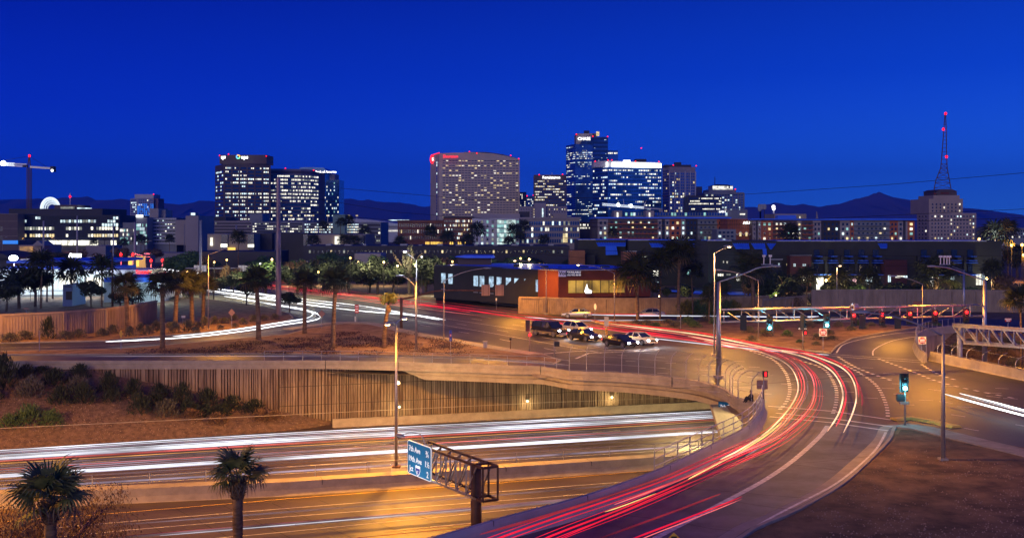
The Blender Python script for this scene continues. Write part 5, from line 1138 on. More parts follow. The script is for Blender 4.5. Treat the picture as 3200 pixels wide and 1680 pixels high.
def bush_mesh(seed, leaf, n=900, up=True):
    rn = random.Random(seed); mb = MB()
    for i in range(n):
        a = rn.uniform(0, 2*pi); el = rn.uniform(.0, 1)**.8*pi/2; r = rn.uniform(.55, 1.05); d = Vector((cos(a)*cos(el), sin(a)*cos(el), sin(el)))
        r *= 1+.25*noise.noise(d*2.5+Vector((seed, 0, 0))); p = Vector((d.x*r, d.y*r, d.z*r)); s = .09*rn.uniform(.5, 1.3)
        u = (d+Vector((rn.gauss(0, .5), rn.gauss(0, .5), .7 if up else 0))).normalized(); v = u.cross(Vector((rn.gauss(0, 1), rn.gauss(0, 1), rn.gauss(0, 1)))).normalized()
        mb.add([p-u*s, p-v*s*.32, p+u*s*1.5, p+v*s*.32], [(0, 1, 2, 3)])
    for i in range(14): a = i*.45; mb.bar((0, 0, 0), (.5*cos(a), .5*sin(a), .6), .02)
    return mb.mesh('foliage', leaf)
BM = {k: [bush_mesh(i+5*len(k), m) for i in range(3)] for k, m in (('dark', l_dark), ('grey', l_grey), ('green', l_green), ('rust', l_rust), ('yellow', l_yellow))}
def bush(label, p, w, h, kind='dark', group=None, name='shrub', rn=random.Random(4)):
    t = thing(name, label, 'shrub', tuple(p), group, rz=rn.uniform(0, 6), local=True); Y = p[1]
    link('foliage', rn.choice(BM[kind]), t, scale=(w*Y/F/2, w*Y/F/2, h*Y/F)); return t
# near palms and tree at the lower left
palm('near palm at the bottom left with a full dark crown, leftmost of the two', (WX(158, 50), 50, ZF), ZZ(1562, 50)-ZF, R=1.14, n=22, r0=.30, r1=.25, seed=4, dry=.3)
palm('near palm with a shaggy bulb under its crown, right of the leafy tree', (WX(743, 55), 55, ZF), ZZ(1492, 55)-ZF, R=1.0, n=19, r0=.27, r1=.24, seed=8, dry=.3)
# shaggy cut frond bases (boots) clothing the trunks under both crowns
for t in [o for o in COL.objects if o.get('label', '').startswith('near palm')]:
    H = ZZ(1562, 50)-ZF if 'leftmost' in t['label'] else ZZ(1492, 55)-ZF; r_ = random.Random(3); q = MB()
    for i in range(150):
        a = i*2.4; z = H-.1-1.0*(i/150); R = .27+.12*sin(pi*min(1, i/110)); d = Vector((cos(a), sin(a), 0)); s = Vector((-d.y, d.x, 0)); b0 = d*(R*.75)+Vector((0, 0, z)); tp = d*(R+.16*r_.random()+.05)+Vector((0, 0, z+.16)); q.add([b0-s*.07, b0+s*.07, tp+s*.03, tp-s*.03, b0+Vector((0, 0, .1))], [(0, 1, 2, 3), (0, 3, 4), (1, 2, 4)])
    for i in range(110):
        a = r_.uniform(0, 6.28); z = r_.uniform(.8, H-1.2); d = Vector((cos(a), sin(a), 0)); s = Vector((-d.y, d.x, 0)); R = .30-.05*z/H; q.add([d*R-s*.09+Vector((0, 0, z)), d*R+s*.09+Vector((0, 0, z)), d*(R+.035)+Vector((0, 0, z+.05))], [(0, 1, 2)])
    b_ = q.build('trunk_boots', m_bark, t); b_['kind'] = 'stuff'
def leafy_tree(label, x, cy, Y, w, h, kind, seed):
    rn = random.Random(seed); B = Vector((WX(x, Y), Y, ZF)); t = thing('tree', label, 'tree', tuple(B), local=True); H = ZZ(cy, Y)-ZF; q = MB()
    q.tube([(0, 0, 0), (.2, 0, H*.4), (.1, 0, H*.62)], [.22, .17, .12], 8)
    tips = []
    for i in range(26):
        a = rn.uniform(0, 2*pi); L = rn.uniform(1.4, 3.0)*w/4; p0 = Vector((.1, 0, H*rn.uniform(.42, .66))); p1 = p0+Vector((cos(a)*L*.45, sin(a)*L*.45, rn.uniform(.4, 1.3))); p2 = p1+Vector((cos(a+rn.uniform(-.5, .5))*L*.6, sin(a)*L*.6, rn.uniform(.1, 1.4))); q.tube([p0, p1, p2], [.07, .045, .015], 5)
        tips += [p1, p2, (p1+p2)/2]
        for j in range(3): p3 = p2+Vector((rn.gauss(0, .45), rn.gauss(0, .45), rn.uniform(-.2, .7))); q.tube([p2, p3], [.015, .006], 3); tips.append(p3)
    q.build('trunk', m_bark3, t); mb = MB()
    for i in range(11000):
        p = rn.choice(tips)+Vector((rn.gauss(0, .34), rn.gauss(0, .34), rn.gauss(-.1, .34))); s = rn.uniform(.035, .09); u = Vector((rn.gauss(0, .5), rn.gauss(0, .5), -1)).normalized(); v = u.cross(Vector((rn.gauss(0, 1), rn.gauss(0, 1), 0))).normalized(); mb.add([p-u*s, p-v*s*.3, p+u*s*1.6, p+v*s*.3], [(0, 1, 2, 3)])
    mb.build('crown', l_rust, t); return t
leafy_tree('orange-lit wispy tree with pale branches behind the bottom left palm', 190, 1560, 57, 4.2, 4, 'rust', 3)
leafy_tree('rust-coloured leafy tree at the bottom left corner', 10, 1530, 55, 3.6, 4, 'rust', 6)
# palms of the middle distance (single fronds)
MP = [ (398,1040,893,52,22,'palm in front of the left sound wall'), (508,1090,893,58,24,'tall dark palm at the tip of the left verge'), (548,1022,890,48,22,'orange-lit palm trunk, first right of the sound wall end'), (600,1016,890,50,22,'orange-lit palm trunk, second right of the sound wall end'), (635,1008,892,44,20,'orange-lit palm trunk, third right of the sound wall end'),
  (808,1062,880,54,24,'windblown dark palm left of the big steel pole'), (952,1044,885,48,20,'windblown palm right of the big steel pole'), (1041,1090,885,54,22,'windblown palm near the centre of the island'),
  (1993,1004,872,84,16,'palm in front of the rust-red banner building'), (2120,998,800,66,16,'tall palm at the left end of the ivy hedge'), (2355,1000,845,66,18,'palm beside the ivy hedge before the condos'), (2250,1000,908,40,12,'small palm between gantry post and condos'), (2922,945,865,76,22,'bushy palm behind the gantry at right'), (3193,1140,940,60,14,'palm clipped by the right edge of the frame')]
for i, (x, by, cy, R, w, lab) in enumerate(MP):
    B = G(x, by); s = B.y/F; H = ZZ(cy, B.y); palm(lab, (B.x, B.y, 0), H, R=R*s/1.5*1.0, n=26, r0=w*s*.34, r1=w*s*.25, seed=30+i, dry=.15, lean=(.3*((i*37) % 5-2)/2, 0))
t = palm('young yellow-lit palm with curved trunk and bulb, right of the island palms', tuple(G(1200, 1090)), ZZ(955, G(1200, 1090).y), R=.95, n=20, r0=.26, r1=.22, lean=(.5, 0), seed=77, dry=0)
for ch in t.children:
    if ch.name.startswith('frond'):
        ch.rotation_euler[1] = -radians(70+14*math.sin(ch.rotation_euler[2]*3))
# far palms
FP = [(225,958,855,62,None,'dark palm over the lit white wall at left'), (318,960,845,58,None,'dark palm trunk right of the lit shop'), (128,965,830,60,None,'dark shaggy palm in the left yard'), (415,960,925,45,None,'low dark palm behind the sound wall'),
 (745,None,745,34,330,'palm in front of the pink block left of the steel pole'), (1065,None,697,22,520,'tall thin palm before the parking structure, left'), (1090,None,692,24,520,'tall thin palm before the parking structure, right'), (1010,None,707,22,540,'palm crown before the parking lamps'), (980,None,756,30,400,'palm by the pink stucco wall'), (1075,None,752,26,400,'low palm before the stucco wall, left'), (1105,None,757,30,400,'low palm before the stucco wall, right'), (1140,None,722,24,520,'palm before the grey block at centre left'),
 (1345,None,727,30,400,'palm before the brick building, left'), (1398,None,745,32,380,'leaning palm before the brick building'), (1490,None,722,36,400,'palm in front of the white stair tower'), (1605,None,722,30,420,'tall palm before the bright glass block'), (1624,None,742,26,400,'short palm before the bright glass block'), (1590,None,760,28,390,'stubby palm before the bright glass block'), (1637,None,708,26,420,'tall palm right of the bright glass block'), (1462,None,756,32,380,'palm left of the white stair tower'), (1250,None,757,26,420,'palm near the bright left starlamp'), (1700,None,752,26,400,'palm before the violet block'),
 (2063,1000,820,52,None,'slim dark palm right of the rust-red building'), (2165,985,850,46,None,'slim dark palm before the blue-roofed condos'), (2470,None,735,46,300,'palm crown peeking over the long condo roof'), (3110,None,740,62,280,'large dark palm beside the orange lamps at right'), (3150,None,720,44,300,'tall dark palm at the far right skyline'), (2520,952,872,48,None,'palm among the condo gardens, left'), (2625,952,880,54,None,'palm lit from below by the condo door'), (2715,955,872,50,None,'palm before the lit condo lounge'), (2470,965,925,52,None,'young palm behind the gantry, left'), (3100,960,845,44,None,'palm behind the right gantry post'),
 (425,None,748,18,500,'palm trio before the teal glass block, left one'), (440,None,745,18,505,'palm trio before the teal glass block, middle one'), (452,None,752,18,500,'palm trio before the teal glass block, right one'), (293,None,758,18,480,'dark palm against the lit ground floor windows'), (386,None,760,20,480,'palm left of the red signals'), (530,None,748,20,480,'palm before the louvred offices'), (2216,1010,930,40,None,'windblown palm left of the gantry post'), (1915,None,728,22,380,'palm before the orange apartments')]
for x, by, cy, R, Y, lab in FP: small_palm(lab, x, by or 0, cy, R, Y=Y)
# trees
TR = [(60,965,175,150,'dark','big dark tree at the left edge behind the sound wall',.2), (110,960,130,130,'dark','dark round tree before the lit canopy',.2), (20,975,120,110,'dark','dark tree at the very left edge',.15), (285,960,105,95,'dark','dark bushy tree before the lit white building',.25), (375,965,80,60,'dark','low dark tree behind the middle of the sound wall',.2),
 (190,None,150,45,'yellow','yellow street-lit tree at left',.1), (245,None,60,50,'rust','brownish tree right of the yellow one',.1), (305,None,55,40,'rust','orange-tinged tree before the pale wall',.1), (375,None,60,60,'rust','red-lit tree between the signals',.1), (475,None,80,55,'rust','brown tree right of the red signals',.1),
 (545,878,90,92,'green','bright green tree at the far junction',.2), (595,None,110,90,'green','green tree before the sign gantry, left',.1), (640,None,90,70,'yellow','yellowish tree before the tan hall',.1), (760,None,120,60,'green','glowing pale green tree behind the sign gantry',.25), (690,None,90,60,'dark','dark tree between gantry and hall',.1), (830,None,150,110,'green','large green tree left of the steel pole',.1), (930,None,170,110,'dark','large dark tree right of the steel pole',.1), (1010,None,150,120,'dark','dark tree behind the windblown palms',.1), (1090,None,160,120,'dark','dark tree behind the pale parked car',.1), (1180,None,130,130,'dark','tall dark tree with hanging branches',.1),
 (1230,None,120,110,'dark','dark tree left of the cool white lamp',.1), (1330,None,150,130,'dark','dark tree behind the cool white lamp pole',.1), (1280,920,60,170,'grey','pale blue-lit wispy tree under the cool white lamp',.15), (1395,None,120,90,'dark','dark tree before the brick building',.1), (1330,915,70,70,'rust','orange-lit tree left of the grey building',.2),
 (730,925,60,75,'dark','slim young tree on the slip-road bank, left',.35), (770,955,110,80,'dark','leaning young tree on the slip-road bank',.3), (905,975,90,70,'dark','bushy young tree right of the steel pole base',.25), (668,935,80,60,'dark','thin leaning tree behind the verge lamp pole',.4),
 (1500,None,140,70,'dark','dark tree row before the stair tower',.05), (1640,None,160,70,'dark','dark tree before the violet block',.05), (1560,None,120,50,'dark','dark trees before the bright glass block',.05), (1780,None,110,70,'dark','dark tree left of the first blue roof',.05), (1730,None,110,50,'dark','dark tree over the low roofs',.05),
 (2170,None,140,90,'dark','dark tree before the condos, left',.1), (2080,None,90,70,'dark','dark tree right of the rust-red building',.1), (2450,945,130,110,'dark','big dark tree before the condo wall',.15), (2380,960,110,120,'dark','dark tree by the ivy hedge',.15), (2640,955,90,58,'yellow','lamp-lit shrubby tree before the condo door',.1), (2580,955,80,42,'rust','brown-green tree behind the gantry',.1), (2780,950,100,62,'dark','dark tree before the right condos',.1), (2860,950,100,75,'dark','second dark tree before the right condos',.1), (2990,955,110,62,'dark','dark tree behind the camera pole',.1), (3140,950,120,110,'rust','lamp-tinted tree at the right edge',.1), (3180,None,120,120,'dark','dark tree among the orange lamps at right',.1), (3100,None,120,90,'dark','dark tree below the orange lamps',.1)]
for i, (x, by, w, h, kind, lab, tk) in enumerate(TR):
    if by: tree(lab, x, by, w, h, kind, trunkh=tk)
    else:
        by_ = {1: 805}.get(0, 0); Yd = 360 if x < 500 else (230 if 600 < x < 1450 else 300); base = 700+F*HC/Yd
        if x < 500: base = 700+F*HC/400; Yd = 400
        tree(lab, x, base, w, h+ (base-880 if 600 < x < 1450 else 0)*0, kind, trunkh=tk)
# shrubs on the gravel slope
SL = [(10,1215,90,100,'dark'),(78,1180,60,40,'dark'),(95,1240,90,60,'grey'),(170,1205,80,55,'dark'),(185,1262,75,55,'dark'),(250,1180,60,45,'dark'),(262,1260,80,60,'dark'),(240,1225,60,50,'grey'),(340,1225,65,60,'dark'),(350,1255,60,45,'dark'),(415,1240,60,55,'dark'),(440,1290,75,60,'dark'),(500,1245,65,50,'dark'),(490,1270,60,40,'dark'),(520,1300,75,55,'grey'),(570,1265,60,70,'dark'),(590,1290,60,45,'dark'),(650,1275,65,60,'dark'),(640,1300,60,40,'dark'),(720,1280,70,45,'dark'),(690,1300,60,40,'dark'),(790,1290,70,40,'dark'),(90,1325,90,60,'green'),(160,1332,75,50,'green'),(30,1335,70,45,'green'),(680,1325,60,35,'rust'),(820,1315,60,35,'rust'),(600,1312,60,35,'rust'),(860,1310,50,28,'rust'),(-40,1260,90,70,'dark'),(130,1165,60,22,'dark')]
place = ['left edge', 'left edge', 'far left', 'far left']
for i, (x, y, w, h, k) in enumerate(SL):
    p = onslope(x, y); bush({'dark': 'dark spiky slope shrub', 'grey': 'pale grey-green slope shrub', 'green': 'low green sprawling slope shrub', 'rust': 'faint brown slope shrub'}[k]+', number %s of its kind from the left' % (['one','two','three','four','five','six','seven','eight','nine','ten','eleven','twelve','thirteen','fourteen','fifteen','sixteen','seventeen','eighteen','nineteen','twenty','twenty-one','twenty-two','twenty-three'][sorted([q_[0] for q_ in SL if q_[4] == k]).index(x)]), p, w*1.15, h*1.0, k, 'shrubs on the gravel slope')
# clipped shrubs and rosettes of the verges
VR = [(30,1068,60,22,'rust'),(80,1060,50,20,'rust'),(88,1048,32,18,'green'),(150,1058,46,50,'green'),(205,1060,50,20,'rust'),(245,1055,50,20,'rust'),(320,1050,40,18,'rust'),(350,1042,40,20,'rust'),(405,1050,34,24,'rust'),(440,1043,30,26,'rust'),(490,1036,34,26,'rust'),(545,1040,40,26,'rust'),(590,1035,40,26,'rust'),(620,1028,30,18,'rust'),(465,1045,34,22,'rust'),(530,1024,26,14,'rust'),(640,1018,30,22,'rust'),(672,1012,28,18,'rust'),(700,1010,36,14,'rust'),(730,1000,30,14,'rust'),(760,1012,30,14,'rust'),(795,1005,34,16,'rust'),(825,1002,30,14,'rust'),(860,998,26,14,'rust'),(612,1040,28,14,'rust'),(690,1028,24,10,'rust'),(735,1022,22,10,'rust')]
nm = ['one','two','three','four','five','six','seven','eight','nine','ten','eleven','twelve','thirteen','fourteen','fifteen','sixteen','seventeen','eighteen','nineteen','twenty','twenty-one','twenty-two','twenty-three','twenty-four','twenty-five','twenty-six','twenty-seven','twenty-eight','twenty-nine','thirty']
vx = sorted(v[0] for v in VR)
for x, y, w, h, k in VR: bush(('pale spiky shrub' if k == 'rust' else 'dark clipped shrub')+' on the left verge, number %s from the left' % nm[vx.index(x)], G(x, y, .13), w*1.1, h*1.3, 'grey' if k == 'rust' else 'dark', 'shrubs along the left verge')
WD = [(1990,1012,40,12),(2020,1015,50,16),(2050,1022,40,14),(2090,1010,50,14),(2110,1020,50,16),(2150,1012,60,22),(2170,1022,50,18),(2210,1005,60,20),(2240,1012,50,22),(2290,1000,40,14),(2340,1040,50,22),(2390,1050,60,22),(2430,1030,40,18),(2460,1050,40,18),(2520,1022,60,18),(2560,1060,60,18),(2590,1045,40,16),(2620,1020,36,16),(2660,1032,40,14),(2700,1028,30,12),(2725,1018,30,12),(2760,1022,24,10),(2550,1078,30,12),(2600,1062,40,14),(2350,1065,40,18),(2560,1012,60,22),(2500,1070,30,10),(2680,1016,40,16),(2900,1016,30,10),(2930,1018,30,10)]
wx_ = sorted(v[0]*1000+v[1] for v in WD)
for x, y, w, h in WD: bush('low dry brush clump on the wedge below the gantry, number %s from the left' % nm[wx_.index(x*1000+y)], G(x, y, .12), w, h, 'grey' if (x*7+y) % 3 else 'green', 'dry brush clumps on the dirt wedge')
for i in range(34):   # brush on the far embankment at the right
    pass
EB = [(2990,1100,60,30),(3030,1120,60,30),(3060,1095,70,30),(3095,1120,60,34),(3130,1100,70,36),(3160,1125,60,30),(3190,1095,60,30),(3110,1145,60,26),(3175,1150,70,30),(3060,1140,50,24),(3150,1075,60,22),(3085,1075,60,22),(3030,1080,50,22)]
def onemb(x, y):
    Y = 160.0
    while Y > 100:
        X = WX(x, Y); yt = 147+(X-68)*(58/182) if X > 68 else 147.5+(68-X)*.2; s = (yt-Y)/13
        if 0 < s < 1 and ZZ(y, Y) >= -.02+(ZF-.05)*s: return Vector((X, Y, (ZF-.05)*s))
        Y -= .2
    return G(x, y, -3)
for i, (x, y, w, h) in enumerate(EB): bush('brown brush on the embankment behind the sign truss, number %s' % nm[i], onemb(x, y), w, h, 'rust' if i % 2 else 'grey', 'brush on the embankment behind the sign truss')
# ivy over the tan wall, hedges
for i, (x, w) in enumerate([(2150,60),(2190,60),(2230,50),(2275,60),(2300,40)]):
    p = G(x, 985); bush('ivy mass hanging over the tan wall, number %s from the left' % nm[i], (p.x, p.y+1.2, 0), w*1.2, 44, 'green' if i % 2 else 'yellow', 'ivy masses on the tan wall')
for i, (x, y, w, h) in enumerate([(2480,975,60,44),(2560,962,70,40),(2640,950,60,40),(2380,955,60,30),(2700,950,70,36),(2830,948,80,34)]):
    p = G(x, y); bush('leafy hedge shrub by the back road, number %s from the left' % nm[[2380,2480,2560,2640,2700,2830].index(x)], p, w*1.2, h, 'green' if i % 2 else 'rust', 'hedge shrubs by the back road')
for i, (x, y, w, h) in enumerate([(565,925,26,20),(520,930,50,14),(545,938,40,12),(590,932,30,14)]):
    bush('cool-lit pale shrub before the lit white building, number %s' % nm[i], G(x, y, .1), w, h, 'green' if i == 0 else 'grey', 'cool-lit shrubs before the white building')
# flat dark ground-cover patches on the palm island: scattered, uncountable
rn = random.Random(12); mb = MB()
iCp = [Vector((p[0], p[1])) for p in iC]
def inside(x, y, poly):
    c = False; n = len(poly)
    for i in range(n):
        x1, y1 = poly[i][0], poly[i][1]; x2, y2 = poly[(i+1) % n][0], poly[(i+1) % n][1]
        if (y1 > y) != (y2 > y) and x < (x2-x1)*(y-y1)/(y2-y1)+x1: c = not c
    return c
cnt = 0; cen = []
while cnt < 120:
    x = rn.uniform(380, 1440); y = rn.uniform(1035, 1105)
    if not inside(x, y, iC) or not inside(x-30, y-8, iC) or not inside(x+30, y, iC): continue
    cen.append((x, y)); cnt += 1
for x, y in cen:
    c = G(x, y, .13); R = rn.uniform(.5, 1.7)
    for i in range(int(150*R)):
        a = rn.uniform(0, 2*pi); r = R*sqrt(rn.random())*(1+.4*noise.noise(Vector((cos(a)*1.5+x, sin(a)*1.5, 0)))); p = c+Vector((r*cos(a)*1.3, r*sin(a)*1.7, rn.uniform(.02, .22*(1.1-r/R*.6)))); s = rn.uniform(.05, .12)
        u = Vector((rn.gauss(0, 1), rn.gauss(0, 1), rn.gauss(0, .5))).normalized(); v = u.cross(Vector((0, 0, 1))).normalized(); mb.add([p-u*s, p-v*s*.6, p+u*s, p+v*s*.6], [(0, 1, 2, 3)])
o = mb.build('ground_cover', leafm('purple_ground_cover', (.035, .012, .018), (.075, .03, .035))); tag(o, 'flat dark purple ground-cover patches scattered over the palm island', 'ground cover', kind='stuff')
# pebbles on the slope and the corner lot
mb = MB()
for i in range(2200):
    x = rn.uniform(2350, 3300); y = rn.uniform(1400, 1700); p = G(x, y, .1)
    if not inside(p.x, p.y, [(q.x, q.y) for q in pts] if False else [(G(a, b).x, G(a, b).y) for a, b in ((2360,1700),(2520,1610),(2655,1528),(2750,1445),(2830,1400),(3400,1500),(3400,1720))]): continue
    if noise.noise(Vector((p.x*.35, p.y*.35, 3))) < -.1: continue
    s = rn.uniform(.015, .065); mb.add([p+Vector((s, 0, 0)), p+Vector((-s*.5, s*.8, 0)), p+Vector((-s*.5, -s*.8, 0)), p+Vector((0, 0, s*1.2))], [(0, 1, 3), (1, 2, 3), (2, 0, 3)])
for i in range(5000):
    X = rn.uniform(-60, -18); Y = rn.uniform(100, 117); z = esurf(X, Y)
    if z < ZF+.05: continue
    p = Vector((X, Y, z)); s = rn.uniform(.02, .08); mb.add([p+Vector((s, 0, 0)), p+Vector((-s*.5, s*.8, 0)), p+Vector((-s*.5, -s*.8, 0)), p+Vector((0, 0, s*1.2))], [(0, 1, 3), (1, 2, 3), (2, 0, 3)])
o = mb.build('gravel', mat('pale_gravel', (.34, .25, .18), .9, var=.3, vscale=5)); tag(o, 'loose pale stones scattered on the corner lot and gravel slope', 'gravel', kind='stuff')
# ---------------------------------------------------------------- buildings
class Bld:
    def __init__(s, label, xl, xc, xr, ytop, Y, dl=30, dr=0, D=30, wall=None, z0=0.0, cat='building', name='office_building', group=None, roofm=None):
        s.Y = Y; s.C = Vector((WX(xc if xc is not None else xl, Y), Y)); s.R = Vector((WX(xr, Y+dr), Y+dr)); s.zt = ZZ(ytop, Y); s.z0 = z0
        if xc is not None: s.L = Vector((WX(xl, Y+dl), Y+dl)); BK = s.L+s.R-s.C; poly = [s.C, s.R, BK, s.L]
        else: s.L = None; poly = [s.C, s.R, s.R+Vector((0, D)), s.C+Vector((0, D))]
        s.t = thing(name, label, cat, (s.C.x, s.C.y, z0), group)
        m = MB(); m.prism([tuple(p) for p in poly], z0, s.zt, 0); m.build('wall', wall or b_grey, s.t); s.poly = poly
        s.front = (s.C, s.R); s.side = (s.L, s.C) if s.L is not None else None
    def part(s, nm, mb, m, smooth=False): return mb.build(nm, m, s.t, smooth)
    def cap(s, h, m, over=.3, nm='parapet'):
        q = MB(); c = sum((p for p in s.poly), Vector((0, 0)))/4; q.prism([tuple(p+(p-c).normalized()*over) for p in s.poly], s.zt-.02, s.zt+h); s.part(nm, q, m)
def face_rows(b, face, x0, x1, ya, yb, nf, nc, ww=.7, wh=.5, lit=.3, mats=None, dark=None, seed=1, proud=.12, runs=False, name='window', indiv=False, litname='lit_window', band=None, bandm=None):
    """windows of one face; x0,x1 in 0..1 along it, ya,yb picture heights of the top and bottom floor lines"""
    rn = random.Random(seed); p0, p1 = face; d = (p1-p0); L = d.length; d = d/L; n = Vector((d.y, -d.x)); mid = (p0+p1)/2
    if n.dot(-mid) < 0: n = -n
    zt = ZZ(ya, b.Y) if ya is not None else b.zt; zb = ZZ(yb, b.Y); H = (zt-zb)/nf; W = L*(x1-x0)/nc
    mats = mats or [e_white]; dk = MB(); groups = {m.name: (m, MB()) for m in mats}; cache = {}
    if band is not None:
        for j in range(nf):
            zc = zt-H*(j+.5); c = p0+d*L*(x0+x1)/2+n*.05; q = MB(); q.obox((c.x, c.y, zc), (d.x*L*(x1-x0)/2, d.y*L*(x1-x0)/2, 0), (n.x*.06, n.y*.06, 0), (0, 0, H*band/2)); o = b.part('ribbon_window', q, bandm or m_wing)
    for j in range(nf):
        state = rn.random() < (lit(j, 0) if callable(lit) else lit)
        for i in range(nc):
            pl = lit(j, i/nc) if callable(lit) else lit
            if runs:
                if rn.random() < .45: state = rn.random() < pl
                on = state
            else: on = rn.random() < pl
            if not on and band is not None: continue
            c = p0+d*(L*x0+W*(i+.5))+n*proud; zc = zt-H*(j+.5); m = rn.choice(mats) if on else None
            jit = 1 if not on else rn.uniform(.75, 1.0)
            u = (d.x*W*ww/2*jit, d.y*W*ww/2*jit, 0); v = (n.x*.06, n.y*.06, 0); w = (0, 0, H*wh/2*(jit if on and rn.random() < .4 else 1))
            if indiv:
                key = m.name if m else 'dark'
                if key not in cache: q = MB(); q.obox((0, 0, 0), (d.x*W*ww/2, d.y*W*ww/2, 0), v, (0, 0, H*wh/2)); cache[key] = q.mesh('window', m or dark or m_wing)
                link(litname if m else name, cache[key], b.t, loc=Vector((c.x, c.y, zc))-b.t.location)
            else: (groups[m.name][1] if m else dk).obox((c.x, c.y, zc), u, v, w)
    if not indiv:
        for m, q in groups.values():
            if q.v: o = b.part(litname, q, m); o['kind'] = 'stuff'
        if dk.v and dark is not False: o = b.part(name, dk, dark or m_wing); o['kind'] = 'stuff'
def bands(b, face, ya, yb, nf, m, frac=.45, proud=.25, name='floor_band'):
    p0, p1 = face; d = (p1-p0); L = d.length; d = d/L; n = Vector((d.y, -d.x))
    if n.dot(-(p0+p1)/2) < 0: n = -n
    zt = ZZ(ya, b.Y); zb = ZZ(yb, b.Y); H = (zt-zb)/nf
    for j in range(nf+1):
        q = MB(); c = (p0+p1)/2+n*proud/2; q.obox((c.x, c.y, zt-H*j), (d.x*(L/2+.05), d.y*(L/2+.05), 0), (n.x*proud/2, n.y*proud/2, 0), (0, 0, H*frac/2)); b.part(name, q, m)
def mull(b, face, ya, yb, n_, m, w=.3, proud=.3, name='mullion'):
    p0, p1 = face; d = (p1-p0); L = d.length; d = d/L; n = Vector((d.y, -d.x))
    if n.dot(-(p0+p1)/2) < 0: n = -n
    zt = ZZ(ya, b.Y); zb = ZZ(yb, b.Y)
    for i in range(n_+1):
        q = MB(); c = p0+d*L*i/n_+n*proud/2; q.obox((c.x, c.y, (zt+zb)/2), (d.x*w/2, d.y*w/2, 0), (n.x*proud/2, n.y*proud/2, 0), (0, 0, (zt-zb)/2)); b.part(name, q, m)
def beacon(b, x, y, Y=None, m=None, r=.55):
    p = P(x, y, Y or b.Y); q = MB(); q.ball(p, r*p.y/1000, 8, 6); b.part('beacon', q, m or e_red, True)
    q = MB(); q.tube([p-Vector((0, 0, 1.2*p.y/1000)), p], .18*p.y/1000, 5); b.part('beacon_post', q, m_dark)
def pxbox(b, x0, x1, y0, y1, Y, D, m, nm): q = MB(); q.box(WX(x0, Y), Y, ZZ(y1, Y), WX(x1, Y), Y+D, ZZ(y0, Y)); return b.part(nm, q, m)
def sgn(b, body, x, y, h, Y, m=None, right=(1, 0, 0), nm='sign_lettering'): return text(body, tuple(P(x, y, Y)), right, (0, 0, 1), h*Y/F*1.65, m or e_sign, b.t, nm, extrude=.15, bold=.02)
# mountains
def ridge(name, pts, Y, depth, m):
    rn = random.Random(len(pts)); f = []
    for (a, ya), (b_, yb2) in zip(pts[:-1], pts[1:]):
        k = max(2, int(abs(b_-a)/12))
        for i in range(k): t = i/k; f.append((a+(b_-a)*t, ya+(yb2-ya)*t+rn.uniform(-1.3, 1.3)))
    f.append(pts[-1]); rows = 6; vs = []
    for x, y in f:
        zt = max(5, ZZ(y, Y))
        for r in range(rows+1):
            u = r/rows; yy = Y-depth*(1-u); vs.append((WX(x, Y)+ (0 if r in (0, rows) else 60*noise.noise(Vector((x*.05, r, 1)))), yy, zt*(u**1.3)*(1+(0 if r in (0, rows) else .35*noise.noise(Vector((x*.03, r*.8, 5)))))))
    mb = MB(); n = rows+1; mb.add(vs, [(i*n+j, (i+1)*n+j, (i+1)*n+j+1, i*n+j+1) for i in range(len(f)-1) for j in range(rows)])
    struct(mb.build(name, m, smooth=True))
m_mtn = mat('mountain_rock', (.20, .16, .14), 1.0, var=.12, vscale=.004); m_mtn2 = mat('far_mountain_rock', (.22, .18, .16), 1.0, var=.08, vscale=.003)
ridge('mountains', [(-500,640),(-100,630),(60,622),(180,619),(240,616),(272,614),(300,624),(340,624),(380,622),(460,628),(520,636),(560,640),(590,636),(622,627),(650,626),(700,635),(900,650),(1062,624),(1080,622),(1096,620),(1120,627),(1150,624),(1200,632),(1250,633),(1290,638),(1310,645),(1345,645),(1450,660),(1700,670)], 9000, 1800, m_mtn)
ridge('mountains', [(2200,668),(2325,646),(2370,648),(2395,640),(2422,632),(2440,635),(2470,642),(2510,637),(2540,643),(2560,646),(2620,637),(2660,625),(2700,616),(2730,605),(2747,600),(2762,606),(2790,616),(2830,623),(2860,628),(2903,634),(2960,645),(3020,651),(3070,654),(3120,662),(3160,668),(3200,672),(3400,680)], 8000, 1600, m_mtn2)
# ---- towers, left group
b = Bld('dark granite office tower with a glowing sign and logo on its crown', 672, 701, 843, 512, 1050, 40, 12, wall=b_brown)
T1z = b
pxbox(b, 686, 833, 484, 512, 1056, 30, b_brown, 'crown')
face_rows(b, b.front, .02, .98, 519, 690, 15, 24, .80, .42, lambda j, u: .75 if j in (3, 7, 8, 12) else (.12 if j in (5, 6) else .42), [e_white, e_white, e_cool], seed=3, runs=True, band=.5)
face_rows(b, b.side, .1, .9, 530, 690, 14, 5, .8, .45, .25, [e_cool], seed=4, dark=m_glassb)
mull(b, b.front, 512, 690, 6, b_brown, 1.6, .4)
for x, y in ((686,486),(714,482),(832,488)): beacon(b, x, y)
sgn(b, 'aps', 754, 496, 10, 1050); sgn(b, 'aps', 691, 496, 10, 1048, right=(.8, -.6, 0))
q = MB(); c = P(744, 490, 1050)
for i, col in enumerate([glow('logo_orange', (1, .45, .05), 2), glow('logo_blue', (.1, .45, 1), 2), glow('logo_green', (.2, .8, .4), 2)]):
    q = MB(); a0 = i*120; q.plate([c+Vector((r*cos(radians(a)), 0, r*sin(radians(a)))) for r, aa in ((2.1, range(a0, a0+121, 20)), (1.0, range(a0+120, a0-1, -20))) for a in aa], (0, .3, 0)); b.part('logo', q, col)
b = Bld('curved-front office tower with bright ribbon windows, right of the granite tower', 843, 846, 960, 528, 1120, 30, 5, wall=b_brown); 
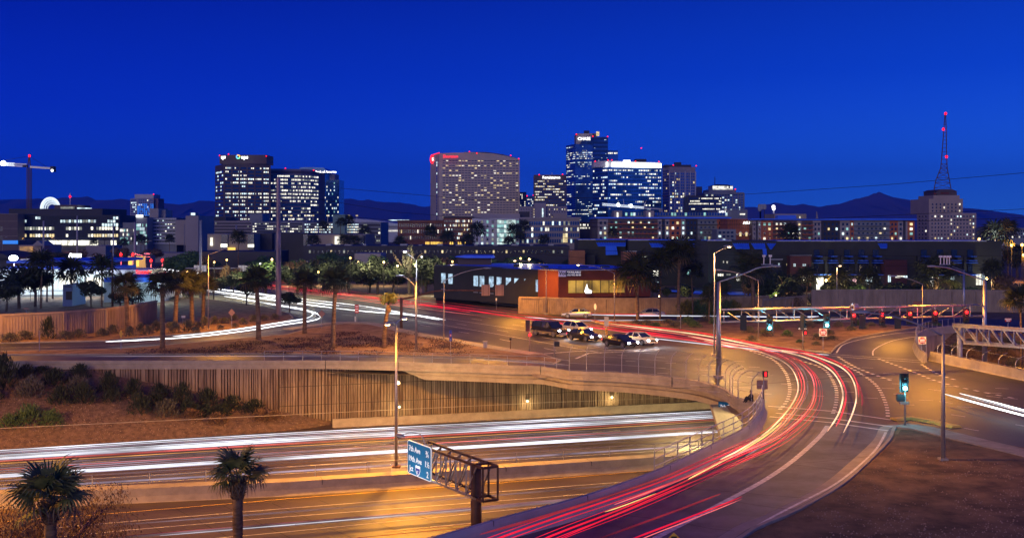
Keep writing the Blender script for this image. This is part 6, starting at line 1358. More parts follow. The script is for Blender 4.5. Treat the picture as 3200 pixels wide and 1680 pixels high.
fl = [Vector((WX(x, 1100+dy), 1100+dy)) for x, dy in ((846,0),(900,3),(940,8),(970,18),(995,34))]
q = MB(); q.prism([tuple(p) for p in fl]+[(fl[-1].x, fl[-1].y+40), (fl[0].x, fl[0].y+50)], 0, ZZ(534, 1105)); b.part('curved_front', q, b_brown)
q = MB(); q.prism([tuple(p) for p in fl[:4]]+[(fl[3].x, fl[3].y+30), (fl[0].x, fl[0].y+30)], ZZ(534, 1105), ZZ(528, 1105)); b.part('parapet', q, b_violet)
b.Y = 1105
for k, (a, c) in enumerate(zip(fl[:-1], fl[1:])):
    face_rows(b, (a, c), .01, .99, 545, 690, 13, [11, 8, 6, 5][k], .82, .45, lambda j, u: .92 if j in (4, 5, 6) else (.1 if j == 8 else .55), [e_white, e_white, e_dim], seed=10+k, runs=True, band=.5)
    bands(b, (a, c), 545, 690, 13, b_violet, .34, .5)
beacon(b, 892, 526); beacon(b, 980, 532)
b = Bld('blue glass bank tower with a sloped cap and lit name, stepping down at right', 945, 985, 1030, 540, 1250, 40, 8, wall=m_glassb); 
q = MB(); q.plate([P(936, 524, 1240), P(952, 522, 1240), P(1012, 524, 1240), P(1026, 540, 1240), P(940, 540, 1240)], (0, 40, 0)); b.part('sloped_cap', q, m_glassb)
pxbox(b, 1012, 1046, 543, 700, 1258, 30, b_violet, 'right_wing'); pxbox(b, 1012, 1060, 562, 700, 1256, 36, m_glassb, 'lower_wing')
face_rows(b, (Vector((WX(985, 1250), 1250)), Vector((WX(1010, 1252), 1252))), 0, 1, 545, 690, 15, 6, .8, .4, .45, [e_white, e_dim, e_warm], seed=15, runs=True, band=.55, bandm=m_glassb)
face_rows(b, (Vector((WX(1012, 1255), 1255)), Vector((WX(1060, 1255), 1255))), .02, .98, 566, 690, 11, 8, .55, .45, .3, [e_white, e_cool, e_teal], seed=16, dark=m_glassb)
sgn(b, 'Bank of America', 985, 540, 6, 1236, nm='sign_lettering')
# parking structures and low blocks in front of the left towers
def parking(label, x0, x1, y0, y1, Y, n, m, lit=.6, seed=1, mats=None, D=35):
    b = Bld(label, x0, None, x1, y0, Y, wall=m, D=D, name='parking_structure', cat='parking garage')
    face_rows(b, b.front, .02, .98, y0+3, y1, n, int((x1-x0)/6.5), .86, .42, lit, mats or [e_dim, e_white, e_cool], seed=seed, runs=True, band=.45, bandm=b_dark); return b
parking('violet-grey banded parking deck left of the pale tower foot', 618, 788, 690, 731, 700, 4, b_violet, .05, 3)
b = Bld('dull blue low block behind the banded parking deck', 618, None, 706, 678, 760, wall=b_dark)
b = parking('grey parking deck with lit openings below the granite tower', 786, 948, 692, 727, 640, 4, b_grey, .35, 4, [e_dim, e_white])
pxbox(b, 780, 820, 667, 692, 641, 20, b_grey, 'stair_tower')
b = parking('long parking deck with bright open levels below the curved tower', 948, 1126, 694, 729, 620, 4, b_grey, .75, 5, [e_cool, e_white])
b = Bld('greenish lit stair block on the parking deck roof', 1040, None, 1078, 670, 610, wall=mat('pale_green_wall', (.2, .32, .26), .8), D=15)
b = parking('grey-violet corner garage at centre left', 1120, 1190, 694, 770, 560, 6, b_grey, .45, 6, [e_white, e_dim])
for i, x in enumerate((888, 910, 957, 978, 1024, 1047, 1090, 1115)):
    t = thing('roof_lamp', 'twin lamp on the parking deck roof, number %s from the left' % ['one','two','three','four','five','six','seven','eight'][i], 'lamp', tuple(P(x, 692, 622)), 'lamps on the parking deck roof')
    q = MB(); q.tube([P(x, 692, 622), P(x, 674, 622)], .12, 5); q.build('pole', m_white, t); q = MB(); q.box(WX(x, 622)-.6, 621.7, ZZ(675, 622), WX(x, 622)+.6, 622.3, ZZ(672, 622)); q.build('lamp_head', e_warm, t)
b = Bld('pale domed arena with a long curved white roof', 1078, None, 1250, 698, 900, wall=b_white, D=80, name='arena', cat='arena')
q = MB(); q.plate([P(x, y, 896) for x, y in ((1078,683),(1110,683),(1160,687),(1210,694),(1250,700),(1250,706),(1078,706))], (0, 80, 0)); b.part('curved_roof', q, b_white)
q = MB(); q.box(WX(1214, 890), 890, ZZ(689, 890), WX(1278, 890), 891, ZZ(686.5, 890)); b.part('roof_lights', q, e_cool)
face_rows(b, b.front, .75, .98, 718, 724, 1, 12, .4, .8, 1, [e_white], seed=1)
# blue-lit apartment tower
b = Bld('blue floodlit apartment tower with pale stepped top', 407, 429, 480, 619, 1150, 20, 8, wall=mat('white_tower_stucco', (.45, .45, .5), .8))
pxbox(b, 421, 480, 607, 619, 1160, 22, b_white, 'penthouse'); pxbox(b, 480, 494, 620, 700, 1162, 20, mat('plum_wall', (.22, .12, .16), .8), 'side_wing')
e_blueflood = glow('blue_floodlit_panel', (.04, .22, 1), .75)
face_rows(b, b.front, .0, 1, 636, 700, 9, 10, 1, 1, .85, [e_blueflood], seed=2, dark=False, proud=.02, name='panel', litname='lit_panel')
face_rows(b, b.front, .05, .95, 622, 700, 11, 7, .4, .5, .12, [e_white], seed=3, dark=m_glassb, proud=.3)
face_rows(b, b.side, .1, .9, 622, 700, 11, 4, .7, .5, .3, [e_cool], seed=5); beacon(b, 480, 607)
# big dark glass office
b = Bld('long dark glass office block with rows of lit windows', 56, None, 373, 672, 620, wall=b_dark, D=60)
pxbox(b, 28, 320, 652, 673, 635, 40, b_dark, 'penthouse'); pxbox(b, 170, 241, 640, 652, 640, 20, b_brown, 'upper_penthouse'); q = MB(); q.box(WX(190, 639), 638.6, ZZ(652, 639), WX(233, 639), 639, ZZ(646, 639)); b.part('lit_clerestory', q, e_dim)
q = MB(); q.box(WX(241, 640), 640, ZZ(653, 640), WX(266, 640), 650, ZZ(649, 640)); b.part('lit_plant_room', q, e_cool)
q = MB(); q.box(WX(56, 619), 619.4, ZZ(765, 619), WX(372, 619), 620.5, ZZ(674, 619)); b.part('glass_curtain', q, m_office)
for k, (ya, yb2, pl, mm) in enumerate([(676,685,.12,[e_cool]),(686,696,.38,[e_cool,e_dim]),(697,707,.08,[e_cool]),(708,719,.45,[e_white,e_dim]),(730,741,.5,[e_white,e_warm])]):
    b.Y = 619; face_rows(b, (Vector((WX(58, 619.3), 619.3)), Vector((WX(370, 619.3), 619.3))), 0, 1, ya, yb2, 1, 36, .75, .85, (lambda pl: lambda j, u: pl+(.3 if u > .55 and pl > .3 else 0))(pl), mm, seed=40+k, runs=True, indiv=True, dark=m_office, litname='lit_window')
e_lobby = glow('bright_lobby_window', (1, .98, .78), 2.2, ev=.25)
face_rows(b, (Vector((WX(58, 618), 618)), Vector((WX(365, 618), 618))), 0, 1, 750, 767, 1, 16, .92, .9, .72, [e_lobby, e_white], seed=50, indiv=True, runs=True)
b = Bld('brown stone office wing at the left edge', -60, None, 55, 668, 610, wall=b_brown, D=60)
bands(b, b.front, 668, 760, 4, b_tan, .05, .3)
face_rows(b, b.front, .3, .6, 700, 760, 2, 6, .6, .5, .3, [e_cool, e_dim], seed=9)
b = Bld('small blue-lit block front at the far left street', 4, None, 56, 752, 520, wall=b_brown, D=20)
q = MB(); q.box(WX(8, 519), 519, ZZ(762, 519), WX(54, 519), 519.8, ZZ(751, 519)); b.part('blue_awning', q, glow('blue_awning_light', (.02, .25, 1), .9))
b = Bld('tan shopfront with dark gable behind the brick-red low wall', 58, None, 128, 766, 440, wall=b_tan, D=20)
q = MB(); q.plate([P(x, y, 438) for x, y in ((98,768),(118,752),(140,768))], (0, 10, 0)); b.part('gable', q, b_violet); q = MB(); q.box(WX(62, 439), 439, ZZ(790, 439), WX(100, 439), 439.8, ZZ(770, 439)); b.part('lit_wall', q, glow('warm_lit_wall', (1, .5, .15), .5, ev=.3))
b = Bld('dark maroon low wall building at the left street', 52, None, 112, 791, 380, wall=mat('maroon_wall', (.12, .03, .035), .8), D=8)
b = Bld('pale mauve stucco building right of the yellow tree', 268, None, 330, 768, 470, wall=b_violet, D=20)
b = Bld('low dark wall building behind the green tree', 470, None, 600, 790, 420, wall=b_violet, D=15)
# white arch
t = thing('stadium_arch', 'bright white latticed arch rising behind the dark office roof', 'arch', tuple(P(156, 652, 900)))
for k, (w, h, cx_) in enumerate(((29,34,157),(25,28,159),(20,22,161),(15,15,163))):
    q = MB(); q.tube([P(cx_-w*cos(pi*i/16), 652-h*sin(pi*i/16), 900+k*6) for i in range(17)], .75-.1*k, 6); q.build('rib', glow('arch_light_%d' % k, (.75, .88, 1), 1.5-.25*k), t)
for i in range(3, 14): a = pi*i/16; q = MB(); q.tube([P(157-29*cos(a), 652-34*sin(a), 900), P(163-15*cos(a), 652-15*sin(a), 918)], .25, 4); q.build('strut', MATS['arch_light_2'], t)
t = thing('antenna', 'thin antenna with a red beacon left of centre on the hills', 'antenna', tuple(P(219, 640, 800))); q = MB(); q.tube([P(219, 640, 800), P(219, 603, 800)], .3, 5); q.build('pole', m_white, t); q = MB(); q.ball(P(219, 614, 799), .8, 8, 6); q.build('beacon', e_red, t)
# louvred offices
b = Bld('teal-lit glass block with a bright rooftop sign', 425, None, 460, 679, 560, wall=b_grey, D=20); face_rows(b, b.front, .02, .98, 698, 765, 6, 9, .7, .8, .75, [e_teal, e_teal, e_cool], seed=3, runs=True, indiv=True); pxbox(b, 425, 446, 671, 679, 559, .6, e_sign, 'rooftop_sign')
b = Bld('low teal-windowed link building beside the dark office', 374, None, 426, 711, 575, wall=b_grey, D=20); face_rows(b, b.front, .02, .98, 713, 765, 4, 12, .75, .6, .5, [e_teal, e_white], seed=4, indiv=True); pxbox(b, 384, 420, 695, 711, 580, 15, b_grey, 'plant_room')
b = Bld('louvred grey office block stepping down to the right', 460, None, 552, 680, 570, wall=b_grey, D=30)
bands(b, b.front, 684, 760, 7, b_white, .38, .8, 'louvre'); face_rows(b, b.front, .05, .95, 684, 760, 7, 10, .5, .25, .12, [e_white, e_cool], seed=6, indiv=True)
pxbox(b, 467, 495, 651, 680, 580, 16, b_violet, 'lift_tower'); pxbox(b, 495, 517, 656, 680, 584, 12, b_violet, 'plant_room'); pxbox(b, 548, 582, 687, 765, 566, 30, b_violet, 'side_block')
b = Bld('pale blank-walled block with a lit glass cube on its roof', 580, None, 620, 674, 560, wall=b_violet, D=30); pxbox(b, 594, 610, 664, 674, 562, 6, b_grey, 'cube'); pxbox(b, 597, 609, 665, 672, 561, .5, e_cool, 'lit_glass')
# low buildings in the middle distance, left
b = Bld('tan low building with a tall slit window and glowing doorways', 648, None, 795, 731, 430, wall=b_tan, D=30); b.Y = 429
pxbox(b, 657, 664, 742, 767, 429.4, .5, e_white, 'slit_window'); pxbox(b, 691, 711, 732, 780, 429, .8, m_glass, 'glass_bay'); pxbox(b, 690, 710, 762, 772, 428.6, .3, e_lobby, 'lit_panel'); pxbox(b, 774, 793, 732, 780, 429, .8, m_glass, 'glass_bay'); pxbox(b, 774, 793, 763, 772, 428.6, .3, e_lobby, 'lit_panel'); pxbox(b, 711, 735, 773, 783, 428.6, .3, e_amber, 'lit_doorway')
b = Bld('long dark blue-lit hall wall right of the tan building', 793, None, 850, 728, 440, wall=b_dark, D=30)
b = Bld('dark blue-lit hall block behind the steel pole', 848, None, 962, 728, 445, wall=b_dark, D=30); pxbox(b, 849, 864, 731, 790, 444, 1, b_violet, 'pier_wall')
b = Bld('pink stucco building with glass bays behind the low palms', 948, None, 1142, 733, 430, wall=b_tan, D=30); pxbox(b, 948, 962, 733, 768, 429, 1, m_glass, 'glass_bay'); pxbox(b, 1121, 1138, 735, 768, 429, 1, m_glass, 'glass_bay'); pxbox(b, 1046, 1062, 738, 768, 429, .6, e_white, 'lit_bay')
b = Bld('long low dark flat roof behind the trees, left of centre', 600, None, 860, 786, 330, wall=b_dark, D=20)
b = Bld('long low dark flat-roofed building behind the trees at centre', 945, None, 1780, 768, 340, wall=b_dark, D=25)
face_rows(b, b.front, .02, .98, 772, 800, 1, 60, .4, .3, .25, [e_dim, e_warm], seed=91, indiv=True)
for i in range(14): x = 960+i*58; pxbox(b, x, x+10+i % 3*6, 764-i % 2*2, 768, 345, 3, m_grey, 'roof_unit')
b = Bld('mauve villa wall among the dark trees', 1108, None, 1190, 792, 290, wall=b_violet, D=12); face_rows(b, b.front, .3, .55, 818, 830, 1, 2, .4, .9, 1, [e_dim], seed=2, indiv=True)
# ---- hotel slab with an arched top
b = Bld('huge beige hotel slab with an arched roof and red name sign', 1345, 1372, 1624, 500, 1350, 45, 10, wall=mat('hotel_beige', (.68, .55, .38), .8, var=.06, vscale=.05), name='hotel_tower')
Rr = b.R; Lf = b.C
q = MB(); arch = [(1372,479),(1420,477),(1480,476),(1540,480),(1590,489),(1624,497)]
def hp_(x, y, off=0): u = (x-1372)/252; Yv = 1350+10*u+off; return P(x, y, Yv)
q.plate([hp_(1372, 502)]+[hp_(x, y) for x, y in arch]+[hp_(1624, 502)], (0, 30, 0)); b.part('arched_top', q, MATS['hotel_beige'])
q = MB(); q.plate([P(1345, 486, 1395), P(1372, 479, 1350), P(1372, 502, 1350), P(1345, 502, 1395)], (8, 20, 0)); b.part('side_parapet', q, MATS['hotel_beige'])
q = MB(); q.tube([P(1348, 485, 1390), P(1371, 478, 1350)], .5, 5); b.part('roof_light', q, e_redsign)
q = MB(); q.plate([hp_(x, y-2, 6) for x, y in ((1450,477),(1520,477),(1570,484),(1612,495))]+[hp_(1612, 500, 6), hp_(1450, 490, 6)], (0, 20, 0)); b.part('plant_screen', q, b_brown)
rn = random.Random(2)
face_rows(b, b.front, .04, .985, 498, 690, 25, 24, .78, .30, lambda j, u: .22, [e_warm, e_warm, e_white], seed=8, dark=mat('hotel_dark_window', (.05, .05, .09), .3))
face_rows(b, b.side, .72, .80, 502, 690, 22, 1, 1, .75, .5, [e_cool], seed=9, dark=m_glassb)
sgn(b, 'Sheraton', 1384, 493, 8, 1340, e_redsign); q = MB(); q.ball(P(1351, 498, 1380), 4.4, 14, 8, sc=(.7, .3, 1.3)); b.part('round_sign', q, e_redsign, True)
sgn(b, 'S', 1349.5, 502, 8, 1374, e_sign)
for x, y in ((1349,487),(1372,478),(1467,474),(1490,479),(1596,486),(1621,496)): beacon(b, x, y, 1340)
# behind and right of it
b = Bld('dark narrow tower behind the hotel slab', 1618, None, 1645, 600, 1500, wall=b_dark); face_rows(b, b.front, .1, .9, 605, 645, 7, 5, .7, .5, .4, [e_white], seed=3)
b = Bld('low tower with red beacons beside the dark one', 1645, None, 1672, 612, 1480, wall=m_glassb); face_rows(b, b.front, .05, .95, 620, 645, 4, 6, .7, .5, .5, [e_cool, e_white], seed=4); beacon(b, 1647, 612); beacon(b, 1667, 610)
b = Bld('pale stone old hotel with small punched windows', 1622, None, 1772, 645, 1150, wall=b_violet, D=40)
face_rows(b, b.front, .02, .98, 650, 690, 5, 18, .3, .4, .3, [e_white, e_warm], seed=5); pxbox(b, 1670, 1706, 634, 700, 1145, 30, b_violet, 'tower_bay'); pxbox(b, 1730, 1772, 668, 700, 1140, 20, b_tan, 'lower_wing'); pxbox(b, 1694, 1698, 651, 678, 1144.5, .4, e_cool, 'stair_window')
b = Bld('dark brown hotel tower with a long white name sign', 1669, None, 1770, 546, 1300, wall=b_brown, D=40)
face_rows(b, b.front, .02, .98, 562, 645, 10, 22, .75, .42, .42, [e_white, e_warm, e_white], seed=6, runs=True, band=.5)
sgn(b, 'Renaissance', 1695, 558, 7, 1298); beacon(b, 1685, 546); beacon(b, 1758, 545)
q = MB(); q.tube([P(1725, 546, 1300), P(1725, 539, 1300)], .25, 4); b.part('mast', q, m_white)
# tallest tower
b = Bld('tallest bank tower, dark glass with a sign on its angled top', 1769, 1798, 1852, 450, 1500, 30, 0, wall=m_glassb, D=50)
pxbox(b, 1800, 1852, 417, 452, 1502, 40, b_violet, 'crown'); pxbox(b, 1846, 1900, 428, 700, 1506, 40, m_glassb, 'blue_glass_wing'); pxbox(b, 1898, 1931, 470, 700, 1512, 40, m_glassb, 'lower_wing')
q = MB(); q.plate([P(x, y, 1499) for x, y in ((1812,448),(1826,432),(1852,428),(1852,452))], (0, 30, 0)); b.part('angled_roof', q, m_glass); pxbox(b, 1846, 1866, 417, 430, 1510, 20, b_brown, 'lift_housing'); pxbox(b, 1825, 1842, 408, 418, 1510, 4, m_dark, 'dish_rack')
b.Y = 1499; FR = (Vector((WX(1799, 1499), 1499)), Vector((WX(1852, 1499), 1499)))
lt = lambda j, u: .75 if j in (3, 4, 5, 6, 19, 32, 34) else (.5 if j in (8, 9, 10, 15, 29) else .12)
face_rows(b, FR, .01, .99, 455, 690, 38, 18, .8, .38, lt, [e_white, e_cool, e_dim], seed=21, runs=True, dark=False); bands(b, FR, 455, 690, 38, m_glassb, .12, .5)
face_rows(b, b.side, .02, .98, 455, 690, 38, 9, .8, .38, lt, [e_white, e_cool, e_dim], seed=22, runs=True, dark=False); bands(b, b.side, 455, 690, 38, m_steel, .10, .4)
FR2 = (Vector((WX(1853, 1505), 1505)), Vector((WX(1899, 1505), 1505))); face_rows(b, FR2, .02, .98, 432, 690, 40, 14, .75, .4, lambda j, u: .25 if j in (9, 11) else .03, [e_cool], seed=23, dark=False); bands(b, FR2, 432, 690, 20, m_glass, .5, .2)
FR3 = (Vector((WX(1899, 1511), 1511)), Vector((WX(1930, 1511), 1511))); face_rows(b, FR3, .02, .98, 474, 480, 1, 9, .8, .8, .9, [e_white], seed=24, dark=False)
sgn(b, 'CHASE', 1805, 438, 8, 1497); beacon(b, 1801, 420, 1500); beacon(b, 1853, 426, 1500); beacon(b, 1899, 427, 1500); pxbox(b, 1864, 1873, 411, 424, 1503, 5, e_warm, 'lit_mast_base')
# bright-crowned glass tower
b = Bld('wide blue glass tower with a dazzling white lit crown', 1852, 1900, 2068, 522, 1150, 25, 14, wall=m_glassb, D=50)
q = MB()
e_crown = glow('crown_light', (.95, .98, 1), 3)
for face, xa, xb_, dy in ((b.side, 1852, 1900, 0), (b.front, 1912, 2067, 0)):
    Yv = 1149; q = MB(); q.plate([P(xa, 513 if xa < 1900 else 507, Yv+(22 if xa < 1900 else 0)), P(xb_, 506 if xa < 1900 else 511, Yv), P(xb_, 522 if xa < 1900 else 525, Yv), P(xa, 524 if xa < 1900 else 522, Yv+(22 if xa < 1900 else 0))], (0, 1, 0)); b.part('crown_light_band', q, e_crown)
q = MB(); q.plate([P(x, y, 1152) for x, y in ((1855,505),(1900,502),(1912,503),(2067,508),(2067,522),(1855,522))], (0, 30, 0)); b.part('crown', q, b_white)
pxbox(b, 1948, 1970, 500, 508, 1146, 2, e_sign, 'crown_sign'); pxbox(b, 1985, 2020, 497, 505, 1170, 15, b_dark, 'plant_room')
lt2 = lambda j, u: (.8 if (j, u > .6) in ((2, True), (8, True), (9, True), (0, False), (4, False)) else .38) if j < 11 else .1
face_rows(b, b.front, .01, .99, 526, 690, 15, 30, .78, .42, lt2, [e_white, e_white, e_cool, e_dim], seed=31, runs=True, dark=m_glass); bands(b, b.front, 526, 690, 15, m_glassb, .2, .5)
face_rows(b, b.side, .02, .98, 526, 690, 15, 9, .78, .42, .4, [e_white, e_cool], seed=32, runs=True, dark=m_glass)
for x, y in ((1860,504),(1900,500),(1912,500),(1986,504),(2059,505),(2004,463)): beacon(b, x, y, 1146)
# residential tower
b = Bld('slim balconied apartment tower right of the bright-crowned one', 2070, 2092, 2173, 521, 1250, 20, 8, wall=b_violet, D=30); pxbox(b, 2078, 2160, 515, 521, 1255, 24, b_dark, 'roof_plant'); pxbox(b, 2110, 2129, 507, 516, 1258, 10, b_dark, 'lift_housing')
face_rows(b, b.front, .02, .98, 538, 690, 17, 12, .72, .6, lambda j, u: .32 if .1 < u < .55 else .12, [e_white, e_warm, e_cool], seed=33, dark=m_glassb); mull(b, b.front, 535, 690, 5, b_white, 1.0, .8); face_rows(b, b.side, .1, .9, 530, 690, 18, 4, .6, .5, .15, [e_warm], seed=34, dark=m_glassb); bands(b, b.side, 530, 690, 18, b_white, .12, 1.2, 'balcony')
beacon(b, 2104, 516, 1245); beacon(b, 2176, 518, 1252)
b = Bld('small dark tower behind the apartment tower', 2172, None, 2194, 583, 1500, wall=b_dark)
b = Bld('low office block with a long bright lit floor', 2150, None, 2256, 612, 1100, wall=b_dark, D=30); face_rows(b, b.front, .02, .98, 616, 690, 9, 26, .8, .45, lambda j, u: .95 if j == 2 else (.5 if j in (0, 1, 4) else .1), [e_white], seed=35, runs=True, band=.5)
b = Bld('stepped tower with a glowing colonnaded crown and antenna', 2202, None, 2325, 601, 1300, wall=b_grey, D=50); pxbox(b, 2215, 2300, 592, 601, 1304, 40, b_grey, 'upper_step')
pxbox(b, 2227, 2290, 580, 592, 1308, 30, b_white, 'crown'); b.Y = 1307; face_rows(b, (Vector((WX(2227, 1307), 1307)), Vector((WX(2290, 1307), 1307))), 0, 1, 580, 598, 2, 14, .8, .75, .97, [e_white], seed=1, indiv=True)
q = MB(); q.plate([P(2226, 580, 1306), P(2240, 576, 1306), P(2275, 577, 1306), P(2291, 582, 1306)], (0, 30, 0)); b.part('crown_roof', q, b_dark); q = MB(); q.tube([P(2234, 578, 1310), P(2234, 553, 1310)], .4, 5); b.part('antenna', q, m_dark); beacon(b, 2298, 591, 1300)
b.Y = 1300; face_rows(b, b.front, .02, .98, 606, 690, 11, 14, .72, .5, .2, [e_cool, e_white], seed=37, dark=m_glassb); mull(b, b.front, 603, 690, 7, b_grey, 1.2, .5)
# small crane over the mid-rise roofs
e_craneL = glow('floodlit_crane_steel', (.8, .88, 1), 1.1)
t = thing('roof_crane', 'small floodlit crane jib lying across the glass tower facade', 'crane', tuple(P(1950, 640, 1000)))
def latt(t, a, b_, n, h, m, r=.35, nm='jib'):
    a = Vector(a); b_ = Vector(b_); q = MB(); up = Vector((0, 0, h)); q.bar(a, b_, r*2); q.bar(a+up, b_+up*.8, r*2)
    for i in range(n): u0 = a.lerp(b_, i/n); u1 = a.lerp(b_, (i+1)/n); q.bar(u0, u1+up*.9, r); q.bar(u1+up*.9, u1, r)
    q.build(nm, m, t)
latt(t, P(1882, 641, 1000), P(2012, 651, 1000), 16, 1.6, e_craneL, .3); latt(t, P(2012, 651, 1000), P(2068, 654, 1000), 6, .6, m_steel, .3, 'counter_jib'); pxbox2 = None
for x0, y0, x1, y1 in ((2012,648,2020,625),(2008,648,2020,625),(1950,642,1948,622)): q = MB(); q.bar(P(x0, y0, 1000), P(x1, y1, 1000), .5); q.build('strut', m_steel, t)
for x, y in ((1932,640),(1972,643)): q = MB(); q.ball(P(x, y, 998), 1.5, 8, 6); q.build('floodlight', e_bluew, t)
q = MB(); q.bar(P(2065, 652, 1000), P(2065, 662, 1000), 3); q.build('counterweight', b_violet, t)
# tower crane at the left edge
t = thing('tower_crane', 'tall tower crane with a floodlit jib leaving the frame at the left edge', 'crane', tuple(P(89, 660, 700)))
q = MB(); a0 = P(84, 660, 700); a1 = P(84, 524, 700); W4 = P(94, 660, 700).x-a0.x
for dx in (0, W4):
    for dy in (0, W4): q.bar(a0+Vector((dx, dy, 0)), a1+Vector((dx, dy, 0)), .35)
n = 17; hh = (a1.z-a0.z)/n
for i in range(n):
    z = a0.z+hh*i
    for dy in (0, W4): q.bar((a0.x, 700+dy, z), (a0.x+W4, 700+dy, z+hh), .2); q.bar((a0.x, 700+dy, z+hh), (a0.x+W4, 700+dy, z+hh), .2)
q.build('mast', m_brown, t)
q = MB(); q.bar(P(86, 524, 701), P(91, 487, 701), .5); q.bar(P(95, 524, 701), P(92, 487, 701), .5); q.bar(P(88, 505, 701), P(94, 500, 701), .3); q.build('apex_tower', m_brown, t); q = MB(); q.box(P(72, 516, 700).x, 699, P(0, 522, 700).z, P(82, 0, 700).x, 703, P(0, 516, 700).z); q.build('cab', m_dark, t)
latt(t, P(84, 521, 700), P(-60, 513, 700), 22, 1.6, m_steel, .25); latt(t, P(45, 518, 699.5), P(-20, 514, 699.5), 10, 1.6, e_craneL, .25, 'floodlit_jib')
latt(t, P(94, 523, 700), P(170, 528, 700), 8, .6, m_steel, .3, 'counter_jib'); q = MB(); q.box(WX(161, 700), 698, ZZ(537, 700), WX(171, 700), 702, ZZ(520, 700)); q.build('counterweight', b_dark, t); q = MB(); q.ball(P(163, 533, 697), .9, 8, 6); q.build('lamp', e_sign, t)
q = MB(); q.ball(P(10, 510, 698), 1.6, 8, 6); q.build('floodlight', e_bluew, t); q = MB(); q.ball(P(92, 487, 699), .8, 8, 6); q.build('beacon', e_red, t)
for x0, y0, x1, y1 in ((92,488,-40,510),(92,488,150,524)): q = MB(); q.tube([P(x0, y0, 701), P(x1, y1, 701)], .1, 4); q.build('stay_cable', m_dark, t)
# ---- mid-rise rows right of centre
b = Bld('red-brick campus block with dim windows, left part', 1243, None, 1386, 692, 470, wall=b_brick, D=40); bands(b, b.front, 692, 770, 4, b_brick, .3, .4); face_rows(b, b.front, .02, .98, 694, 752, 3, 24, .5, .55, .12, [e_warm, e_white, e_cool], seed=51, indiv=True, dark=m_wing)
face_rows(b, b.front, .6, .98, 752, 768, 1, 12, .7, .6, .8, [e_amber], seed=52, indiv=True); b.cap(.6, b_dark)
b = Bld('red-brick campus block full of small lit windows, right part', 1386, None, 1478, 681, 465, wall=b_brick, D=40); face_rows(b, b.front, .02, .98, 684, 750, 5, 20, .6, .5, .35, [e_white, e_warm, e_cool], seed=53, indiv=True); face_rows(b, b.front, .2, .9, 752, 768, 1, 10, .7, .6, .8, [e_amber], seed=54, indiv=True); b.cap(.6, b_dark); pxbox(b, 1400, 1430, 674, 681, 480, 10, b_violet, 'plant_room')
b = Bld('white stair tower with stacked pairs of lit windows', 1476, None, 1554, 682, 460, wall=b_white, D=40); face_rows(b, b.front, .08, .92, 686, 768, 6, 4, .35, .6, .8, [e_teal, e_cool, e_dim], seed=55, indiv=True)
b = Bld('brilliantly lit white glass block at the centre', 1552, None, 1622, 682, 458, wall=b_white, D=40, z0=0); e_hall = glow('bright_hall', (.72, .95, .88), 1.3, ev=.5); face_rows(b, b.front, .02, .85, 686, 770, 6, 8, .92, .8, 1, [e_hall, e_hall, e_teal], seed=56, indiv=True); face_rows(b, b.front, .86, 1, 686, 770, 6, 1, .6, .5, .6, [e_teal], seed=57, indiv=True); mull(b, b.front, 684, 770, 16, b_white, .12, .35)
pxbox(b, 1475, 1625, 668, 682, 475, 30, b_violet, 'roof_screen'); pxbox(b, 1622, 1655, 661, 682, 480, 20, b_dark, 'plant_room')
b = Bld('violet-grey glass office row right of the bright block', 1622, None, 1812, 684, 462, wall=b_violet, D=40); b.Y = 462; face_rows(b, b.front, .01, .99, 688, 762, 4, 26, .7, .6, .18, [e_white, e_dim, e_cool], seed=58, indiv=True, dark=m_glassb); b.cap(.7, b_violet, .8, 'roof_slab'); face_rows(b, b.front, .72, .80, 728, 758, 2, 2, .9, .9, 1, [e_warm], seed=59, indiv=True)
b = Bld('low block with a row of blazing windows beside the glass tower foot', 1785, None, 1870, 694, 520, wall=b_dark, D=20); face_rows(b, b.front, .05, .8, 698, 716, 2, 14, .7, .6, .7, [e_white], seed=60, indiv=True)
def apart(label, x0, x1, ytop, Y, segs, seed, ybot=752, nf=4):
    b = Bld(label, x0, None, x1, ytop, Y, wall=b_brown, D=40, name='apartment_building'); rn = random.Random(seed)
    for (a, c, kind) in segs:
        FRx = (Vector((WX(a, Y-.5), Y-.5)), Vector((WX(c, Y-.5), Y-.5))); w = c-a
        m = {'w': b_violet, 'o': b_orange, 'd': b_dark, 'b': b_brown, 'g': b_grey}[kind]; pxbox(b, a, c, ytop+2, 770, Y-.45, .5, m, 'facade_bay')
        n = max(1, round(w/15)); 
        if w > 8: face_rows(b, FRx, .08, .92, ytop+5, ybot, nf, n, .45, .5, .35 if kind != 'd' else .15, [e_white, e_teal, e_warm, e_cool], seed=seed+a, indiv=True, proud=.2)
        if kind in ('b', 'g') and w > 25: bands(b, FRx, ytop+16, ybot+8, nf, b_orange if kind == 'b' else b_grey, .22, 1.4, 'balcony')
    q = MB(); q.box(WX(x0, Y)-.5, Y-1, ZZ(ytop, Y)+.05, WX(x1, Y)+.5, Y+40, ZZ(ytop, Y)+.6); b.part('roof_slab', q, b_skytint); return b
apart('row of brown and violet apartments left of the red sign block', 1866, 2280, 683, 430, [(1868,1900,'w'),(1900,1950,'b'),(1950,2055,'b'),(2055,2068,'w'),(2068,2078,'d'),(2078,2092,'w'),(2092,2128,'o'),(2128,2142,'w'),(2142,2180,'d'),(2180,2240,'g'),(2240,2280,'o')], 5)
b = Bld('orange-slatted arts building with a lit white letter sign', 2272, None, 2352, 684, 415, wall=b_orange, D=30); mull(b, b.front, 686, 715, 14, b_brick, .25, .4, 'slat'); sgn(b, 'ASU', 2322, 700, 7, 413); 
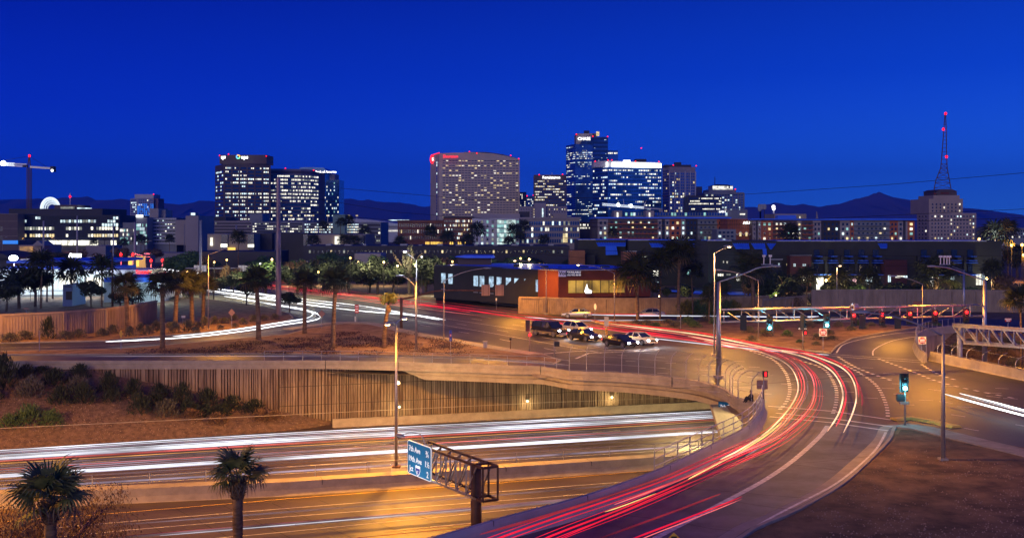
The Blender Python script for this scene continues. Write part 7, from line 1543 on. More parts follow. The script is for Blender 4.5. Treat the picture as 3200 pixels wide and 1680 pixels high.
for i in range(4): q = MB(); x = 2286+i*19; q.plate([P(x, 733, 412), P(x+9, 722, 412), P(x+19, 733, 412), P(x+19, 735, 412), P(x+9, 725, 412), P(x, 735, 412)], (0, .5, 0)); b.part('zigzag_canopy', q, b_white); pxbox(b, x+6, x+12, 726, 738, 411.5, .3, e_warm, 'lit_window')
apart('long apartment block with orange corner accents and balconies', 2350, 2858, 688, 410, [(2352,2362,'w'),(2362,2368,'d'),(2368,2378,'w'),(2378,2415,'o'),(2415,2490,'b'),(2490,2505,'w'),(2505,2540,'b'),(2540,2566,'w'),(2566,2625,'d'),(2625,2656,'w'),(2656,2668,'o'),(2668,2780,'g'),(2780,2806,'o'),(2806,2822,'w'),(2822,2830,'d'),(2830,2836,'w'),(2836,2858,'o')], 6)
b = Bld('teal-windowed white podium behind the apartments with a lit sign', 1925, None, 2285, 664, 560, wall=b_grey, D=30); face_rows(b, b.front, .03, .97, 662, 676, 1, 40, .7, .7, .25, [e_teal, e_cool], seed=62, indiv=True, dark=m_glassb); 
for x in (1918, 2018): pxbox(b, x, x+26, 658, 682, 550, 10, b_violet, 'stair_block'); pxbox(b, x+10, x+14, 664, 682, 549.6, .3, e_white, 'slit_window')
b = Bld('grey rooftop block carrying a small white letter sign', 2242, None, 2336, 655, 600, wall=b_grey, D=30); sgn(b, 'ASU', 2246, 667, 7, 598); face_rows(b, b.front, .74, .92, 666, 672, 1, 4, .7, .7, 1, [e_white], seed=3, indiv=True)
b = Bld('tan block with a blue roof behind the long apartments', 2420, None, 2520, 668, 520, wall=b_tan, D=20); pxbox(b, 2430, 2488, 672, 686, 515, 12, b_skytint, 'blue_roof'); pxbox(b, 2499, 2501, 676, 682, 519.5, .4, e_white, 'lit_slit')
b = Bld('grey wall with small gabled windows below the arts building', 2240, None, 2300, 716, 400, wall=b_grey, D=10); face_rows(b, b.front, .05, .9, 720, 756, 3, 4, .6, .5, .2, [e_cool], seed=3, indiv=True)
t = thing('antenna_tower', 'short lattice mast crowded with dish antennas', 'antenna', tuple(P(2382, 690, 700))); latt(t, P(2376, 690, 700), P(2376, 645, 700), 6, .01, m_dark, .4, 'lattice')
for dx in (-1, 1): q = MB(); q.bar(P(2382+dx*7, 690, 700), P(2382+dx*6, 645, 700), .35); q.build('leg', m_dark, t)
for i in range(7): q = MB(); q.ball(P(2374+(i % 3)*8, 643+(i//3)*6, 699), 1.2, 8, 5, sc=(1, .5, 1)); q.build('dish', m_grey, t)
t = thing('floodlight_mast', 'slim floodlight mast shining white above the long apartments', 'light mast', tuple(P(2419, 685, 600))); q = MB(); q.tube([P(2419, 685, 600), P(2417, 645, 600)], .35, 5); q.build('pole', m_white, t); q = MB(); q.ball(P(2417, 646, 599), 1.0, 8, 6); q.ball(P(2418, 652, 599), .9, 8, 6); q.build('lamp', e_sign, t)
t = thing('spire', 'thin pale spire above the long apartments', 'spire', tuple(P(2553, 690, 700))); q = MB(); q.tube([P(2554, 690, 700), P(2552, 660, 700)], [1, .2], 5); q.build('shaft', b_violet, t)
# ---- old hotel tower with its lattice aerial
hb = mat('old_hotel_stone', (.44, .33, .26), .85, var=.1, vscale=.08)
b = Bld('stepped old hotel tower carrying a tall lattice aerial', 2865, 2903, 3051, 665, 640, 20, 6, wall=hb, D=40, name='hotel_tower'); b.Y = 639
pxbox(b, 2903, 3009, 621, 668, 645, 30, hb, 'middle_tier'); pxbox(b, 2917, 2999, 610, 622, 648, 24, hb, 'upper_tier'); pxbox(b, 2926, 2990, 596, 611, 650, 20, b_brown, 'crown_block')
q = MB(); q.plate([P(x, y, 649) for x, y in ((2926,597),(2940,591),(2975,591),(2990,597))], (0, 22, 0)); b.part('crown_roof', q, b_brown)
face_rows(b, b.front, .03, .97, 670, 750, 7, 14, .35, .42, .2, [e_white, e_warm, e_cool], seed=71, indiv=True, dark=m_wing); face_rows(b, b.side, .1, .9, 670, 750, 7, 3, .35, .42, .1, [e_white], seed=72, indiv=True)
b.Y = 644.8; face_rows(b, (Vector((WX(2905, 644.8), 644.8)), Vector((WX(3008, 644.8), 644.8))), .03, .97, 633, 664, 3, 8, .3, .5, .2, [e_white], seed=73, indiv=True); face_rows(b, (Vector((WX(2926, 647.8), 647.8)), Vector((WX(2945, 647.8), 647.8))), 0, 1, 621, 631, 1, 3, .5, .9, 1, [e_white], seed=74, indiv=True); pxbox(b, 2918, 2926, 602, 607, 647, .5, MATS['red_beacon'] if False else b_redst, 'old_sign'); pxbox(b, 2940, 2965, 601, 606, 649.4, .4, b_redst, 'old_sign')
t = thing('lattice_aerial', 'tall red lattice radio mast standing on the old hotel', 'antenna', tuple(P(2952, 596, 655)))
legs = {0: ((2918,600),(2924,565),(2940,525),(2944,480),(2950,400),(2953,356)), 1: ((2972,590),(2964,545),(2960,525),(2958,480),(2957,400),(2955,356))}
for dy in (0, 5):
    for k in (0, 1):
        q = MB(); q.tube([P(x, y, 655+dy*(1-(600-y)/260)) for x, y in legs[k]], .28, 5); q.build('leg', m_rust, t)
def lx(k, y):
    L = legs[k]
    for (x0, y0), (x1, y1) in zip(L[:-1], L[1:]):
        if y1 <= y <= y0: return x0+(x1-x0)*(y-y0)/(y1-y0)
    return L[-1][0] if y < 356 else L[0][0]
ys_ = [588, 572, 556, 540, 526, 512, 498, 486, 474, 462, 450, 438, 426, 414, 402, 390, 380, 370]
for i, y in enumerate(ys_):
    q = MB(); q.bar(P(lx(0, y), y, 657), P(lx(1, y), y, 657), .22); 
    if i < len(ys_)-1 and i < 5: q.bar(P(lx(0, y), y, 657), P(lx(1, ys_[i+1]), ys_[i+1], 657), .2); q.bar(P(lx(1, y), y, 657), P(lx(0, ys_[i+1]), ys_[i+1], 657), .2)
    q.build('brace', m_rust, t)
for x, y in ((2955,355),(2948,404),(2958,490)): q = MB(); q.ball(P(x, y, 654), .8, 8, 6); q.build('beacon', e_red, t)
b = Bld('small lit block at the far right behind the palms', 3105, None, 3230, 712, 500, wall=b_grey, D=20); face_rows(b, b.front, .05, .95, 716, 745, 3, 16, .5, .5, .25, [e_cool, e_white], seed=75, indiv=True)
for i, (x, y, Y, e, lab) in enumerate(((3060,747,300,e_orange,'orange street lamp glowing at the end of the condo roof'), (3161,766,280,e_orange,'orange lamp among the right palms, middle one'), (3194,765,280,e_orange,'orange lamp at the right edge, upper'), (3198,797,280,e_orange,'orange lamp at the right edge, lower'), (3105,765,280,e_bluew,'small cool white lamp among the right palms'))):
    t = thing('street_lamp', lab, 'street lamp', (WX(x, Y), Y, 0)); q = MB(); q.tube([(WX(x, Y), Y, 0), P(x, y, Y)], .08, 5); q.build('pole', m_dark, t); q = MB(); q.ball(P(x, y, Y), .38, 8, 6); q.build('lamp_head', e, t, True); lamp(tuple(P(x, y+2, Y-1)), 1500, SOD if e is e_orange else (.8, .9, 1))
# ---- condos with metal roofs, the sky's blue put into their colour
def flatwin(b, x0, x1, y0, y1, Y, m, nm='lit_window'):
    q = MB(); q.box(WX(x0, Y), Y-.12, ZZ(y1, Y), WX(x1, Y), Y, ZZ(y0, Y)); b.part(nm, q, m)
    q = MB(); w = WX(x1, Y)-WX(x0, Y); xm = (WX(x0, Y)+WX(x1, Y))/2
    q.box(xm-.04, Y-.16, ZZ(y1, Y), xm+.04, Y-.125, ZZ(y0, Y)); q.box(WX(x0, Y)-.08, Y-.18, ZZ(y1, Y)-.12, WX(x1, Y)+.08, Y-.0, ZZ(y1, Y)-.02); b.part('window_frame', q, m_dark)
def seam_roof(b, px, Y, Yb, n=8):
    """sloping metal roof: px top-left, top-right, bottom-right, bottom-left in the picture; top edge at depth Yb, eave at Y"""
    tl, tr_, br_, bl = px; a, c = P(*tl, Yb), P(*tr_, Yb); d, e = P(*br_, Y), P(*bl, Y)
    q = MB(); q.plate([a, c, d, e], (0, .05, -.15)); b.part('metal_roof', q, b_skytint)
    for i in range(n+1):
        u = i/n; p0 = a.lerp(c, u)+Vector((0, -.02, .04)); p1 = e.lerp(d, u)+Vector((0, -.02, .04)); q = MB(); q.bar(p0, p1, .07, .12); b.part('roof_seam', q, b_skytint)
def coping(b, x0, x1, y, Y, m=None, nm='coping'): q = MB(); q.box(WX(x0, Y)-.1, Y-.3, ZZ(y, Y), WX(x1, Y)+.1, Y+.25, ZZ(y, Y)+.13); b.part(nm, q, m or b_white)
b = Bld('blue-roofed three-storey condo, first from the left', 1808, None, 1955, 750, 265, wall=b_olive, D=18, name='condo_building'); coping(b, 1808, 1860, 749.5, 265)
seam_roof(b, ((1860,751),(1955,751),(1955,768),(1869,768)), 263.5, 266, 12); seam_roof(b, ((1893,768),(1925,768),(1930,794),(1893,795)), 262, 263.4, 5); pxbox(b, 1830, 1860, 795, 850, 262, 3, b_olive, 'stair_bay'); pxbox(b, 1780, 1828, 782, 850, 258, 5, b_brick, 'brick_bay')
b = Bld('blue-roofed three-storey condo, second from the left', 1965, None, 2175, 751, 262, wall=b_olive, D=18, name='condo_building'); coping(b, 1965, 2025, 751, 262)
seam_roof(b, ((2025,752),(2165,752),(2174,771),(2036,771)), 260.5, 263, 16); pxbox(b, 1948, 1988, 787, 845, 256, 6, b_brick, 'brick_bay'); coping(b, 1948, 1988, 786, 256); pxbox(b, 2004, 2024, 801, 803, 261, 1, e_dim, 'lit_ledge')
for x0, x1, y0, y1, m in ((2040,2057,845,862,e_white),(2147,2160,843,858,e_teal),(2038,2057,880,896,e_cool)): flatwin(b, x0, x1, y0, y1, 261.8, m)
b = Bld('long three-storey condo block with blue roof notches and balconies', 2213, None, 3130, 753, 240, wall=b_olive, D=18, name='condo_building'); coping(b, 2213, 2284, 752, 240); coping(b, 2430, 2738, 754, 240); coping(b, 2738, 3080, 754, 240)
for q4, n in ((((2286,754),(2337,754),(2342,776),(2300,776)), 7), (((2344,754),(2388,754),(2392,776),(2358,776)), 6), (((2392,754),(2429,754),(2412,777),(2406,777)), 5), (((2740,755),(2772,755),(2772,774),(2752,774)), 5)): seam_roof(b, q4, 238.5, 240.6, n)
seam_roof(b, ((2383,777),(2394,777),(2396,797),(2385,797)), 238, 238.6, 2)
for k, x in enumerate((2555, 2600, 2650, 2695, 2740, 2890, 2940, 2985, 3035)):   # balconies and their pale ledges, blue skylight put into the ledge colour
    for y, w in ((800, 18), (813, 26), (820, 30), (857, 36)):
        q = MB(); q.box(WX(x-w/2+(y % 7)*2, 238), 237.2, ZZ(y+1.6, 238), WX(x+w/2+(y % 7)*2, 238), 239.95, ZZ(y, 238)); b.part('ledge', q, b_skytint)
    pxbox(b, x+8, x+26, 800, 814, 238.3, 1.6, b_olive, 'balcony_wall'); pxbox(b, x-12, x+6, 780, 799, 239.7, .2, m_wing, 'window'); pxbox(b, x-10, x+4, 826, 850, 239.7, .2, m_wing, 'window'); pxbox(b, x-22, x-14, 800, 860, 238.8, 1.1, b_olive, 'pier')
pxbox(b, 2470, 2535, 800, 940, 236.8, 3.1, mat('maroon_stucco', (.10, .03, .028), .9), 'maroon_bay'); coping(b, 2470, 2535, 799, 237); pxbox(b, 2409, 2444, 812, 940, 237.5, 2.4, b_olive, 'stair_bay'); coping(b, 2409, 2444, 811, 237.7); pxbox(b, 2764, 2835, 812, 940, 237, 2.8, mat('dark_maroon_stucco', (.07, .018, .02), .9), 'maroon_bay')
for x0, x1, y0, y1, m in ((2243,2254,855,862,e_white),(2256,2260,855,862,e_white),(2270,2283,855,860,e_dim),(2301,2319,856,877,e_white),(2298,2322,905,912,e_dim),(2449,2462,864,871,e_white),(2465,2471,864,871,e_white),(2488,2519,866,875,e_white),(2480,2485,866,888,e_teal),(2551,2573,866,905,e_white),(2652,2660,870,890,e_dim),(2664,2676,870,890,glow('pinkish_window', (1, .55, .6), .8)),(2704,2727,866,888,e_cool),(2738,2752,866,886,e_cool),(2775,2783,860,881,e_cool),(2798,2826,861,867,e_white),(2822,2835,861,867,e_cool),(2432,2436,822,829,e_cool),(2458,2460,823,829,e_warm),(2480,2486,824,832,e_cool),(2508,2518,825,831,e_cool),(2905,2915,864,895,e_white),(2925,2933,864,897,e_cool),(2970,2982,862,895,e_cool),(3050,3066,856,890,e_white),(3069,3076,856,890,e_cool),(2260,2262,815,822,e_white),(2271,2274,816,823,e_white)):
    flatwin(b, x0, x1, y0, y1, 236.6 if 2470 <= x0 < 2535 or 2764 <= x0 < 2835 or 2409 <= x0 < 2444 else 239.8, m)
pxbox(b, 2589, 2601, 857, 880, 239.2, .4, e_amber, 'amber_lit_wall')
for x, y, c, pwr in ((2582,876,(1,.95,.5),500),(2570,927,(.9,.9,1),250),(3084,869,(1,.95,.5),500),(2213,895,(.3,1,.7),120),(2768,775,(.1,.2,1),1)):
    if pwr > 1: t = thing('wall_light', {2582:'starry yellowish lamp beside the lit condo door',2570:'white garden lamp below the condo door',3084:'starry lamp at the right end of the condos',2213:'greenish lamp at the condo garage'}[x], 'wall lamp', tuple(P(x, y, 238))); q = MB(); q.ball(P(x, y, 236.5), .28, 8, 6); q.build('lens', e_sodium if x != 2213 else e_teal, t, True); q = MB(); q.box(WX(x, 236.8)-.1, 236.8, ZZ(y+1, 237), WX(x, 236.8)+.1, 237.2, ZZ(y-2, 237)); q.build('housing', m_dark, t); lamp(tuple(P(x, y, 235.5)), pwr, c)
# pale driveway roofs in front of the condos
b = Bld('low flat carport roof in front of the second condo', 2068, None, 2345, 905, 235, wall=b_dark, D=8, name='carport', cat='carport'); q = MB(); q.plate([P(2060, 905, 234), P(2345, 918, 228), P(2345, 922, 228), P(2200, 920, 229), P(2060, 908, 234)], (0, 8, 0)); b.part('roof', q, b_skytint)
# ---- banner building
BY = 186.0
b = Bld('low commercial building with a dark side wing and rust-red corner, banner on its parapet', 1362, None, 1675, 838, 207, wall=b_olive, D=16, name='commercial_building'); b.Y = BY
def slabpx(pts, off, nm, m): q = MB(); q.plate([P(*p) for p in pts], off); return b.part(nm, q, m)
slabpx([(1356,830,204),(1685,842,188),(1685,955,188),(1620,950,190),(1356,930,204)], (0, 6, 0), 'side_wall', b_olive)
slabpx([(1681,842,186),(1745,845,180),(1745,930,180),(1681,928,186)], (1, 6, 0), 'angled_wall', b_redst)
slabpx([(1745,845,180),(2033,842,186),(2033,926,186),(1745,929,180)], (0, 6, 0), 'front_wall', b_redst)
slabpx([(1681,928,187),(1745,930,181),(2030,926,187),(2030,958,187),(1745,962,181),(1681,960,187)], (0, 4, 0), 'base_wall', b_dark)
slabpx([(1681,840.5,185.6),(1745,843.5,179.6),(1745,845.5,179.6),(1681,842.5,185.6)], (0, .5, 0), 'coping', b_white); slabpx([(1745,843.5,179.6),(2035,840.5,185.6),(2035,842.5,185.6),(1745,845.5,179.6)], (0, .5, 0), 'coping', b_white)
slabpx([(1360,831,205),(1430,824,222),(1560,822,222),(1900,828,222),(2033,841,187),(1745,844,181),(1685,841,188)], (0, 0, -.3), 'metal_roof', b_skytint)
for x, y, w, h in ((1605,826,18,8),(1690,832,24,9),(1745,836,12,8),(1810,834,30,9),(1880,832,26,9),(1960,835,24,7),(1760,837,8,6)): pxbox(b, x, x+w, y, y+h, 196, 3, m_dark, 'roof_unit')
for i, (x, y0) in enumerate(((1379,853),(1401,855),(1480,861),(1499,862),(1528,863),(1552,865),(1581,867),(1607,869),(1638,871),(1665,873))):
    u_ = (x-1356)/329; Yv = 1/((1-u_)/204+u_/188)-.12; w = 13+i*.4; h = 30+i*.8; q = MB(); q.plate([P(x, y0, Yv), P(x+w, y0+.6, Yv-.6), P(x+w, y0+h+.6, Yv-.6), P(x, y0+h, Yv)], (0, -.12, 0)); b.part('lit_window', q, glow('showroom_window_%d' % i, (.55, .78, 1), .8, ev=1.3))
    q = MB(); q.plate([P(x-.5, y0+h+18, Yv-.2), P(x+w, y0+h+19, Yv-.8), P(x+w, y0+h+22, Yv-.8), P(x-.5, y0+h+21, Yv-.2)], (0, -.2, 0)); b.part('wall_lettering_strip', q, b_grey)
q = MB(); q.plate([P(1776, 876, 180.4), P(1952, 875, 183.9), P(1952, 913, 183.9), P(1776, 915, 180.4)], (0, -.1, 0)); b.part('shop_window', q, glow('shop_window_reflection_glow', (1, .55, .08), .45, ev=.45))  # the reflection is painted on as a glow of the pane
for x in (1800, 1825, 1850, 1877, 1903, 1928): q = MB(); q.bar(P(x, 875, 180.2+(x-1776)*.019), P(x, 914, 180.2+(x-1776)*.019), .12); b.part('window_frame', q, m_dark)
q = MB(); q.plate([P(1420, 803, 214), P(1455, 798, 214), P(1540, 799, 214), P(1545, 806, 214), P(1460, 806, 214)], (0, 8, 0)); b.part('barrel_canopy', q, b_skytint); pxbox(b, 1430, 1535, 806, 835, 216, 4, b_brown, 'roof_pavilion')
slabpx([(1745,845,179.7),(1812,845,181.1),(1812,862,181.1),(1745,863,179.7)], (0, -.12, 0), 'banner', mat('banner_navy', (.04, .035, .16), .6)); slabpx([(1745,845.4,179.5),(1769,845.4,180),(1769,864,180),(1745,864,179.5)], (0, -.1, 0), 'banner_panel', mat('banner_lilac', (.50, .42, .60), .6, emit=(.5, .42, .65), es=.25))
text('Voit', tuple(P(1746.5, 858.5, 179.3)), (1, .03, 0), (0, 0, 1), .85, m_black, b.t, 'banner_lettering', bold=.02); text('AVAILABLE', tuple(P(1771.5, 853, 179.8)), (1, .03, 0), (0, 0, 1), .46, m_sign_white, b.t, 'banner_lettering', bold=.01); text('602-952-8648', tuple(P(1771.5, 861.2, 179.8)), (1, .03, 0), (0, 0, 1), .40, m_sign_white, b.t, 'banner_lettering', bold=.01)
q = MB(); c = P(1838, 910, 179); q.plate([c+Vector((-.6, 0, 0)), c+Vector((-.2, 0, 1.2)), c+Vector((0, 0, .4)), c+Vector((.6, 0, .1)), c+Vector((.5, 0, -.3)), c+Vector((-.4, 0, -.3))], (0, -.1, 0)); b.part('neon_mark', q, e_sign)
# ---- sound walls: ribbed block panels with a cap
def sound_wall(label, pts, h, m, name='sound_wall', pitch=1.35):
    t = thing(name, label, 'wall', tuple(pts[0])); n = 0
    for a, c in zip(pts[:-1], pts[1:]):
        d = (c-a); L = d.length; d.normalize(); nn = Vector((-d.y, d.x, 0)); nn = nn if nn.y < 0 else -nn
        N_ = max(1, round(L/4.2)); me = None; w = L/N_
        for i in range(N_):
            if me is None:
                q = MB(); q.obox((0, 0, h/2), d*(w/2-.03), nn*.10, (0, 0, h/2))
                s = -w/2+.15
                while s < w/2-.2: q.obox(d*(s+.08)+nn*.13+Vector((0, 0, h/2-.02)), d*.075, nn*.05, (0, 0, h/2-.12)); s += .36
                me = q.mesh('panel', m)
            p = a+d*w*(i+.5); link('panel', me, t, loc=p-t.location)
        q = MB(); q.obox((a+c)/2+Vector((0, 0, h+.1)), d*(L/2+.12), nn*.22, (0, 0, .12)); q.build('coping', m, t)
        q = MB(); q.obox(a+Vector((0, 0, h/2)), d*.22, nn*.24, (0, 0, h/2)); q.build('pilaster', m, t)
    return t
sound_wall('ribbed tan sound wall curving along the left verge', [G(-300, 1078), G(0, 1062), G(200, 1051), G(330, 1038), G(420, 1023), G(488, 1006)], 3.0, m_soundw)
sound_wall('ribbed yellowish wall in front of the banner building and ivy', [G(1625, 979), G(1800, 984), G(1990, 984), G(2120, 982), G(2290, 978), G(2400, 975)], 2.5, mat('tan_wall_block', (.38, .27, .16), .9, var=.2, vscale=1, bump=.3))
sound_wall('short tan wall end before the big dark tree', [G(2380, 985), G(2450, 978), G(2520, 972)], 2.4, MATS['tan_wall_block'])
sound_wall('long grey-violet ribbed wall behind the gantry at right', [G(2540, 974), G(2700, 972), G(2900, 972), G(3200, 976), G(3500, 985)], 3.4, m_soundw)
# ---- filling station and yard at the left
CW = mat('canopy_white', (.6, .6, .65), .5)
def cool_strip(b, x0, x1, y0, y1, Y, m=None, nm='lit_soffit'): pxbox(b, x0, x1, y0, y1, Y, .5, m or e_cool, nm)
b = Bld('long flat blue-grey canopy roof of the filling station', 20, None, 328, 815, 250, wall=b_skytint, z0=ZZ(822, 250), D=26, name='station_canopy', cat='canopy')
pxbox(b, 70, 200, 823, 832, 236, 12, b_dark, 'lower_roof'); pxbox(b, 20, 375, 833, 841, 232, 10, b_skytint, 'front_roof'); pxbox(b, 150, 305, 841, 843, 231, .5, e_cool, 'lit_soffit')
for x in (60, 150, 290): pxbox(b, x, x+4, 822, 905, 246, .8, b_grey, 'column')
b = Bld('white canopy band with a red script sign at its right end', 245, None, 462, 843, 222, wall=CW, z0=ZZ(857, 222), D=10, name='station_canopy', cat='canopy'); text('Speedy', tuple(P(424, 855, 221.7)), (1, 0, 0), (0, 0, 1), 1.1, e_redsign, b.t, 'sign_lettering', bold=.03)
pxbox(b, 250, 462, 859, 867, 221, 2, e_cool, 'lit_soffit')
for x in (262, 345, 440): pxbox(b, x, x+4, 857, 925, 224, .8, b_grey, 'column')
wl_ = mat('lit_white_block', (.62, .66, .66), .8, var=.1, vscale=.6)
b = Bld('long white-walled building washed in cool light behind the yard', 325, None, 500, 881, 205, wall=wl_, D=14, name='shop_building', cat='shop'); pxbox(b, 325, 500, 867, 881, 203.5, 15, b_skytint, 'roof'); 
b = Bld('brightly lit white shop building behind the palms at left', -40, None, 330, 842, 228, wall=wl_, D=10, name='shop_building', cat='shop'); b.Y = 227.8; face_rows(b, b.front, .3, .98, 850, 905, 1, 9, .8, .9, .8, [e_cool, e_white], seed=4, indiv=True)
b = Bld('small blue kiosk with dark lettering beside the palm', 196, None, 226, 889, 195, wall=mat('kiosk_blue', (.12, .2, .42), .6), D=6, name='kiosk', cat='kiosk'); text('U-HAUL', tuple(P(203, 897, 194.8)), (1, 0, 0), (0, 0, 1), .32, m_black, b.t, bold=.02); pxbox(b, 206, 224, 910, 936, 194.8, .2, b_dark, 'shutter')
t = thing('fence', 'thin rail fence along the lit yard', 'fence', tuple(G(100, 938)))
for y in (908, 922): q = MB(); q.tube([P(95, y, 200), P(200, y, 200)], .04, 4); q.tube([P(360, y, 200), P(490, y, 200)], .04, 4); q.build('rail', m_dark, t)
for i in range(9): x = 95+i*13 if i < 5 else 360+(i-5)*42; q = MB(); q.tube([P(x, 940, 200), P(x, 905, 200)], .05, 4); q.build('post', m_dark, t)
b = Bld('dark sloping roof at the left edge by the white lamp', -40, None, 32, 806, 300, wall=b_dark, D=20); q = MB(); q.plate([P(-40, 786, 298), P(10, 793, 298), P(32, 806, 298), P(-40, 808, 298)], (0, 18, 0)); b.part('roof', q, b_dark)
for x0, x1, y0, y1, lab, m in ((64,116,809,815,'pale yellow fuel canopy edge, left one',e_warm),(135,196,808,815,'white fuel canopy edge, right one',e_cool)):
    b = Bld(lab, x0, None, x1, y0, 290, wall=CW, z0=ZZ(y1, 290), D=8, name='fuel_canopy', cat='canopy'); pxbox(b, x0+1, x1-1, y0+1, y1-.5, 289.6, .3, glow('canopy_band_%d' % x0, (1, .9, .6) if x0 < 100 else (.8, .95, 1), .7), 'lit_band'); pxbox(b, x0+4, x0+6, y1, 830, 292, .4, b_grey, 'column'); pxbox(b, x1-6, x1-4, y1, 830, 292, .4, b_grey, 'column')
t = thing('sign_box', 'glowing white sign box with a disc above the station roof', 'sign', tuple(P(240, 830, 280))); q = MB(); q.box(WX(226, 280), 279.6, ZZ(808, 280), WX(253, 280), 280.4, ZZ(792, 280)); q.build('sign_panel', e_sign, t); q = MB(); q.ball(P(237, 811, 280), .35*4, 10, 6, sc=(1, .3, .8)); q.build('lamp', e_sign, t); q = MB(); q.tube([P(240, 845, 280.5), P(240, 808, 280.5)], .15, 6); q.build('pole', m_steel, t)
t = thing('sign_box', 'small oval lit sign left of the white sign box', 'sign', tuple(P(221, 830, 282))); q = MB(); q.ball(P(221, 801, 281), .9, 10, 6, sc=(.6, .3, 1)); q.build('sign_panel', e_sign, t); q = MB(); q.tube([P(221, 840, 281.5), P(221, 806, 281.5)], .12, 6); q.build('pole', m_steel, t)
t = thing('lamp_cluster', 'glaring white lamp by the dark sloping roof at left', 'lamp', tuple(P(42, 830, 285))); q = MB(); q.ball(P(42, 806, 284), .9, 10, 6, sc=(1.3, 1, .8)); q.build('lamp_head', e_bluew, t, True); q = MB(); q.tube([P(44, 835, 285), P(44, 806, 285)], .12, 6); q.build('pole', m_steel, t); lamp(tuple(P(42, 810, 282)), 5000, (.8, .88, 1))
for x, y, Y, pwr, c in ((110,870,222,7000,(.75,.92,1)),(240,872,218,7000,(.75,.88,1)),(390,872,212,7000,(.65,.95,1)),(470,885,200,2600,(.6,1,1)),(520,895,205,700,(.75,.9,1)),(30,870,222,5000,(.8,.92,1)),(180,845,262,3000,(.8,.9,1))): lamp(tuple(P(x, y, Y-1.8)), pwr*.4, c, r=.4, name='station_light')
# far junction signals at the left
def far_signal(label, x, y, yb, lit, Y=330, arm=None):
    t = thing('traffic_signal', label, 'traffic signal', (WX(x, Y), Y, 0)); q = MB(); q.tube([(WX(x, Y), Y, 0), P(x, y-8, Y)], .14, 6); q.build('pole', m_white, t); c = P(x, y, Y-.4); q = MB(); q.box(c.x-.3, c.y, c.z-1, c.x+.3, c.y+.3, c.z+.6); q.build('signal_head', m_black, t)
    if arm: q = MB(); q.tube([P(x, y-4, Y), P(arm[0], arm[1], Y)], .12, 6); q.build('arm', m_white, t)
    q = MB(); q.ball(c-Vector((0, .1, 0)), .42, 8, 6); q.build('signal_lens', e_redsig if lit else m_dark, t, True)
    if lit: lamp(tuple(c-Vector((0, 1.5, 0))), 900, (1, .06, .03))
far_signal('glaring red signal at the far left junction, left one', 378, 795, 0, True); far_signal('glaring red signal at the far left junction, middle one', 415, 795, 0, True, arm=(445,798)); far_signal('lower red signal at the far left junction, right one', 472, 814, 0, True); far_signal('dark signal mast with street plates at the far junction', 300, 802, 0, False, arm=(265,806)); far_signal('small red signal right of the far junction', 508, 813, 0, True)
for x, lab in ((317,'white street-name plate on the far junction arm, left one'), (459,'white street-name plate on the far junction arm, right one')): t = thing('street_sign', lab, 'sign', tuple(P(x, 803, 329))); q = MB(); q.box(WX(x-9, 329), 329, ZZ(806 if x < 400 else 795, 329), WX(x+9, 329), 329.1, ZZ(798 if x < 400 else 790, 329)); q.build('panel', b_white, t); q = MB(); q.tube([P(x-9, 802, 329.3), P(x+9, 802, 329.3)], .08, 4); q.build('arm', m_white, t)
b = Bld('amber-lit filling kiosk with a round emblem behind the red signals', 400, None, 455, 800, 370, wall=b_tan, D=10, name='kiosk', cat='kiosk'); pxbox(b, 436, 448, 803, 811, 369.5, .3, glow('emblem_yellow', (1, .7, .1), 1), 'emblem'); pxbox(b, 401, 434, 806, 832, 369.6, .2, e_amber, 'lit_front'); lamp(tuple(P(420, 815, 362)), 4000, (1, .6, .15))
# sign gantry over the far road
t = thing('road_sign_gantry', 'blue-grey pipe gantry with two sign panels seen from behind over the road', 'sign gantry', tuple(G(826, 905)))
Yg = G(826, 905).y; q = MB(); q.tube([P(826, 905, Yg), P(826, 836, Yg)], .22, 8); q.build('post', m_bpole, t, True); q = MB(); q.tube([P(826, 838, Yg), P(580, 838, Yg)], .18, 8); q.build('beam', m_bpole, t, True)
for x0 in (606, 745):
    for i in range(4):
        for j in range(2): q = MB(); q.box(WX(x0+i*10+.5, Yg), Yg-.2, ZZ(838+j*10, Yg), WX(x0+i*10+9.5, Yg), Yg-.15, ZZ(828+j*10+.5, Yg)); q.build('sign_panel', MATS['canopy_white'], t)
t = thing('monument_sign', 'low brown entrance sign wall under the trees', 'sign', tuple(G(900, 880))); Yv = G(900, 884).y; q = MB(); q.box(WX(878, Yv), Yv, 0, WX(930, Yv), Yv+.6, ZZ(862, Yv)); q.build('wall', b_brick, t)
for x, y, lab in ((903,845,'warm garden lamp by the entrance sign'), (1020,853,'yellow garden lamp beneath the trees, centre'), (985,850,'pale garden lamp beneath the trees'), (1119,820,'lantern on the courtyard wall'), (1200,851,'yellow lamp in the courtyard, right')):
    Yv = 262; t = thing('garden_lamp', lab, 'lamp', (WX(x, Yv), Yv, 0)); q = MB(); q.tube([(WX(x, Yv), Yv, 0), P(x, y, Yv)], .06, 5); q.build('pole', m_dark, t); q = MB(); q.ball(P(x, y, Yv), .3, 8, 6); q.build('lamp_head', e_sodium, t, True); lamp(tuple(P(x, y-2, Yv-1)), 1100, (1, .8, .4))

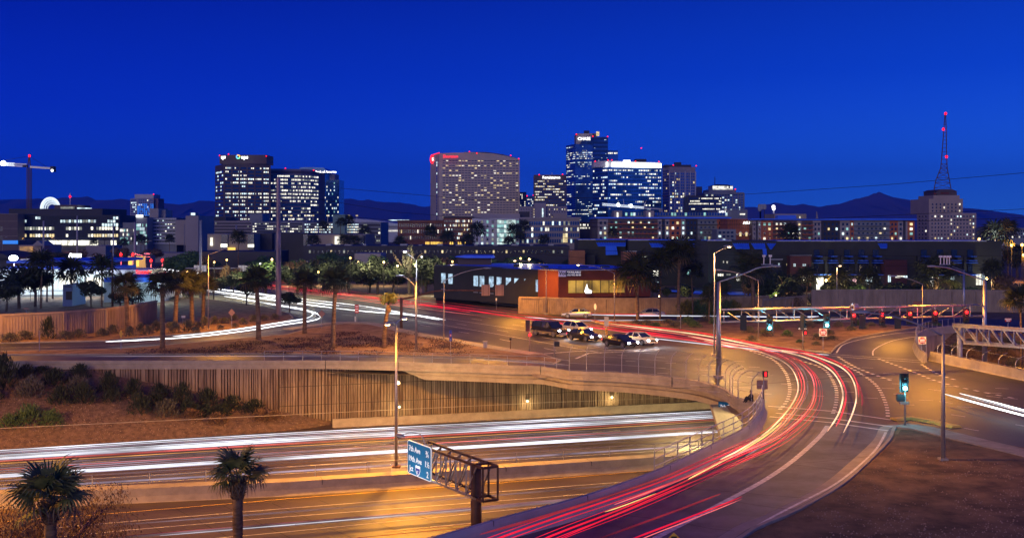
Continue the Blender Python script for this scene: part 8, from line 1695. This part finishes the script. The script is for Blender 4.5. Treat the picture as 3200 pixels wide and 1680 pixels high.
# further trees, villas and small added fill lights of the dark belt behind the wide road
rn = random.Random(77); nm3 = nm+['thirty-one','thirty-two','thirty-three','thirty-four','thirty-five','thirty-six','thirty-seven','thirty-eight','thirty-nine','forty','forty-one','forty-two','forty-three','forty-four']
xs5 = [560+i*27+rn.uniform(-9, 9) for i in range(44)]
for i, x in enumerate(xs5): 
    Yd = rn.choice([235, 270, 310]); tree('leafy tree in the long dark belt behind the wide road, number %s from the left' % nm3[i], x, 700+F*HC/Yd, rn.uniform(60, 120), rn.uniform(60, 100)*(260/Yd), rn.choice(['green', 'dark', 'green', 'rust']), trunkh=.12, rn=rn, group='trees of the dark belt behind the wide road')
for i in range(26):
    x = 580+i*47+rn.uniform(-15, 15); y = rn.uniform(800, 862); Yv = rn.uniform(225, 232); t = thing('fill_lamp', 'tiny added lamp brightening the belt trees, number %s from the left' % nm3[i], 'lamp', (WX(x, Yv), Yv, 0), 'tiny added lamps brightening the belt trees', local=True)
    z = max(1.2, ZZ(y, Yv)); q = MB(); q.tube([(0, 0, 0), (0, 0, z)], .05, 5); q.build('pole', m_dark, t); q = MB(); q.ball((0, 0, z), .2, 8, 6); q.build('lamp_head', rn.choice([e_sodium, e_sign, e_orange]), t, True)
    lamp((WX(x, Yv), Yv-2.5, z+.5), 900, (1, .85, .45))

for i, (x, y) in enumerate(((2360,930),(2425,922),(2495,935),(2540,918),(2610,930),(2668,925),(2735,932),(2800,922),(2850,934),(2935,926),(3005,930),(3060,920),(3130,925),(2060,925),(2120,915))):  # lamps added to warm the trees before the condos
    Yv = 205; t = thing('fill_lamp', 'tiny added lamp brightening the condo shrubs, number %s from the left' % nm3[(i+2) % 15], 'lamp', (WX(x, Yv), Yv, 0), 'tiny added lamps brightening the condo shrubs', local=True); z = max(.6, ZZ(y, Yv))
    q = MB(); q.tube([(0, 0, 0), (0, 0, z)], .04, 5); q.build('pole', m_dark, t); q = MB(); q.ball((0, 0, z), .13, 8, 6); q.build('lamp_head', e_sodium if i % 3 else e_sign, t, True); lamp((WX(x, Yv), Yv-1.5, z+.6), 420, (1, .78, .35))

for i in range(24):
    x = 1790+i*60+rn.uniform(-16, 16); Yd = rn.uniform(205, 225); tree('dark bushy tree in the row before the condos, number %s from the left' % nm3[i], x, 700+F*HC/Yd, rn.uniform(50, 100), rn.uniform(38, 66), rn.choice(['green', 'dark', 'dark', 'rust']), trunkh=.1, rn=rn, group='trees in the row before the condos')
for x0, x1, y, Yv in ((2430, 2738, 751.3, 243), (2738, 3080, 751.8, 243), (1808, 1955, 747.5, 268), (1965, 2175, 748.5, 265), (2213, 2284, 750, 243)):
    t = [o for o in COL.objects if o.get('label', '').startswith('long three-storey' if x0 > 2200 else ('blue-roofed three-storey condo, first' if x0 < 1900 else 'blue-roofed three-storey condo, second'))][0]
    q = MB(); q.box(WX(x0, Yv), Yv, ZZ(y+3, Yv), WX(x1, Yv), Yv+9, ZZ(y, Yv)); q.build('metal_roof', b_skytint, t)

# ---------------------------------------------------------------- dusk haze
q = MB(); q.box(-7500, -150, -9, 7500, 9400, 460); hz = q.build('haze', []); hz['kind'] = 'stuff'; hz['label'] = 'thin blue dusk haze over the whole city and hills'
hm_ = bpy.data.materials.new('haze'); hm_.use_nodes = True; t_ = hm_.node_tree; t_.nodes.clear(); o_ = t_.nodes.new('ShaderNodeOutputMaterial'); v_ = t_.nodes.new('ShaderNodeVolumePrincipled'); v_.inputs['Density'].default_value = 1.1e-4; v_.inputs['Color'].default_value = (.05, .22, 1, 1); v_.inputs['Anisotropy'].default_value = 0
t_.links.new(v_.outputs[0], o_.inputs['Volume']); hz.data.materials.append(hm_)
SC.cycles.volume_bounces = 0; SC.cycles.volume_max_steps = 64
